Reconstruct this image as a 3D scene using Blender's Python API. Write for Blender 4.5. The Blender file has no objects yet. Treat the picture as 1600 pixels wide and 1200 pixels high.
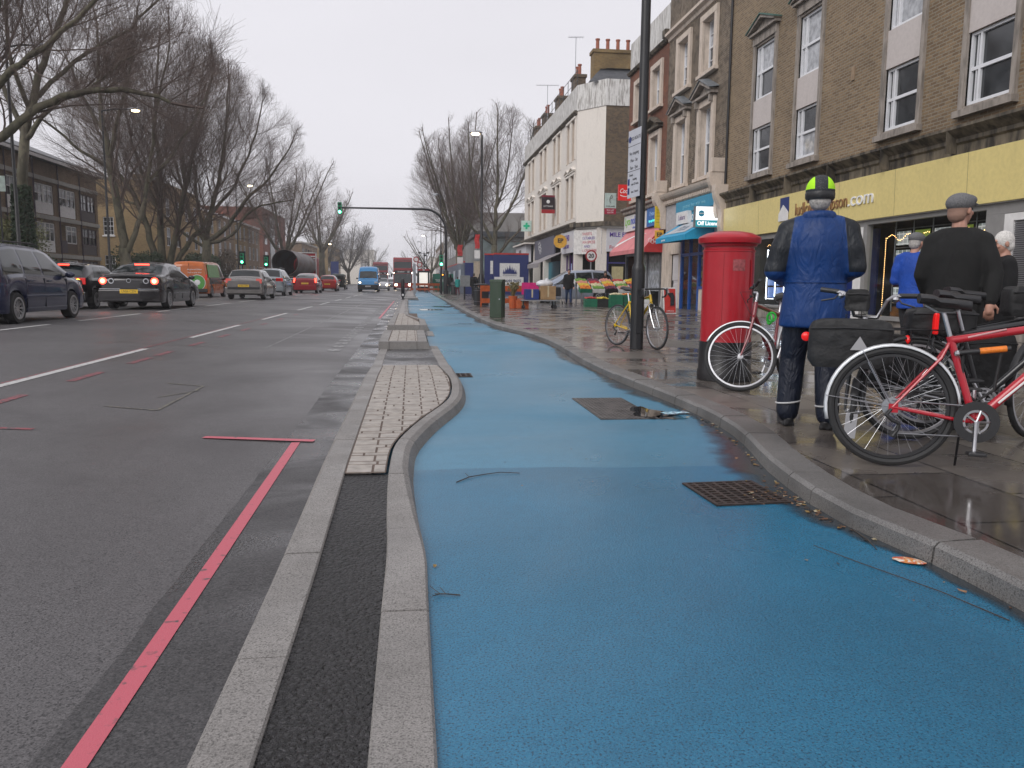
import bpy, bmesh, math, random
from mathutils import Vector, Matrix, Euler
R_ = math.radians
C = bpy.context.scene.collection
sc = bpy.context.scene

# ------------------------------------------------------------ camera, sky, sun, exposure
cam = bpy.data.cameras.new('camera'); camo = bpy.data.objects.new('camera', cam); C.objects.link(camo)
cam.sensor_width = 36; cam.lens = 36*1250/1600; cam.clip_start = .05; cam.clip_end = 3000
def _cam():
    yaw, pit, roll = R_(7.25), R_(7.2), R_(.55)
    f = Vector((math.sin(yaw)*math.cos(pit), math.cos(yaw)*math.cos(pit), -math.sin(pit)))
    r = Vector((math.cos(yaw), -math.sin(yaw), 0)); u = r.cross(f)
    r2 = math.cos(roll)*r+math.sin(roll)*u; u2 = -math.sin(roll)*r+math.cos(roll)*u
    m = Matrix((r2, u2, -f)).transposed().to_4x4(); m.translation = (0, 0, 1.12)
    camo.matrix_world = m
_cam(); sc.camera = camo
w = bpy.data.worlds.new('World'); sc.world = w; w.use_nodes = True
nt = w.node_tree; nt.nodes.clear()
SUN_EL, SUN_ROT = R_(36), R_(228)
sky = nt.nodes.new('ShaderNodeTexSky'); sky.sky_type = 'NISHITA'; sky.sun_disc = False
sky.sun_elevation = SUN_EL; sky.sun_rotation = SUN_ROT; sky.dust_density = 4; sky.air_density = 1.5
hs = nt.nodes.new('ShaderNodeHueSaturation'); hs.inputs['Saturation'].default_value = .10
# overcast: an even pale layer of cloud over that sky, slightly darker in soft broad patches
tc = nt.nodes.new('ShaderNodeTexCoord'); mp = nt.nodes.new('ShaderNodeMapping'); mp.inputs['Scale'].default_value = (1, 1, 3)
no = nt.nodes.new('ShaderNodeTexNoise'); no.inputs['Scale'].default_value = 1.6; no.inputs['Detail'].default_value = 3
cr = nt.nodes.new('ShaderNodeValToRGB'); cr.color_ramp.elements[0].position = .3; cr.color_ramp.elements[1].position = .7
cr.color_ramp.elements[0].color = (7.15, 7.02, 7.5, 1); cr.color_ramp.elements[1].color = (7.8, 7.68, 8.2, 1)
mx = nt.nodes.new('ShaderNodeMix'); mx.data_type = 'RGBA'; mx.inputs[0].default_value = .9
bg = nt.nodes.new('ShaderNodeBackground'); bg.inputs['Strength'].default_value = .1
ow = nt.nodes.new('ShaderNodeOutputWorld'); L = nt.links.new
L(sky.outputs[0], hs.inputs['Color']); L(hs.outputs[0], mx.inputs[6])
L(tc.outputs['Generated'], mp.inputs[0]); L(mp.outputs[0], no.inputs['Vector']); L(no.outputs[0], cr.inputs[0]); L(cr.outputs[0], mx.inputs[7])
L(mx.outputs[2], bg.inputs['Color']); L(bg.outputs[0], ow.inputs[0])
sl = bpy.data.lights.new('sun', 'SUN'); sl.energy = 1.5; sl.angle = R_(40); sl.color = (1, .97, .94)
so = bpy.data.objects.new('sun', sl); C.objects.link(so)
so.rotation_euler = Vector((math.sin(SUN_ROT)*math.cos(SUN_EL), math.cos(SUN_ROT)*math.cos(SUN_EL), math.sin(SUN_EL))).to_track_quat('Z', 'Y').to_euler()
sc.view_settings.view_transform = 'Standard'; sc.view_settings.look = 'None'
sc.view_settings.exposure = .2; sc.view_settings.gamma = 1
sc.cycles.max_bounces = 6; sc.cycles.diffuse_bounces = 3; sc.cycles.glossy_bounces = 3
sc.cycles.transparent_max_bounces = 12; sc.cycles.transmission_bounces = 3; sc.cycles.volume_bounces = 1
sc.cycles.sample_clamp_indirect = 4; sc.cycles.caustics_reflective = False; sc.cycles.caustics_refractive = False

# ------------------------------------------------------------ materials
MATS = {}
def hexl(h):
    h = h.lstrip('#'); o = []
    for i in (0, 2, 4):
        c = int(h[i:i+2], 16)/255; o.append(c/12.92 if c <= .04045 else ((c+.055)/1.055)**2.4)
    return tuple(o)
def mat(name, col=(.5, .5, .5), rough=.5, metal=0, var=.15, vs=6, bump=0, bs=60, rv=0, rs=3, emit=None, es=0, coat=0, spec=.5, detail=4):
    """plain procedural surface: base colour with noise variation, optional bump and roughness variation"""
    if name in MATS: return MATS[name]
    m = bpy.data.materials.new(name); MATS[name] = m; m.use_nodes = True
    t = m.node_tree; n = t.nodes; b = n['Principled BSDF']; K = t.links.new
    b.inputs['Roughness'].default_value = rough; b.inputs['Metallic'].default_value = metal
    b.inputs['Coat Weight'].default_value = coat; b.inputs['Specular IOR Level'].default_value = spec
    b.inputs['Base Color'].default_value = (*col, 1)
    co = n.new('ShaderNodeTexCoord')
    if var:
        x = n.new('ShaderNodeTexNoise'); x.inputs['Scale'].default_value = vs; x.inputs['Detail'].default_value = detail
        K(co.outputs['Object'], x.inputs['Vector'])
        r = n.new('ShaderNodeValToRGB'); r.color_ramp.elements[0].position = .32; r.color_ramp.elements[1].position = .68
        r.color_ramp.elements[0].color = (*[c*(1-var) for c in col], 1); r.color_ramp.elements[1].color = (*[min(1, c*(1+var)) for c in col], 1)
        K(x.outputs[0], r.inputs[0]); K(r.outputs[0], b.inputs['Base Color'])
    if rv:
        x = n.new('ShaderNodeTexNoise'); x.inputs['Scale'].default_value = rs; x.inputs['Detail'].default_value = 3
        K(co.outputs['Object'], x.inputs['Vector'])
        q = n.new('ShaderNodeMapRange'); q.inputs['From Min'].default_value = .35; q.inputs['From Max'].default_value = .65
        q.inputs['To Min'].default_value = max(.02, rough-rv); q.inputs['To Max'].default_value = min(1, rough+rv)
        K(x.outputs[0], q.inputs[0]); K(q.outputs[0], b.inputs['Roughness'])
    if bump:
        x = n.new('ShaderNodeTexNoise'); x.inputs['Scale'].default_value = bs; x.inputs['Detail'].default_value = 3
        K(co.outputs['Object'], x.inputs['Vector'])
        u = n.new('ShaderNodeBump'); u.inputs['Strength'].default_value = bump; u.inputs['Distance'].default_value = .01
        K(x.outputs[0], u.inputs['Height']); K(u.outputs[0], b.inputs['Normal'])
    if emit:
        b.inputs['Emission Color'].default_value = (*emit, 1); b.inputs['Emission Strength'].default_value = es
    return m
def _nodes(name):
    m = bpy.data.materials.new(name); MATS[name] = m; m.use_nodes = True
    t = m.node_tree; return m, t.nodes, t.links.new, t.nodes['Principled BSDF']
def _noise(n, K, vec, scale, detail=3, dist=0):
    x = n.new('ShaderNodeTexNoise'); x.inputs['Scale'].default_value = scale; x.inputs['Detail'].default_value = detail
    x.inputs['Distortion'].default_value = dist; K(vec, x.inputs['Vector']); return x.outputs[0]
def _ramp(n, K, fac, stops):
    r = n.new('ShaderNodeValToRGB'); e = r.color_ramp.elements
    while len(e) < len(stops): e.new(.5)
    for k, (p, c) in zip(e, stops): k.position = p; k.color = (*c, 1) if not isinstance(c, (int, float)) else (c, c, c, 1)
    K(fac, r.inputs[0]); return r.outputs[0]
def _mix(n, K, fac, a, b, mode='MIX'):
    x = n.new('ShaderNodeMix'); x.data_type = 'RGBA'; x.blend_type = mode
    if isinstance(fac, (int, float)): x.inputs[0].default_value = fac
    else: K(fac, x.inputs[0])
    for s, v in ((6, a), (7, b)):
        if isinstance(v, tuple): x.inputs[s].default_value = (*v, 1)
        else: K(v, x.inputs[s])
    return x.outputs[2]
def _map(n, K, v, a, b, c, d):
    q = n.new('ShaderNodeMapRange'); K(v, q.inputs[0])
    for i, x in zip((1, 2, 3, 4), (a, b, c, d)): q.inputs[i].default_value = x
    return q.outputs[0]
def _math(n, K, op, a, b):
    q = n.new('ShaderNodeMath'); q.operation = op
    for i, x in ((0, a), (1, b)):
        if isinstance(x, (int, float)): q.inputs[i].default_value = x
        else: K(x, q.inputs[i])
    return q.outputs[0]
def _bump(n, K, h, s, d, b):
    u = n.new('ShaderNodeBump'); u.inputs['Strength'].default_value = s; u.inputs['Distance'].default_value = d
    K(h, u.inputs['Height']); K(u.outputs[0], b.inputs['Normal'])
def ground_mat(name, col, speck, pit=None, spec=.5,*, wet=(.25, .6), patch=.25, sp_scale=260, bump=.5, bd=.004, pscale=.9, dirt=None, grit=.5):
    """aggregate ground surface: fine stones, broad patches, wet and dry areas"""
    m, n, K, b = _nodes(name); co = n.new('ShaderNodeTexCoord').outputs['Object']
    fine = _noise(n, K, co, sp_scale, 2); big = _noise(n, K, co, pscale, 5, .4)
    mid = _noise(n, K, co, 14, 4)
    vo = n.new('ShaderNodeTexVoronoi'); vo.inputs['Scale'].default_value = sp_scale*.45; K(co, vo.inputs['Vector'])
    c = _mix(n, K, _ramp(n, K, fine, [(.38, 0.), (.66, 1.)]), col, speck)
    c = _mix(n, K, grit, c, _mix(n, K, _map(n, K, vo.outputs['Distance'], 0, .7, 0, 1), speck, col))
    c = _mix(n, K, 1., c, _ramp(n, K, big, [(.3, 1-patch), (.7, 1.)]), 'MULTIPLY')
    c = _mix(n, K, 1., c, _ramp(n, K, mid, [(.3, .88), (.7, 1.)]), 'MULTIPLY')
    if pit: c = _mix(n, K, _ramp(n, K, _noise(n, K, co, sp_scale*.62, 1), [(.56, 0.), (.66, .9)]), c, pit)
    b.inputs['Specular IOR Level'].default_value = spec
    if dirt: c = _mix(n, K, _ramp(n, K, _noise(n, K, co, .55, 6, 1.2), [(.56, 0.), (.74, .75)]), c, dirt)
    K(c, b.inputs['Base Color'])
    r = _map(n, K, _noise(n, K, co, pscale*.7, 4, .6), .35, .65, wet[0], wet[1]); K(r, b.inputs['Roughness'])
    _bump(n, K, _math(n, K, 'ADD', fine, vo.outputs['Distance']), bump, bd, b)
    return m
def uv_wall(n, K, co):
    s = n.new('ShaderNodeSeparateXYZ'); K(co, s.inputs[0]); c = n.new('ShaderNodeCombineXYZ')
    K(_math(n, K, 'ADD', s.outputs[0], s.outputs[1]), c.inputs[0]); K(s.outputs[2], c.inputs[1]); return c.outputs[0]
def brick_mat(name, c1, c2, mortar, w=.225, h=.075, ms=.011, stain=.35, ground=False, rough=.85, rv=0, bump=.6, off=.5, mottle=None):
    m, n, K, b = _nodes(name); co = n.new('ShaderNodeTexCoord').outputs['Object']
    v = co if ground else uv_wall(n, K, co)
    t = n.new('ShaderNodeTexBrick'); K(v, t.inputs['Vector']); t.offset = off
    t.inputs['Scale'].default_value = 1; t.inputs['Brick Width'].default_value = w; t.inputs['Row Height'].default_value = h
    t.inputs['Mortar Size'].default_value = ms; t.inputs['Mortar Smooth'].default_value = .3; t.inputs['Bias'].default_value = -.1
    for k, c in (('Color1', c1), ('Color2', c2), ('Mortar', mortar)): t.inputs[k].default_value = (*c, 1)
    c = t.outputs['Color']
    c = _mix(n, K, 1., c, _ramp(n, K, _noise(n, K, co, .5, 6, .5), [(.3, 1-stain), (.65, 1.)]), 'MULTIPLY')
    c = _mix(n, K, 1., c, _ramp(n, K, _noise(n, K, co, 9, 3), [(.3, .82), (.7, 1.)]), 'MULTIPLY')
    if mottle: c = _mix(n, K, _ramp(n, K, _noise(n, K, v, 3.5, 1), [(.5, 0.), (.62, .55)]), c, mottle)
    K(c, b.inputs['Base Color']); b.inputs['Roughness'].default_value = rough
    if rv:
        K(_map(n, K, _noise(n, K, co, .8, 4, .5), .38, .6, rough-rv, rough+rv), b.inputs['Roughness'])
    _bump(n, K, _math(n, K, 'ADD', _math(n, K, 'MULTIPLY', t.outputs['Fac'], -1.), _math(n, K, 'MULTIPLY', _noise(n, K, co, 60, 3), .35)), bump, .006, b)
    return m
def stained(name, col, dark, sc_=1.2, thr=(.45, .7), amt=.7, rough=.75, bump=.25, streak=4, metal=0):
    """painted or rendered wall with weather streaks"""
    m, n, K, b = _nodes(name); co = n.new('ShaderNodeTexCoord').outputs['Object']
    mp = n.new('ShaderNodeMapping'); mp.inputs['Scale'].default_value = (streak, streak, 1); K(co, mp.inputs[0])
    f = _ramp(n, K, _noise(n, K, mp.outputs[0], sc_, 6, .3), [(thr[0], 0.), (thr[1], amt)])
    c = _mix(n, K, f, col, dark); c = _mix(n, K, 1., c, _ramp(n, K, _noise(n, K, co, 11, 3), [(.3, .9), (.7, 1.)]), 'MULTIPLY')
    K(c, b.inputs['Base Color']); b.inputs['Roughness'].default_value = rough; b.inputs['Metallic'].default_value = metal
    _bump(n, K, _noise(n, K, co, 45, 4), bump, .008, b); return m
def clear_glass(name, tint=(.9, .95, .95), refl=.06):
    m = bpy.data.materials.new(name); MATS[name] = m; m.use_nodes = True; t = m.node_tree; n = t.nodes; n.clear(); K = t.links.new
    o = n.new('ShaderNodeOutputMaterial'); tr = n.new('ShaderNodeBsdfTransparent'); tr.inputs[0].default_value = (*tint, 1)
    g = n.new('ShaderNodeBsdfGlossy'); g.inputs['Roughness'].default_value = .03; g.inputs[0].default_value = (.95, .97, 1, 1)
    fr = n.new('ShaderNodeLayerWeight'); fr.inputs[0].default_value = .5; x = n.new('ShaderNodeMixShader')
    K(_math(n, K, 'ADD', _math(n, K, 'MULTIPLY', _math(n, K, 'POWER', fr.outputs['Facing'], 5.), .8), refl), x.inputs[0]); K(tr.outputs[0], x.inputs[1]); K(g.outputs[0], x.inputs[2]); K(x.outputs[0], o.inputs[0]); return m

# ------------------------------------------------------------ mesh building
class MB:
    def __init__(s): s.v = []; s.f = []; s.m = []; s.M = None; s.mi = 0
    def vert(s, p):
        s.v.append(tuple(s.M @ Vector(p)) if s.M else tuple(p)); return len(s.v)-1
    def face(s, idx, mi=None): s.f.append(tuple(idx)); s.m.append(s.mi if mi is None else mi)
    def poly(s, pts, mi=None): s.face([s.vert(p) for p in pts], mi); return s
    def box(s, a, b, mi=None):
        x0, y0, z0 = a; x1, y1, z1 = b
        i = [s.vert(p) for p in ((x0,y0,z0),(x1,y0,z0),(x1,y1,z0),(x0,y1,z0),(x0,y0,z1),(x1,y0,z1),(x1,y1,z1),(x0,y1,z1))]
        for q in ((0,3,2,1),(4,5,6,7),(0,1,5,4),(1,2,6,5),(2,3,7,6),(3,0,4,7)): s.face([i[k] for k in q], mi)
        return s
    def cbox(s, c, d, mi=None, rot=None):
        if rot is None: return s.box([c[i]-d[i]/2 for i in range(3)], [c[i]+d[i]/2 for i in range(3)], mi)
        o = s.M; r = Matrix.Translation(c) @ Euler(rot).to_matrix().to_4x4(); s.M = (o @ r) if o else r
        s.box([-k/2 for k in d], [k/2 for k in d], mi); s.M = o; return s
    def prism(s, pts, off, mi=None):
        """polygon pts extruded along vector off"""
        o = Vector(off); a = [s.vert(p) for p in pts]; b = [s.vert(Vector(p)+o) for p in pts]; n = len(pts)
        s.face(a[::-1], mi); s.face(b, mi)
        for i in range(n): s.face((a[i], a[(i+1) % n], b[(i+1) % n], b[i]), mi)
        return s
    def tube(s, pts, r, k=8, mi=None, cap=True, flat=1, up=None):
        pts = [Vector(p) for p in pts]; n = len(pts); rr = r if isinstance(r, (list, tuple)) else [r]*n
        prev = None; rings = []
        for i, p in enumerate(pts):
            d = (pts[min(i+1, n-1)]-pts[max(i-1, 0)])
            d = d.normalized() if d.length > 1e-9 else Vector((0, 0, 1))
            if prev is None:
                a = Vector(up) if up else (Vector((0, 0, 1)) if abs(d.z) < .9 else Vector((1, 0, 0)))
                a = (a-d*a.dot(d)).normalized()
            else:
                a = prev-d*prev.dot(d)
                a = a.normalized() if a.length > 1e-6 else d.orthogonal().normalized()
            prev = a; b = d.cross(a)
            rings.append([s.vert(p+(a*math.cos(2*math.pi*j/k)+b*math.sin(2*math.pi*j/k)*flat)*rr[i]) for j in range(k)])
        for q in range(n-1):
            A, B = rings[q], rings[q+1]
            for j in range(k): s.face((A[j], A[(j+1) % k], B[(j+1) % k], B[j]), mi)
        if cap: s.face(rings[0][::-1], mi); s.face(rings[-1], mi)
        return s
    def cyl(s, a, b, r, k=16, mi=None, r2=None): return s.tube([a, b], [r, r if r2 is None else r2], k, mi)
    def ring(s, c, R, r, axis='y', k=40, kk=8, mi=None, a0=0, a1=360, sq=None):
        """torus (or part of one) round an axis; sq=(w,h) gives a rectangular section"""
        full = abs(a1-a0) >= 360; n = k if full else k+1; rg = []
        for i in range(n):
            t = R_(a0)+R_(a1-a0)*i/k
            e = {'y': Vector((math.cos(t), 0, math.sin(t))), 'x': Vector((0, math.cos(t), math.sin(t))), 'z': Vector((math.cos(t), math.sin(t), 0))}[axis]
            ax = {'y': Vector((0, 1, 0)), 'x': Vector((1, 0, 0)), 'z': Vector((0, 0, 1))}[axis]
            if sq: sec = [(-sq[1]/2, -sq[0]/2), (sq[1]/2, -sq[0]/2), (sq[1]/2, sq[0]/2), (-sq[1]/2, sq[0]/2)]
            else: sec = [(r*math.cos(2*math.pi*j/kk), r*math.sin(2*math.pi*j/kk)) for j in range(kk)]
            rg.append([s.vert(Vector(c)+e*(R+u)+ax*v_) for u, v_ in sec])
        m_ = len(rg[0])
        for i in range(k):
            A, B = rg[i], rg[(i+1) % n]
            for j in range(m_): s.face((A[j], A[(j+1) % m_], B[(j+1) % m_], B[j]), mi)
        return s
    def lathe(s, prof, c=(0, 0, 0), k=24, mi=None, sx=1, sy=1):
        rg = []
        for r, z in prof: rg.append([s.vert((c[0]+r*sx*math.cos(2*math.pi*j/k), c[1]+r*sy*math.sin(2*math.pi*j/k), c[2]+z)) for j in range(k)])
        for A, B in zip(rg, rg[1:]):
            for j in range(k): s.face((A[j], A[(j+1) % k], B[(j+1) % k], B[j]), mi)
        s.face(rg[0][::-1], mi); s.face(rg[-1], mi); return s
    def ball(s, c, r, k=12, mi=None, rot=None):
        if isinstance(r, (int, float)): r = (r, r, r)
        o = s.M; q = Matrix.Translation(c) @ (Euler(rot).to_matrix().to_4x4() if rot else Matrix.Identity(4)) @ Matrix.Diagonal((*r, 1))
        s.M = (o @ q) if o else q; h = max(4, k//2)
        s.lathe([(math.sin(math.pi*(i+.02*(i == 0)-.02*(i == h))/h), -math.cos(math.pi*i/h)) for i in range(h+1)], k=k, mi=mi); s.M = o; return s
    def cap(s, pts, r, k=10, mi=None):
        """chain of rounded limbs"""
        n = len(pts); rr = r if isinstance(r, (list, tuple)) else [r]*n
        s.tube(pts, rr, k, mi)
        for p, q in zip(pts, rr): s.ball(p, q, k, mi)
        return s
    def sheet(s, rows, mi=None):
        idx = [[s.vert(p) for p in r] for r in rows]
        for A, B in zip(idx, idx[1:]):
            for j in range(len(A)-1): s.face((A[j], A[j+1], B[j+1], B[j]), mi)
        return s
    def obj(s, name, mats, parent=None, smooth=False, bevel=0, label=None, seg=2, remesh=0, sm=4, sub=0, kind=None, ang=40):
        me = bpy.data.meshes.new(name); me.from_pydata(s.v, [], s.f)
        for m in (mats if isinstance(mats, (list, tuple)) else [mats]): me.materials.append(m)
        if any(s.m): me.polygons.foreach_set('material_index', s.m)
        if smooth: me.polygons.foreach_set('use_smooth', [True]*len(me.polygons))
        me.update(); o = bpy.data.objects.new(name, me); C.objects.link(o)
        if parent: o.parent = parent
        if remesh:
            a = o.modifiers.new('r', 'REMESH'); a.mode = 'VOXEL'; a.voxel_size = remesh; a.use_smooth_shade = True
            b = o.modifiers.new('s', 'SMOOTH'); b.iterations = sm; b.factor = .6
        if bevel:
            a = o.modifiers.new('b', 'BEVEL'); a.width = bevel; a.segments = seg; a.limit_method = 'ANGLE'; a.angle_limit = R_(35)
        if sub: a = o.modifiers.new('u', 'SUBSURF'); a.levels = a.render_levels = sub
        if smooth and not remesh and ang: 
            try: me.set_sharp_from_angle(angle=R_(ang))
            except Exception: pass
        if label: o['label'] = label
        if kind: o['kind'] = kind
        return o
def thing(name, label, cat, loc=(0, 0, 0), rz=0, group=None):
    o = bpy.data.objects.new(name, None); C.objects.link(o); o.location = loc; o.rotation_euler = (0, 0, rz)
    o.empty_display_size = .2; o['label'] = label; o['category'] = cat
    if group: o['group'] = group
    return o
def tag(o, label, cat, group=None):
    o['label'] = label; o['category'] = cat
    if group: o['group'] = group
    return o
def struct(o): o['kind'] = 'structure'; return o
def dup(root, loc, rz=None, label=None, group=None):
    kids = {}
    for ob in list(bpy.data.objects):
        if ob.parent: kids.setdefault(ob.parent.name, []).append(ob)
    def rec(o, par):
        c = o.copy(); C.objects.link(c)
        if par: c.parent = par
        for k in kids.get(o.name, []): rec(k, c)
        return c
    r = rec(root, None); r.location = loc
    if rz is not None: r.rotation_euler = (0, 0, rz)
    if label: r['label'] = label
    if group: r['group'] = group
    return r
def text(s, size, mat_, parent, loc, rot, name='lettering', ext=.004, align='CENTER', bold=0, shear=0, sx=1, space=1, fit=0):
    cu = bpy.data.curves.new(name, 'FONT'); cu.body = s; cu.size = size; cu.extrude = ext; cu.align_x = align; cu.align_y = 'CENTER'
    cu.offset = bold*size; cu.shear = shear; cu.space_character = space; cu.resolution_u = 4
    o = bpy.data.objects.new(name, cu); C.objects.link(o)
    dg = bpy.context.evaluated_depsgraph_get(); me = bpy.data.meshes.new_from_object(o.evaluated_get(dg))
    bpy.data.objects.remove(o); o = bpy.data.objects.new(name, me); C.objects.link(o); me.materials.clear(); me.materials.append(mat_)
    o.parent = parent; o.location = loc; o.rotation_euler = rot; 
    if fit: xs = [v.co.x for v in me.vertices]; sx = fit/(max(xs)-min(xs))
    o.scale = (sx, 1, 1); return o
FACE_W = (R_(90), 0, R_(-90))     # lettering on a wall that faces -X
FACE_S = (R_(90), 0, 0)           # lettering on a wall that faces -Y
def camber(x):
    x = -x
    if x < .5: return 0
    if x < 8: return .027*(x-.5)
    return .2025-.012*(x-8)
def wallgrid(mb, u0, u1, z0, z1, ops, P, depth=.15, mi=0, rmi=None):
    """a wall face with real openings and their reveals; ops=(ua,ub,za,zb)"""
    us = sorted({u0, u1, *[o[0] for o in ops], *[o[1] for o in ops]}); zs = sorted({z0, z1, *[o[2] for o in ops], *[o[3] for o in ops]})
    for a, b in zip(us, us[1:]):
        for c, d in zip(zs, zs[1:]):
            um, zm = (a+b)/2, (c+d)/2
            if any(o[0] < um < o[1] and o[2] < zm < o[3] for o in ops): continue
            mb.poly([P(a, c, 0), P(b, c, 0), P(b, d, 0), P(a, d, 0)], mi)
    r = mi if rmi is None else rmi
    for a, b, c, d in ops:
        for p, q in (((a, c), (b, c)), ((b, c), (b, d)), ((b, d), (a, d)), ((a, d), (a, c))):
            mb.poly([P(*p, 0), P(*q, 0), P(*q, depth), P(*p, depth)], r)

def setcol(h, k=1): return tuple(c*k for c in hexl(h))
BLACK = mat('black paint', (.012, .012, .014), .35, var=.2)
RUBBER = mat('rubber', (.018, .018, .019), .7, bump=.2, bs=200)
CHROME = mat('bright metal', (.62, .63, .65), .25, 1, var=.08)
STEEL = mat('dull steel', (.35, .36, .38), .4, .9)
WHITEP = mat('white paint', (.7, .69, .68), .45, var=.08)
OFFWH = mat('white upvc frame', (.72, .73, .76), .35, var=.05)
GLASSD = mat('dark window glass', (.018, .021, .024), .04, var=.5, vs=1.5, spec=.8)
CURT = mat('window with net curtain', (.34, .35, .37), .12, var=.35, vs=5, spec=.8)
RED = mat('red paint', (.35, .012, .018), .35, var=.12, vs=3)
BLUED = mat('dark blue paint', (.012, .03, .16), .4)
YELLOWP = mat('yellow plate', (.75, .48, .03), .5, var=.05)
DARKIN = mat('dark interior', (.015, .014, .013), .9)
BLACKLET = mat('black lettering', (.02, .02, .025), .5, var=0)
WHITELET = mat('white lettering', (.8, .8, .8), .5, var=0)
PLASTICB = mat('black plastic', (.02, .02, .022), .5, var=.15)
# ------------------------------------------------------------ ground, road, cycle track, pavement
PZ = .09
ASPH = ground_mat('worn asphalt', (.068, .064, .065), (.19, .18, .185), pit=(.018, .017, .018), wet=(.32, .58), patch=.25, sp_scale=210, bump=.35, bd=.002, pscale=.5, dirt=(.055, .05, .052), grit=.4)
ASPH2 = ground_mat('newer dark asphalt', (.028, .027, .028), (.11, .104, .107), pit=(.01, .01, .011), wet=(.07, .6), patch=.2, sp_scale=190, bump=.35, bd=.003, pscale=1.9, grit=.5)
TAR = ground_mat('open textured tarmac', (.007, .007, .008), (.062, .06, .065), pit=(.002, .002, .002), wet=(.3, .5), patch=.15, sp_scale=120, bump=1., bd=.02, grit=.75)
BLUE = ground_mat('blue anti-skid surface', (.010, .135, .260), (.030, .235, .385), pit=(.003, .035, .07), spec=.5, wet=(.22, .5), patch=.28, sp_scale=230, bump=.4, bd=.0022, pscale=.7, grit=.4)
KERB = ground_mat('grey concrete kerb', (.20, .19, .18), (.38, .36, .345), pit=(.09, .085, .08), wet=(.45, .7), patch=.25, sp_scale=240, bump=.3, bd=.002, pscale=2.5, grit=.3)
KERBD = ground_mat('weathered granite kerb', (.13, .125, .12), (.27, .26, .25), pit=(.06, .055, .05), wet=(.35, .6), patch=.4, sp_scale=240, bump=.3, bd=.002, pscale=1.6, grit=.35, dirt=(.05, .045, .042))
def pave_mat():
    m, n, K, b = _nodes('wet paving slabs'); co = n.new('ShaderNodeTexCoord').outputs['Object']
    mp = n.new('ShaderNodeMapping'); mp.inputs['Rotation'].default_value = (0, 0, R_(90)); K(co, mp.inputs[0])
    t = n.new('ShaderNodeTexBrick'); K(mp.outputs[0], t.inputs['Vector']); t.inputs['Scale'].default_value = 1
    t.inputs['Brick Width'].default_value = .9; t.inputs['Row Height'].default_value = .6; t.inputs['Mortar Size'].default_value = .009; t.inputs['Mortar Smooth'].default_value = .2
    t.inputs['Color1'].default_value = (.075, .064, .057, 1); t.inputs['Color2'].default_value = (.165, .145, .128, 1); t.inputs['Mortar'].default_value = (.018, .016, .015, 1)
    c = _mix(n, K, 1., t.outputs['Color'], _ramp(n, K, _noise(n, K, co, 1.1, 6, .6), [(.3, .7), (.68, 1.1)]), 'MULTIPLY')
    c = _mix(n, K, 1., c, _ramp(n, K, _noise(n, K, co, 160, 2), [(.3, .78), (.7, 1.15)]), 'MULTIPLY')
    c = _mix(n, K, _ramp(n, K, _noise(n, K, co, 5, 6, 1), [(.55, 0.), (.75, .5)]), c, (.045, .035, .03))
    K(c, b.inputs['Base Color']); bw = n.new('ShaderNodeRGBToBW'); K(t.outputs['Color'], bw.inputs[0])
    wet = _math(n, K, 'ADD', _noise(n, K, co, 1.1, 5, .9), _math(n, K, 'MULTIPLY', bw.outputs[0], .5))
    K(_map(n, K, wet, .44, .62, .06, .36), b.inputs['Roughness'])
    h = _math(n, K, 'ADD', _math(n, K, 'MULTIPLY', t.outputs['Fac'], -1.), _math(n, K, 'MULTIPLY', bw.outputs[0], 1.))
    h = _math(n, K, 'ADD', h, _math(n, K, 'MULTIPLY', _noise(n, K, co, 2.2, 2), .6)); h = _math(n, K, 'ADD', h, _math(n, K, 'MULTIPLY', _noise(n, K, co, 140, 2), .1))
    _bump(n, K, h, .3, .005, b); return m
PAVE = pave_mat()
BLOCKM = mat('buff paving block', (.34, .31, .28), .6, var=.2, vs=14, bump=.35, bs=180, rv=.12, rs=5)
JOINT = mat('sandy joint', (.115, .085, .07), .9, var=.3, vs=40)
EARTH = mat('bare earth and grass', (.05, .055, .03), .95, var=.4, vs=1.5)

mb = MB(); mb.sheet([[(x, y, -.12) for x in (-300, -60, 60, 300)] for y in (-60, 60, 400, 700)]); struct(mb.obj('ground', EARTH))
mb = MB(); xs = [-.86, -1.5, -2.5, -4, -5.5, -7, -8, -9.5, -11, -13, -15.1]
ys = [-3, 0, 2, 4, 6, 8, 11, 15, 20, 27, 36, 50, 70, 100, 150, 220, 330, 700]
mb.sheet([[(x, y, camber(x)) for x in xs] for y in ys]); struct(mb.obj('road', ASPH, smooth=True))
mb = MB(); rng = random.Random(3)
yy = [-3+.22*i for i in range(170)]; mb.sheet([[(-.86-.018*rng.random(), y, .0135), (-.505, y, .0125)] for y in yy]+[[(-.86, 700, .0135), (-.5, 700, .0125)]])
struct(mb.obj('road_edge_strip', ASPH2, smooth=True))
# cycle track
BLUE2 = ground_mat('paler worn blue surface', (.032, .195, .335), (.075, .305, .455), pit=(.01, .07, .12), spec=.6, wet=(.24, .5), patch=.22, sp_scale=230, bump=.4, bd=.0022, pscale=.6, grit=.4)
rng = random.Random(2); xs_ = [-.25+3.0*i/40 for i in range(41)]; jo = [(x, 4.72+.03*math.sin(x*3)+rng.uniform(-.006, .006), 0) for x in xs_]
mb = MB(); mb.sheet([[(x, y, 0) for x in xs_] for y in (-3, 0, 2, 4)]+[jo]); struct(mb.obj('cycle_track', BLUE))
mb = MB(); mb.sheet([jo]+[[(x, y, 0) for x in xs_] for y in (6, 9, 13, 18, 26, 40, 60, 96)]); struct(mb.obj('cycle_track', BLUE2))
mb = MB(); mb.sheet([[(-.25, 96, .001), (2.7, 96, .001)], [(-.25, 700, .001), (2.7, 700, .001)]]); struct(mb.obj('far_road_side', ASPH))
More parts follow.
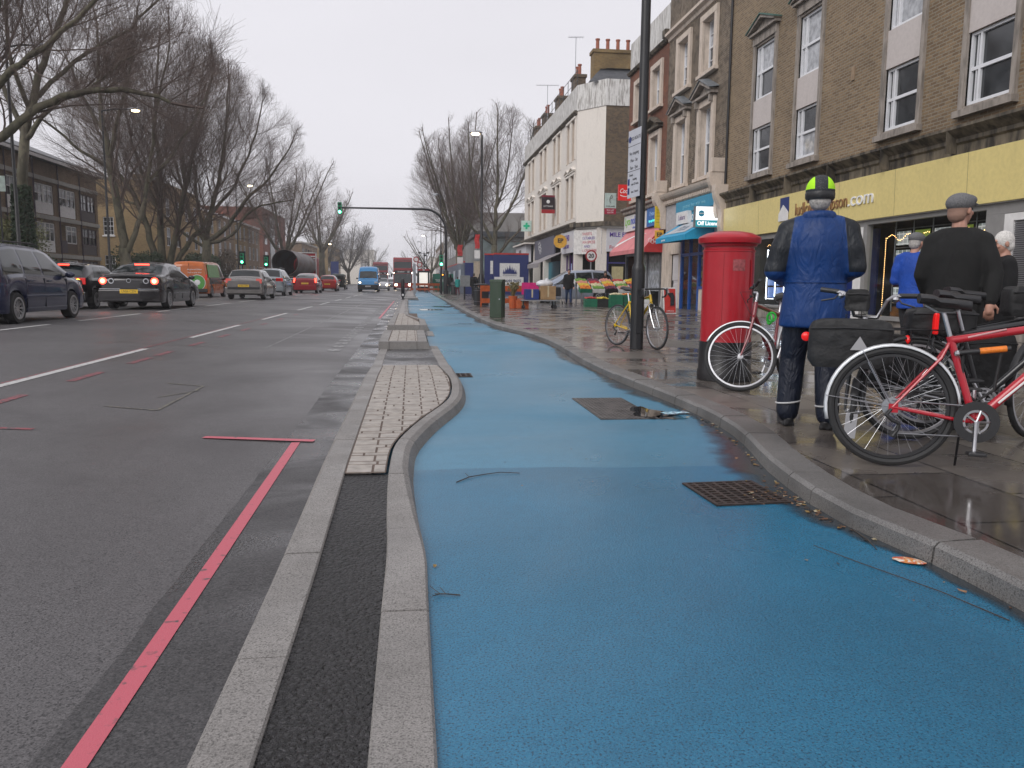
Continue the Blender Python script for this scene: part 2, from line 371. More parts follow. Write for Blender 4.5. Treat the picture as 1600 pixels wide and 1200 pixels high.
# kerb line towards the pavement
KP = [(2.09, -3), (2.10, 1.2), (2.10, 2.4), (2.09, 2.9), (2.02, 3.4), (2.03, 3.8), (2.13, 4.5), (2.32, 5.3), (2.42, 6.0), (2.45, 6.9), (2.42, 7.8), (2.36, 9.1), (2.37, 11), (2.46, 12.6), (2.52, 14.2), (2.48, 16.5), (2.27, 18.2), (2.07, 21), (2.0, 26), (2.0, 38), (2.0, 52), (2.0, 75), (2.1, 110), (2.1, 190)]
def catmull(P, step):
    out = []
    for i in range(len(P)-1):
        p0, p1, p2, p3 = P[max(i-1, 0)], P[i], P[i+1], P[min(i+2, len(P)-1)]
        L_ = math.dist(p1, p2); n = max(1, round(L_/step))
        for k in range(n):
            t = k/n; out.append(tuple(.5*((2*b)+(-a+c)*t+(2*a-5*b+4*c-d)*t*t+(-a+3*b-3*c+d)*t**3) for a, b, c, d in zip(p0, p1, p2, p3)))
    out.append(tuple(P[-1])); return out
def kerbrun(mb, path, width, top, face=.02, base=-.06, stone=.9, gap=.008, side=1, jit=.004, splay=None, topf=None):
    """a run of kerb stones with joints; side=+1: stones stand to the right of the path"""
    acc = 0; seg = [path[0]]; rng = random.Random(int(abs(path[0][1])*10)+5)
    runs = []
    for a, b in zip(path, path[1:]):
        seg.append(b); acc += math.dist(a, b)
        if acc >= stone: runs.append(seg); seg = [b]; acc = 0
    if len(seg) > 1: runs.append(seg)
    for s in runs:
        dz = rng.uniform(-jit, jit); rows = []; n = len(s)
        for i, p in enumerate(s):
            a = Vector(s[max(i-1, 0)]); b = Vector(s[min(i+1, n-1)]); d = (b-a).normalized(); nr = Vector((d.y, -d.x))*side
            q = Vector(p)
            if i == 0: q = q+d*gap/2
            if i == n-1: q = q-d*gap/2
            t = (topf(q.y) if topf else top)+dz; f = (splay(q.y) if splay else face); r = min(.02, t*.3+.001)
            rows.append([(*(q), base), (*(q+nr*f*.8), t-r), (*(q+nr*(f+r*.9)), t), (*(q+nr*(width-.006)), t+.001), (*(q+nr*width), t-.006), (*(q+nr*width), base)])
        mb.sheet(rows)
        for e in (rows[0], rows[-1]): mb.poly(e)
kp = catmull(KP, .3)
mb = MB(); kerbrun(mb, [p for p in kp if p[1] <= 4.3], .23, PZ, stone=.85, gap=.01); kerbrun(mb, [p for p in kp if 4.05 <= p[1] <= 14.2], .23, PZ, stone=.42, gap=.01); kerbrun(mb, [p for p in kp if 13.95 <= p[1] <= 60], .23, PZ, stone=.85, gap=.01); kerbrun(mb, [p for p in kp if p[1] > 59], .23, PZ, stone=8)
struct(mb.obj('pavement_kerb', KERBD))
mb = MB(); rows = []
for p in kp: rows.append([(p[0]+.215, p[1], PZ-.004)]+[(x, p[1], PZ-.004+.0*x) for x in (3.4, 6, 9, 12.2)])
mb.sheet(rows); mb.sheet([[(12.2, 41.9, PZ-.006), (60, 41.9, PZ-.006)], [(12.2, 60, PZ-.006), (60, 60, PZ-.006)]]); struct(mb.obj('pavement', PAVE))
# left side
mb = MB(); kerbrun(mb, [(-15.1, -3+2.0*i) for i in range(150)], .2, .24, side=-1, stone=2); struct(mb.obj('far_kerb', KERBD))
mb = MB(); mb.sheet([[(x, y, .235) for x in (-15.25, -18.6)] for y in (-3, 100, 300, 700)]); struct(mb.obj('far_pavement', mat('far paving', (.12, .11, .105), .4, var=.2, vs=.8)))
mb = MB(); mb.sheet([[(x, y, .20) for x in (-18.6, -40)] for y in (-3, 100, 300, 700)]); struct(mb.obj('verge', EARTH))
mb = MB(); mb.sheet([[(12.2, y, .07), (70, y, .07)] for y in (-20, 41.9)]); mb.sheet([[(2.4, y, .06), (80, y, .06)] for y in (190, 700)]); mb.sheet([[(12.2, y, .07), (70, y, .07)] for y in (60, 190)]); struct(mb.obj('yard_ground', mat('yard', (.07, .065, .06), .8)))

# traffic island: kerbs, tarmac infill and buff blocks
def itop(y):
    if y < 3.0: return .022
    if y < 4.6: return .022+.06*(y-3.0)/1.6
    if y < 9.0: return .082
    if y < 10.7: return .082-.06*(y-9.0)/1.7
    return .022
IR = [(.06, -1), (.06, 1.7), (.06, 2.6), (.062, 3.2), (.05, 3.6), (.04, 4.1), (.04, 4.5), (.06, 5.1), (.14, 5.6), (.25, 6.1), (.44, 6.85), (.54, 7.5), (.59, 8.5), (.57, 9.5), (.53, 10.7)]
ir = catmull(IR, .15)
def isplay(y):
    if y < 3.1: return .006
    if y < 4.4: return .006+.06*(y-3.1)/1.3
    if y < 9: return .075
    return max(.01, .075-.04*(y-9))
mb = MB(); kerbrun(mb, ir, .165, 0, topf=itop, splay=isplay, side=-1, stone=.82, jit=.001)
kerbrun(mb, [(-.53, -1+.3*i) for i in range(40)], .165, 0, topf=itop, side=1, stone=.9, jit=.001)
kerbrun(mb, [(-.53, 10.72+.3*i) for i in range(10)], .15, .012, side=1, stone=.9)
kerbrun(mb, [(.53-.005*i, 10.72+.3*i) for i in range(12)], .15, .012, side=-1, stone=.9)
kerbrun(mb, [(-.53, 16.72), (-.53, 18.3)], .15, .012, side=1, stone=.9); kerbrun(mb, [(.51, 16.72), (.51, 18.3)], .15, .012, side=-1)
struct(mb.obj('island_kerb', KERB))
mb = MB(); mb.sheet([[(-.37, y, itop(y)-.012), (-.10, y, itop(y)-.012)] for y in (-1, 1, 2, 3, 3.4, 3.8, 4.1, 4.38)]); struct(mb.obj('island_tarmac', TAR))
mb = MB(); mb.sheet([[(-.385, y, .008), (.39, y, .008)] for y in (10.74, 13.38)]); mb.sheet([[(-.385, y, .008), (.37, y, .008)] for y in (16.7, 18.5)]); struct(mb.obj('island_dip_tarmac', ASPH2))
# blocks laid in basket rows
def inner_x(y):
    for a, b in zip(ir, ir[1:]):
        if a[1] <= y <= b[1]: return a[0]+(b[0]-a[0])*(y-a[1])/(b[1]-a[1])-.18
    return ir[-1][0]-.18
def blocks(mb, x0, xf, y0, y1, zf, seed=1):
    rng = random.Random(seed); y = y0; row = 0
    while y < y1-.05:
        if row % 2: d, wd = .075, .215
        else: d, wd = .165, .15
        d = min(d, y1-y); x = x0+(0 if row % 2 else -.0); off = (row*.075*(1 if row % 2 == 0 else .6)) % wd
        x = x0-off; xr = lambda q: xf(q)
        while x < max(xf(y), xf(y+d)):
            lo = max(x, x0)+.0048; 
            hiA, hiB = min(x+wd, xf(y+.004))-.0048, min(x+wd, xf(y+d-.004))-.0048
            if hiA-lo > .015 or hiB-lo > .015:
                hiA, hiB = max(hiA, lo+.004), max(hiB, lo+.004); z0 = zf(y)+rng.uniform(-.0015, .0015); z1 = zf(y+d)+rng.uniform(-.0015, .0015)
                a, b, c, e = (lo, y+.010), (hiA, y+.010), (hiB, y+d-.010), (lo, y+d-.010)
                k = .0025
                t = [(a[0]+k, a[1]+k, z0), (b[0]-k, b[1]+k, z0), (c[0]-k, c[1]-k, z1), (e[0]+k, e[1]-k, z1)]
                g = [(*a, z0-.012), (*b, z0-.012), (*c, z1-.012), (*e, z1-.012)]
                ti = [mb.vert(p) for p in t]; gi = [mb.vert(p) for p in g]; mb.face(ti)
                for q in range(4): mb.face((gi[q], gi[(q+1) % 4], ti[(q+1) % 4], ti[q]))
            x += wd
        y += d; row += 1
mb = MB(); blocks(mb, -.365, inner_x, 4.39, 10.7, lambda y: itop(y)+.001)
blocks(mb, -.37, lambda y: .12-.0*y, 13.62, 16.6, lambda y: .135); blocks(mb, -.37, lambda y: .22 if y < 20 else max(-.14, .22-.09*(y-20)), 18.75, 25.6, lambda y: .135, 3)
struct(mb.obj('island_blocks', BLOCKM))
mb = MB(); mb.sheet([[(-.366, y, itop(y)-.0025), (inner_x(y), y, itop(y)-.0025)] for y in [4.385+.2*i for i in range(32)]])
mb.box((-.38, 13.6, 0), (.15, 16.6, .1325)); mb.box((-.38, 18.73, 0), (.2, 25.6, .1325)); struct(mb.obj('island_bed', JOINT))
# raised far islands with a splayed right end
mb = MB()
def raised(y0, y1, xl, xr, h=.137):
    w_ = .17
    for a, b in ((xl, xl+w_), (xl+w_+.006, xr-.17), (xr-.164, xr)):   # front row of stones
        sp = .07 if b == xr else 0
        mb.prism([(a, y0, 0), (b+sp, y0, 0), (b, y0, h), (a, y0, h)], (0, w_, 0))
    y = y0+w_+.005
    while y < y1:
        e = min(y+.9, y1); mb.prism([(xl, y, 0), (xl+.15, y, 0), (xl+.15, y, h), (xl, y, h)], (0, e-y-.006, 0))
        mb.prism([(xr-.15, y, 0), (xr+.06, y, 0), (xr, y, h), (xr-.15, y, h)], (0, e-y-.006, 0)); y = e
raised(13.4, 16.65, -.53, .27); raised(18.52, 21.6, -.53, .37)
kerbrun(mb, catmull([(.36, 21.6), (.15, 23.2), (-.02, 24.8), (-.04, 27), (-.1, 36), (-.12, 47.5)], .5), .16, .137, side=-1, stone=.9)
kerbrun(mb, [(-.53, 21.62+.5*i) for i in range(52)], .15, .137, side=1, stone=.9)
raised(50, 53, -.45, .45); raised(54.8, 90, -.4, .35)
struct(mb.obj('raised_island_kerb', KERB))
mb = MB(); mb.box((-.385, 25.6, .0), (-.2, 47.4, .132)); mb.box((-.4, 50.2, .0), (.3, 52.9, .132)); mb.box((-.35, 55, .0), (.25, 89.9, .132)); struct(mb.obj('island_slab', mat('pale island slab', (.27, .25, .24), .55, var=.12, bump=.2)))

# painted markings
def worn(name, col, thr=(.36, .5), sc_=22):
    m, n, K, b = _nodes(name); co = n.new('ShaderNodeTexCoord').outputs['Object']
    f = _ramp(n, K, _noise(n, K, co, sc_, 6), [(thr[0], 1.), (thr[1], 0.)])
    K(_mix(n, K, f, col, (.07, .065, .068)), b.inputs['Base Color']); b.inputs['Roughness'].default_value = .45
    _bump(n, K, _noise(n, K, co, 200, 2), .4, .003, b); return m
PW = worn('white road paint', (.5, .5, .49), (.30, .42)); PR = worn('red road paint', (.50, .10, .135), (.28, .385)); PR2 = worn('worn red road paint', (.28, .06, .075), (.40, .56))
PW2 = worn('worn white road paint', (.3, .3, .3), (.44, .6)); PY = worn('faded survey paint', (.17, .16, .12), (.42, .6), 30)
def line(mb, pts, wd, z=.004):
    for (x0, y0), (x1, y1) in zip(pts, pts[1:]):
        n_ = max(1, int(math.dist((x0, y0), (x1, y1))/1.5)); d = Vector((x1-x0, y1-y0)).normalized()*wd/2; q = []
        for i in range(n_+1):
            x, y = x0+(x1-x0)*i/n_, y0+(y1-y0)*i/n_
            q.append([(x-d.y, y+d.x, max(camber(x-d.y), .0135 if x > -.9 else 0)+z), (x+d.y, y-d.x, max(camber(x+d.y), .0135 if x > -.9 else 0)+z)])
        mb.sheet(q)
mb = MB(); y = 5.2
for a, b in ((3.5, 12.5), (14.9, 19.2), (21.9, 26.4)): line(mb, [(-3.9, a), (-3.92, b)], .1)
for i in range(22): line(mb, [(-3.95, 29+7.1*i), (-3.95, 33.2+7.1*i)], .1)
for i in range(26): line(mb, [(-7.35, 13.4+5.6*i), (-7.35, 17.5+5.6*i)], .1)
for i in range(24): line(mb, [(-10.95, 12+6*i), (-10.95, 14.6+6*i)], .1)
struct(mb.obj('lane_markings', PW))
mb = MB()
for i in range(20): line(mb, [(-7.75, 18+6.3*i), (-7.75, 21.2+6.3*i)], .09)
for i in range(34): line(mb, [(-1.22, 12.9+.72*i), (-1.22, 13.3+.72*i)], .2)
line(mb, [(-2.3, 13), (-2.3, 60)], .04)
line(mb, [(-.7, 24), (-.7, 25.2)], .25); line(mb, [(-.7, 29), (-.7, 31)], .2); struct(mb.obj('edge_markings', PW2))
mb = MB(); line(mb, [(-.75, -1), (-.79, 5.56)], .058, .003); line(mb, [(-1.44, 5.73), (-.67, 5.6)], .07, .006); line(mb, [(-.94, 24.6), (-.94, 47)], .07, .005); struct(mb.obj('red_line', PR))
mb = MB()
for a, b in ((4.6, 5.3), (5.75, 6.3), (6.9, 7.6), (8.6, 9.45), (10.4, 11.2), (11.45, 12.2), (13.2, 14), (15.2, 16), (17.2, 18), (19.5, 20.2), (22, 22.8), (25, 25.8)): line(mb, [(-3.42-.004*a, a), (-3.42-.004*a, b)], .09)
line(mb, [(-3.3, 6.02), (-2.66, 5.96)], .06); line(mb, [(-3.985, 3), (-3.985, 26)], .035); struct(mb.obj('red_dashes', PR2))
mb = MB(); line(mb, [(-2.56, 7.04), (-2.09, 6.86), (-2.1, 8.42), (-2.5, 8.6)], .03); line(mb, [(-2.3, 7.6), (-2.05, 8.1)], .025); struct(mb.obj('survey_mark', PY))
# puddles along the island and on the pavement
WATER = mat('standing water', (.02, .02, .021), .03, var=0, spec=1)
mb = MB(); rng = random.Random(8)
def puddle(mb, cx, cy, rx, ry, z, seed):
    r = random.Random(seed); n = 22; ph = [r.uniform(0, 6.28) for _ in range(4)]
    mb.poly([(cx+rx*math.cos(t)*(1+.25*math.sin(3*t+ph[0])+.15*math.sin(5*t+ph[1])+.1*math.sin(9*t+ph[2])), cy+ry*math.sin(t)*(1+.25*math.sin(2*t+ph[3])+.12*math.sin(7*t+ph[1])), z) for t in [2*math.pi*i/n for i in range(n)]])
for i, (x, y, a, b) in enumerate(((2.17, 6.5, .12, .16), (2.03, 6.72, .13, .27), (.9, 33, .5, .8), (1.5, 37, .5, .9))): puddle(mb, x, y, a, b, .0135 if i == 1 else .003, 40+i)
struct(mb.obj('puddles', WATER))
# dirt washed along the kerb
mb = MB()
m, n, K, b = _nodes('washed silt'); co = n.new('ShaderNodeTexCoord').outputs['Object']
K(_mix(n, K, _noise(n, K, co, 30, 5), (.028, .024, .022), (.05, .07, .085)), b.inputs['Base Color']); b.inputs['Roughness'].default_value = .25
tr = n.new('ShaderNodeBsdfTransparent'); ms = n.new('ShaderNodeMixShader'); at = n.new('ShaderNodeAttribute'); at.attribute_name = 'cover'
K(_ramp(n, K, _math(n, K, 'ADD', at.outputs['Fac'], _math(n, K, 'MULTIPLY', _math(n, K, 'SUBTRACT', _noise(n, K, co, 3.5, 6, .4), .5), .9)), [(.35, 0.), (.75, .9)]), ms.inputs[0])
K(tr.outputs[0], ms.inputs[1]); K(b.outputs[0], ms.inputs[2]); K(ms.outputs[0], n['Material Output'].inputs[0])
rows = []
for p in kp:
    if .5 < p[1] < 45:
        wv = .22+.12*math.sin(p[1]*1.7)+.16*math.exp(-((p[1]-5.3)/.9)**2)
        rows.append([(p[0]+.01, p[1], .0025), (p[0]-wv*.45, p[1], .0025), (p[0]-wv, p[1], .0025)])
mb.sheet(rows); o = struct(mb.obj('kerbside_silt', m))
at_ = o.data.attributes.new('cover', 'FLOAT', 'POINT'); at_.data.foreach_set('value', [(.95, .55, 0)[i % 3] for i in range(len(o.data.vertices))])
# ------------------------------------------------------------ buildings on the right
def pbox(mb, P, u0, u1, z0, z1, d0, d1, mi=None):
    pts = [P(u, z, d) for d in (d0, d1) for (u, z) in ((u0, z0), (u1, z0), (u1, z1), (u0, z1))]
    i = [mb.vert(p) for p in pts]
    for q in ((0,1,2,3),(7,6,5,4),(0,4,5,1),(1,5,6,2),(2,6,7,3),(3,7,4,0)): mb.face([i[k] for k in q], mi)
def window(par, P, u0, u1, z0, z1, d=.1, fm=None, gm=None, style='sash', fw=.06, name='window', off=0):
    fm = fm or OFFWH; gm = gm or GLASSD; mb = MB(); e = .002
    a, b, c, f = u0+e, u1-e, z0+e, z1-e
    pbox(mb, P, a, a+fw, c, f, d-.05, d+.04); pbox(mb, P, b-fw, b, c, f, d-.05, d+.04)
    pbox(mb, P, a+fw, b-fw, c, c+fw*1.2, d-.06, d+.04); pbox(mb, P, a+fw, b-fw, f-fw, f, d-.05, d+.04)
    zm = (z0+z1)/2; um = (u0+u1)/2
    if style == 'sash':
        pbox(mb, P, a+fw, b-fw, zm-.03, zm+.03, d-.035, d+.035)
        pbox(mb, P, a+fw, a+fw+.035, c+fw, zm, d-.02, d+.03); pbox(mb, P, b-fw-.035, b-fw, c+fw, zm, d-.02, d+.03)
    if style in ('sash2', 'grid'):
        pbox(mb, P, a+fw, b-fw, zm-.03, zm+.03, d-.035, d+.035); 
        for k in ((1, 2) if style == 'grid' else (1,)):
            t = a+(b-a)*k/(3 if style == 'grid' else 2); pbox(mb, P, t-.015, t+.015, c+fw, f-fw, d-.025, d+.03)
        if style == 'grid':
            for k in (.25, .75): t = c+(f-c)*k; pbox(mb, P, a+fw, b-fw, t-.012, t+.012, d-.024, d+.029)
    if style == 'offset':     # replacement casement: main light and a narrow one
        t = a+(b-a)*(.78 if off >= 0 else .22); pbox(mb, P, a+fw, b-fw, zm-.035, zm+.035, d-.045, d+.035)
        pbox(mb, P, t-.028, t+.028, c+fw, f-fw, d-.046, d+.036); t2 = a+(b-a)*(.86); pbox(mb, P, t2-.012, t2+.012, c+fw, f-fw, d-.03, d+.036)
    if style == 'cas':
        pbox(mb, P, um-.03, um+.03, c+fw, f-fw, d-.045, d+.035); t = c+(f-c)*.72
        pbox(mb, P, a+fw, b-fw, t-.025, t+.025, d-.044, d+.034)
    w_ = mb.obj(name, fm, par)
    g = MB()
    if isinstance(gm, tuple):
        g.poly([P(u0+.01, z0+.01, d+.012), P(u1-.01, z0+.01, d+.012), P(u1-.01, zm, d+.012), P(u0+.01, zm, d+.012)], 0)
        g.poly([P(u0+.01, zm, d+.012), P(u1-.01, zm, d+.012), P(u1-.01, z1-.01, d+.012), P(u0+.01, z1-.01, d+.012)], 1); g.obj('pane', list(gm), w_)
    else:
        g.poly([P(u0+.01, z0+.01, d+.012), P(u1-.01, z0+.01, d+.012), P(u1-.01, z1-.01, d+.012), P(u0+.01, z1-.01, d+.012)]); g.obj('pane', gm, w_)
    return w_
def plate(par, P, u0, u1, z0, z1, d0, d1, m, name, bevel=0):
    mb = MB(); pbox(mb, P, u0, u1, z0, z1, d0, d1); return mb.obj(name, m, par, bevel=bevel)
def mould(mb, P, u0, u1, prof):
    """horizontal moulding: prof = [(depth,z)...] closed"""
    a = [mb.vert(P(u0, z, d)) for d, z in prof]; b = [mb.vert(P(u1, z, d)) for d, z in prof]; n = len(prof)
    mb.face(a); mb.face(b[::-1])
    for i in range(n): mb.face((a[i], b[i], b[(i+1) % n], a[(i+1) % n]))
def pediment(mb, P, u0, u1, z, h, d=.32, t=.09):
    """open triangular hood with raking cornices"""
    um = (u0+u1)/2
    mb_ = lambda q, dd0, dd1: None
    def pr(pts, d0, d1):
        a = [mb.vert(P(u, zz, d0)) for u, zz in pts]; b = [mb.vert(P(u, zz, d1)) for u, zz in pts]; n = len(pts)
        mb.face(a); mb.face(b[::-1])
        for i in range(n): mb.face((a[i], b[i], b[(i+1) % n], a[(i+1) % n]))
    pr([(u0-.1, z), (u1+.1, z), (u1+.1, z+t), (u0-.1, z+t)], -d*.8, 0)
    pr([(u0-.1, z+t+.001), (um, z+h-.02), (um, z+h+t), (u0-.16, z+t+.05)], -d, 0)
    pr([(u1+.1, z+t+.001), (um+.001, z+h-.02), (um+.001, z+h+t), (u1+.16, z+t+.05)], -d, 0)
    pr([(u0, z+t), (u1, z+t), (um, z+h-.04)], -d*.35, 0)
def console(mb, P, u0, u1, z0, z1, d):
    n = 12; h = z1-z0; pr = [(0, z0)]
    for i in range(n+1):
        t = i/n; pr.append((-(.05+d*(.30+.70*t**1.6)+.05*math.sin(t*9)), z0+h*t*.86))
    pr += [(-d-.08, z0+h*.87), (-d-.08, z1), (0, z1)]; mould(mb, P, u0, u1, pr)
X0 = 11.5
PW_ = lambda u, z, d: (X0+d, u, z)
BRK1 = brick_mat('yellow stock brick', (.29, .20, .115), (.165, .105, .06), (.29, .245, .18), ms=.014, stain=.2)
BRK2 = brick_mat('darker stock brick', (.22, .16, .105), (.12, .085, .055), (.26, .23, .19), ms=.014, stain=.35, mottle=(.045, .033, .025))
BRK3 = brick_mat('orange red brick', (.27, .085, .04), (.17, .05, .028), (.16, .12, .09), stain=.4)
BRKF = brick_mat('sooty flank brick', (.17, .118, .072), (.095, .065, .042), (.15, .125, .1), stain=.35, mottle=(.17, .12, .07))
STONE = stained('weathered stone trim', (.33, .29, .255), (.09, .08, .07), 1.6, (.42, .72), .8)
STONED = stained('black stained stone', (.18, .15, .11), (.018, .016, .015), 1.3, (.36, .64), .92, rough=.85)
CREAM = stained('cream painted trim', (.62, .53, .45), (.22, .18, .14), 1.5, (.5, .8), .6)
WREND = stained('dirty white render', (.76, .71, .65), (.42, .38, .34), .8, (.56, .85), .5)
WREND2 = stained('peeling white parapet', (.68, .67, .65), (.28, .26, .24), 1.5, (.45, .62), .85, streak=6)
PANELW = stained('pinkish spandrel panel', (.55, .50, .48), (.4, .36, .34), .8, (.5, .8), .4)
LEAD = mat('lead flashing', (.16, .175, .19), .45, var=.2, vs=5, rv=.15)
SLATE = brick_mat('slate roof', (.09, .095, .105), (.06, .064, .07), (.03, .03, .034), .3, .2, .006, .2, rough=.45)
GREENC = mat('verdigris', (.05, .12, .10), .6, var=.3)
FASY = stained('yellow sign board', (.76, .63, .26), (.55, .46, .2), .7, (.5, .85), .35, rough=.32, bump=.02)
GREYF = mat('grey shop frame', (.24, .235, .23), .4, var=.06)
SHOPG = clear_glass('shop window glass', (.78, .82, .80), .05)
DARKROOM = mat('shop interior', (.05, .045, .04), .9, var=.3, vs=1)

# ---- brick building with the yellow shop fascia
b1 = thing('brick_building', 'long yellow-brown brick building with a pale yellow shop fascia, behind the bicycles', 'building', (0, 0, 0))
bays = [(25.0, 26.75), (22.05, 23.65), (17.42, 19.05), (14.5, 16.12), (11.0, 12.6)]
ops = []
for a, b in bays: ops += [(a+.14, b-.14, 4.86, 6.32), (a+.14, b-.14, 7.22, 8.95)]
mb = MB(); wallgrid(mb, 8.0, 28.92, 4.4, 12.6, ops, PW_, .16)
mb.poly([(X0, 8, 0), (X0+10, 8, 0), (X0+10, 8, 12.6), (X0, 8, 12.6)]); mb.poly([(X0, 28.92, 4.4), (X0+10, 28.92, 4.4), (X0+10, 28.92, 12.6), (X0, 28.92, 12.6)])
mb.box((X0, 8, 12.6), (X0+10, 28.92, 12.75)); mb.obj('wall', BRK1, b1)
for i, (a, b) in enumerate(bays):
    mb = MB()
    for u, v in ((a, a+.14), (b-.14, b)): pbox(mb, PW_, u, v, 4.78, 9.02, -.07, .05)
    pbox(mb, PW_, a-.05, b+.05, 4.64, 4.78, -.16, .1); pbox(mb, PW_, a, b, 9.02, 9.3, -.09, .05); pbox(mb, PW_, a+.14, b-.14, 4.78, 4.858, -.02, .16)
    pbox(mb, PW_, a+.14, b-.14, 8.952, 9.02, -.03, .16); pediment(mb, PW_, a-.02, b+.02, 9.3, .42, .26, .07); mb.obj('window_surround', STONE, b1)
    plate(b1, PW_, a+.14, b-.14, 6.322, 7.218, -.03, .02, PANELW, 'spandrel_panel')
    window(b1, PW_, a+.14, b-.14, 4.86, 6.32, .09, style='offset', off=1, gm=(GLASSD if i != 1 else (CURT, GLASSD)))
    window(b1, PW_, a+.14, b-.14, 7.22, 8.95, .09, style='offset', off=1, gm=((GLASSD, CURT) if i == 0 else CURT))
    mb = MB(); um = (a+b)/2
    for s in (1, -1): mb.prism([PW_(um, 9.8, -.3), PW_(um+s*(b-a+.36)/2, 9.42, -.3), PW_(um+s*(b-a+.36)/2, 9.455, -.3), PW_(um, 9.84, -.3)], (.3, 0, 0))
    mb.obj('hood_flashing', GREENC, b1)
mb = MB(); mould(mb, PW_, 8, 28.6, [(0, 3.875), (-.06, 3.875), (-.06, 4.08), (-.12, 4.12), (-.12, 4.2), (-.30, 4.33), (-.34, 4.36), (-.34, 4.42), (0, 4.5)])
for y in (11.2, 13.6, 16.0, 18.4, 20.9, 23.4, 25.9): pbox(mb, PW_, y, y+.012, 3.9, 4.4, -.345, -.1)
mb.obj('cornice', STONED, b1)
mb = MB(); console(mb, PW_, 28.55, 28.9, 3.0, 4.75, .42); mb.obj('console', CREAM, b1, bevel=.01)
mb = MB(); mould(mb, PW_, 8, 28.5, [(-.005, 2.78), (-.14, 2.78), (-.17, 3.86), (-.005, 3.86)])
f1 = mb.obj('sign_board', FASY, b1, bevel=.006)
for y in (10.5, 13, 15.5, 18, 20.5, 25.5):
    mb = MB(); mb.prism([(X0-.142, y, 2.785), (X0-.142, y+.01, 2.785), (X0-.172, y+.01, 3.855), (X0-.172, y, 3.855)], (-.002, 0, 0)); mb.obj('board_joint', mat('board joint', (.3, .26, .14), .6), f1)
text('ludlowthompson', .50, mat('cream raised letters', (.26, .14, .06), .4, var=0), f1, (X0-.17, 22.95, 3.33), FACE_W, align='LEFT', ext=.015, fit=2.85)
text('.com', .50, WHITELET, f1, (X0-.17, 20.05, 3.33), FACE_W, align='LEFT', ext=.015, fit=1.15)
mb = MB(); mb.poly([(X0-.165, 23.95, 3.28), (X0-.165, 23.35, 3.28), (X0-.172, 23.35, 3.78), (X0-.172, 23.95, 3.78)]); 
mb.M = None; mb.prism([(X0-.175, 23.7, 3.56), (X0-.175, 23.35, 3.32), (X0-.175, 23.35, 3.08), (X0-.175, 23.98, 3.08), (X0-.175, 23.98, 3.3)], (-.02, 0, 0), 1); mb.obj('house_logo', [BLUED, WHITEP], f1)
# shopfront
mb = MB()
def fr(u0, u1, z0, z1, d0=-.04, d1=.1): pbox(mb, PW_, u0, u1, z0, z1, d0, d1)
fr(8, 15.02, 2.55, 2.775); fr(15.02, 19.42, 2.66, 2.775); fr(19.42, 28.5, 2.62, 2.775)
fr(14.5, 15.02, PZ, 2.55); fr(19.25, 19.42, PZ, 2.66, -.05, .12)
fr(15.02, 19.25, .30, .40, -.09, .14); fr(22.1, 26.2, .42, .5, -.05, .12); fr(21.9, 22.1, PZ, 2.62)
mb.obj('shop_frame', GREYF, b1, bevel=.005)
mb = MB(); pbox(mb, PW_, 19.425, 19.8, PZ, 2.62, -.04, .12); mb.obj('white_pilaster', WHITEP, b1); mb = MB(); pbox(mb, PW_, 21.3, 21.88, PZ, 2.62, -.03, .1); mb.obj('white_pilaster', WHITEP, b1)
mb = MB(); pbox(mb, PW_, 19.8, 21.3, PZ, 2.62, .6, .66, 0); mb.obj('door', BLUED, b1)
for a in ((15.02, 19.25, .298), (22.1, 26.2, .418), (8, 14.5, .4)):
    mb = MB(); pbox(mb, PW_, a[0], a[1], PZ, a[2], 0, .12); mb.obj('stall_riser', STONE, b1)
mb = MB(); pbox(mb, PW_, 8.6, 14.25, .4, 2.4, .0, .03, 1)
for i in range(50): 
    z = .42+i*.04; mb.poly([PW_(8.6, z, .0), PW_(14.25, z, .0), PW_(14.25, z+.028, -.03), PW_(8.6, z+.028, -.03)])
mb.obj('louvre_shutter', [mat('pale louvres', (.5, .5, .52), .4, var=.03), DARKIN], b1)
mb = MB(); fr(8.5, 8.6, .4, 2.55, -.05, .05); fr(14.25, 14.49, .4, 2.54, -.05, .05); fr(8.6, 14.25, 2.4, 2.54, -.05, .05); mb.obj('louvre_frame', WHITEP, b1)
mb = MB(); mb.poly([PW_(15.02, .4, .05), PW_(19.25, .4, .05), PW_(19.25, 2.66, .05), PW_(15.02, 2.66, .05)]); mb.obj('shop_window', SHOPG, b1)
mb = MB(); mb.poly([PW_(22.1, .5, .05), PW_(26.2, .5, .05), PW_(26.2, 2.62, .05), PW_(22.1, 2.62, .05)]); mb.obj('shop_window', SHOPG, b1)
mb = MB(); mb.box((X0+.3, 26.25, PZ), (X0+2.6, 28.5, 2.7)); mb.poly([(X0+2.6, 14, 0), (X0+2.6, 28.5, 0), (X0+2.6, 28.5, 2.9), (X0+2.6, 14, 2.9)]); mb.poly([(X0+.1, 14, .2), (X0+2.6, 14, .2), (X0+2.6, 28.5, .2), (X0+.1, 28.5, .2)])
mb.poly([(X0+.1, 14, 2.76), (X0+2.6, 14, 2.76), (X0+2.6, 28.5, 2.76), (X0+.1, 28.5, 2.76)]); mb.poly([(X0+.1, 14.3, .2), (X0+2.6, 14.3, .2), (X0+2.6, 14.3, 2.8), (X0+.1, 14.3, 2.8)]); mb.poly([(X0+.1, 21.2, .2), (X0+2.6, 21.2, .2), (X0+2.6, 21.2, 2.8), (X0+.1, 21.2, 2.8)])
mb.obj('shop_interior', DARKROOM, b1)
mb = MB(); mb.box((X0+.5, 14.6, .2), (X0+1.2, 18.9, .62)); mb.obj('window_bed', mat('warm timber', (.22, .085, .02), .5, var=.3), b1)
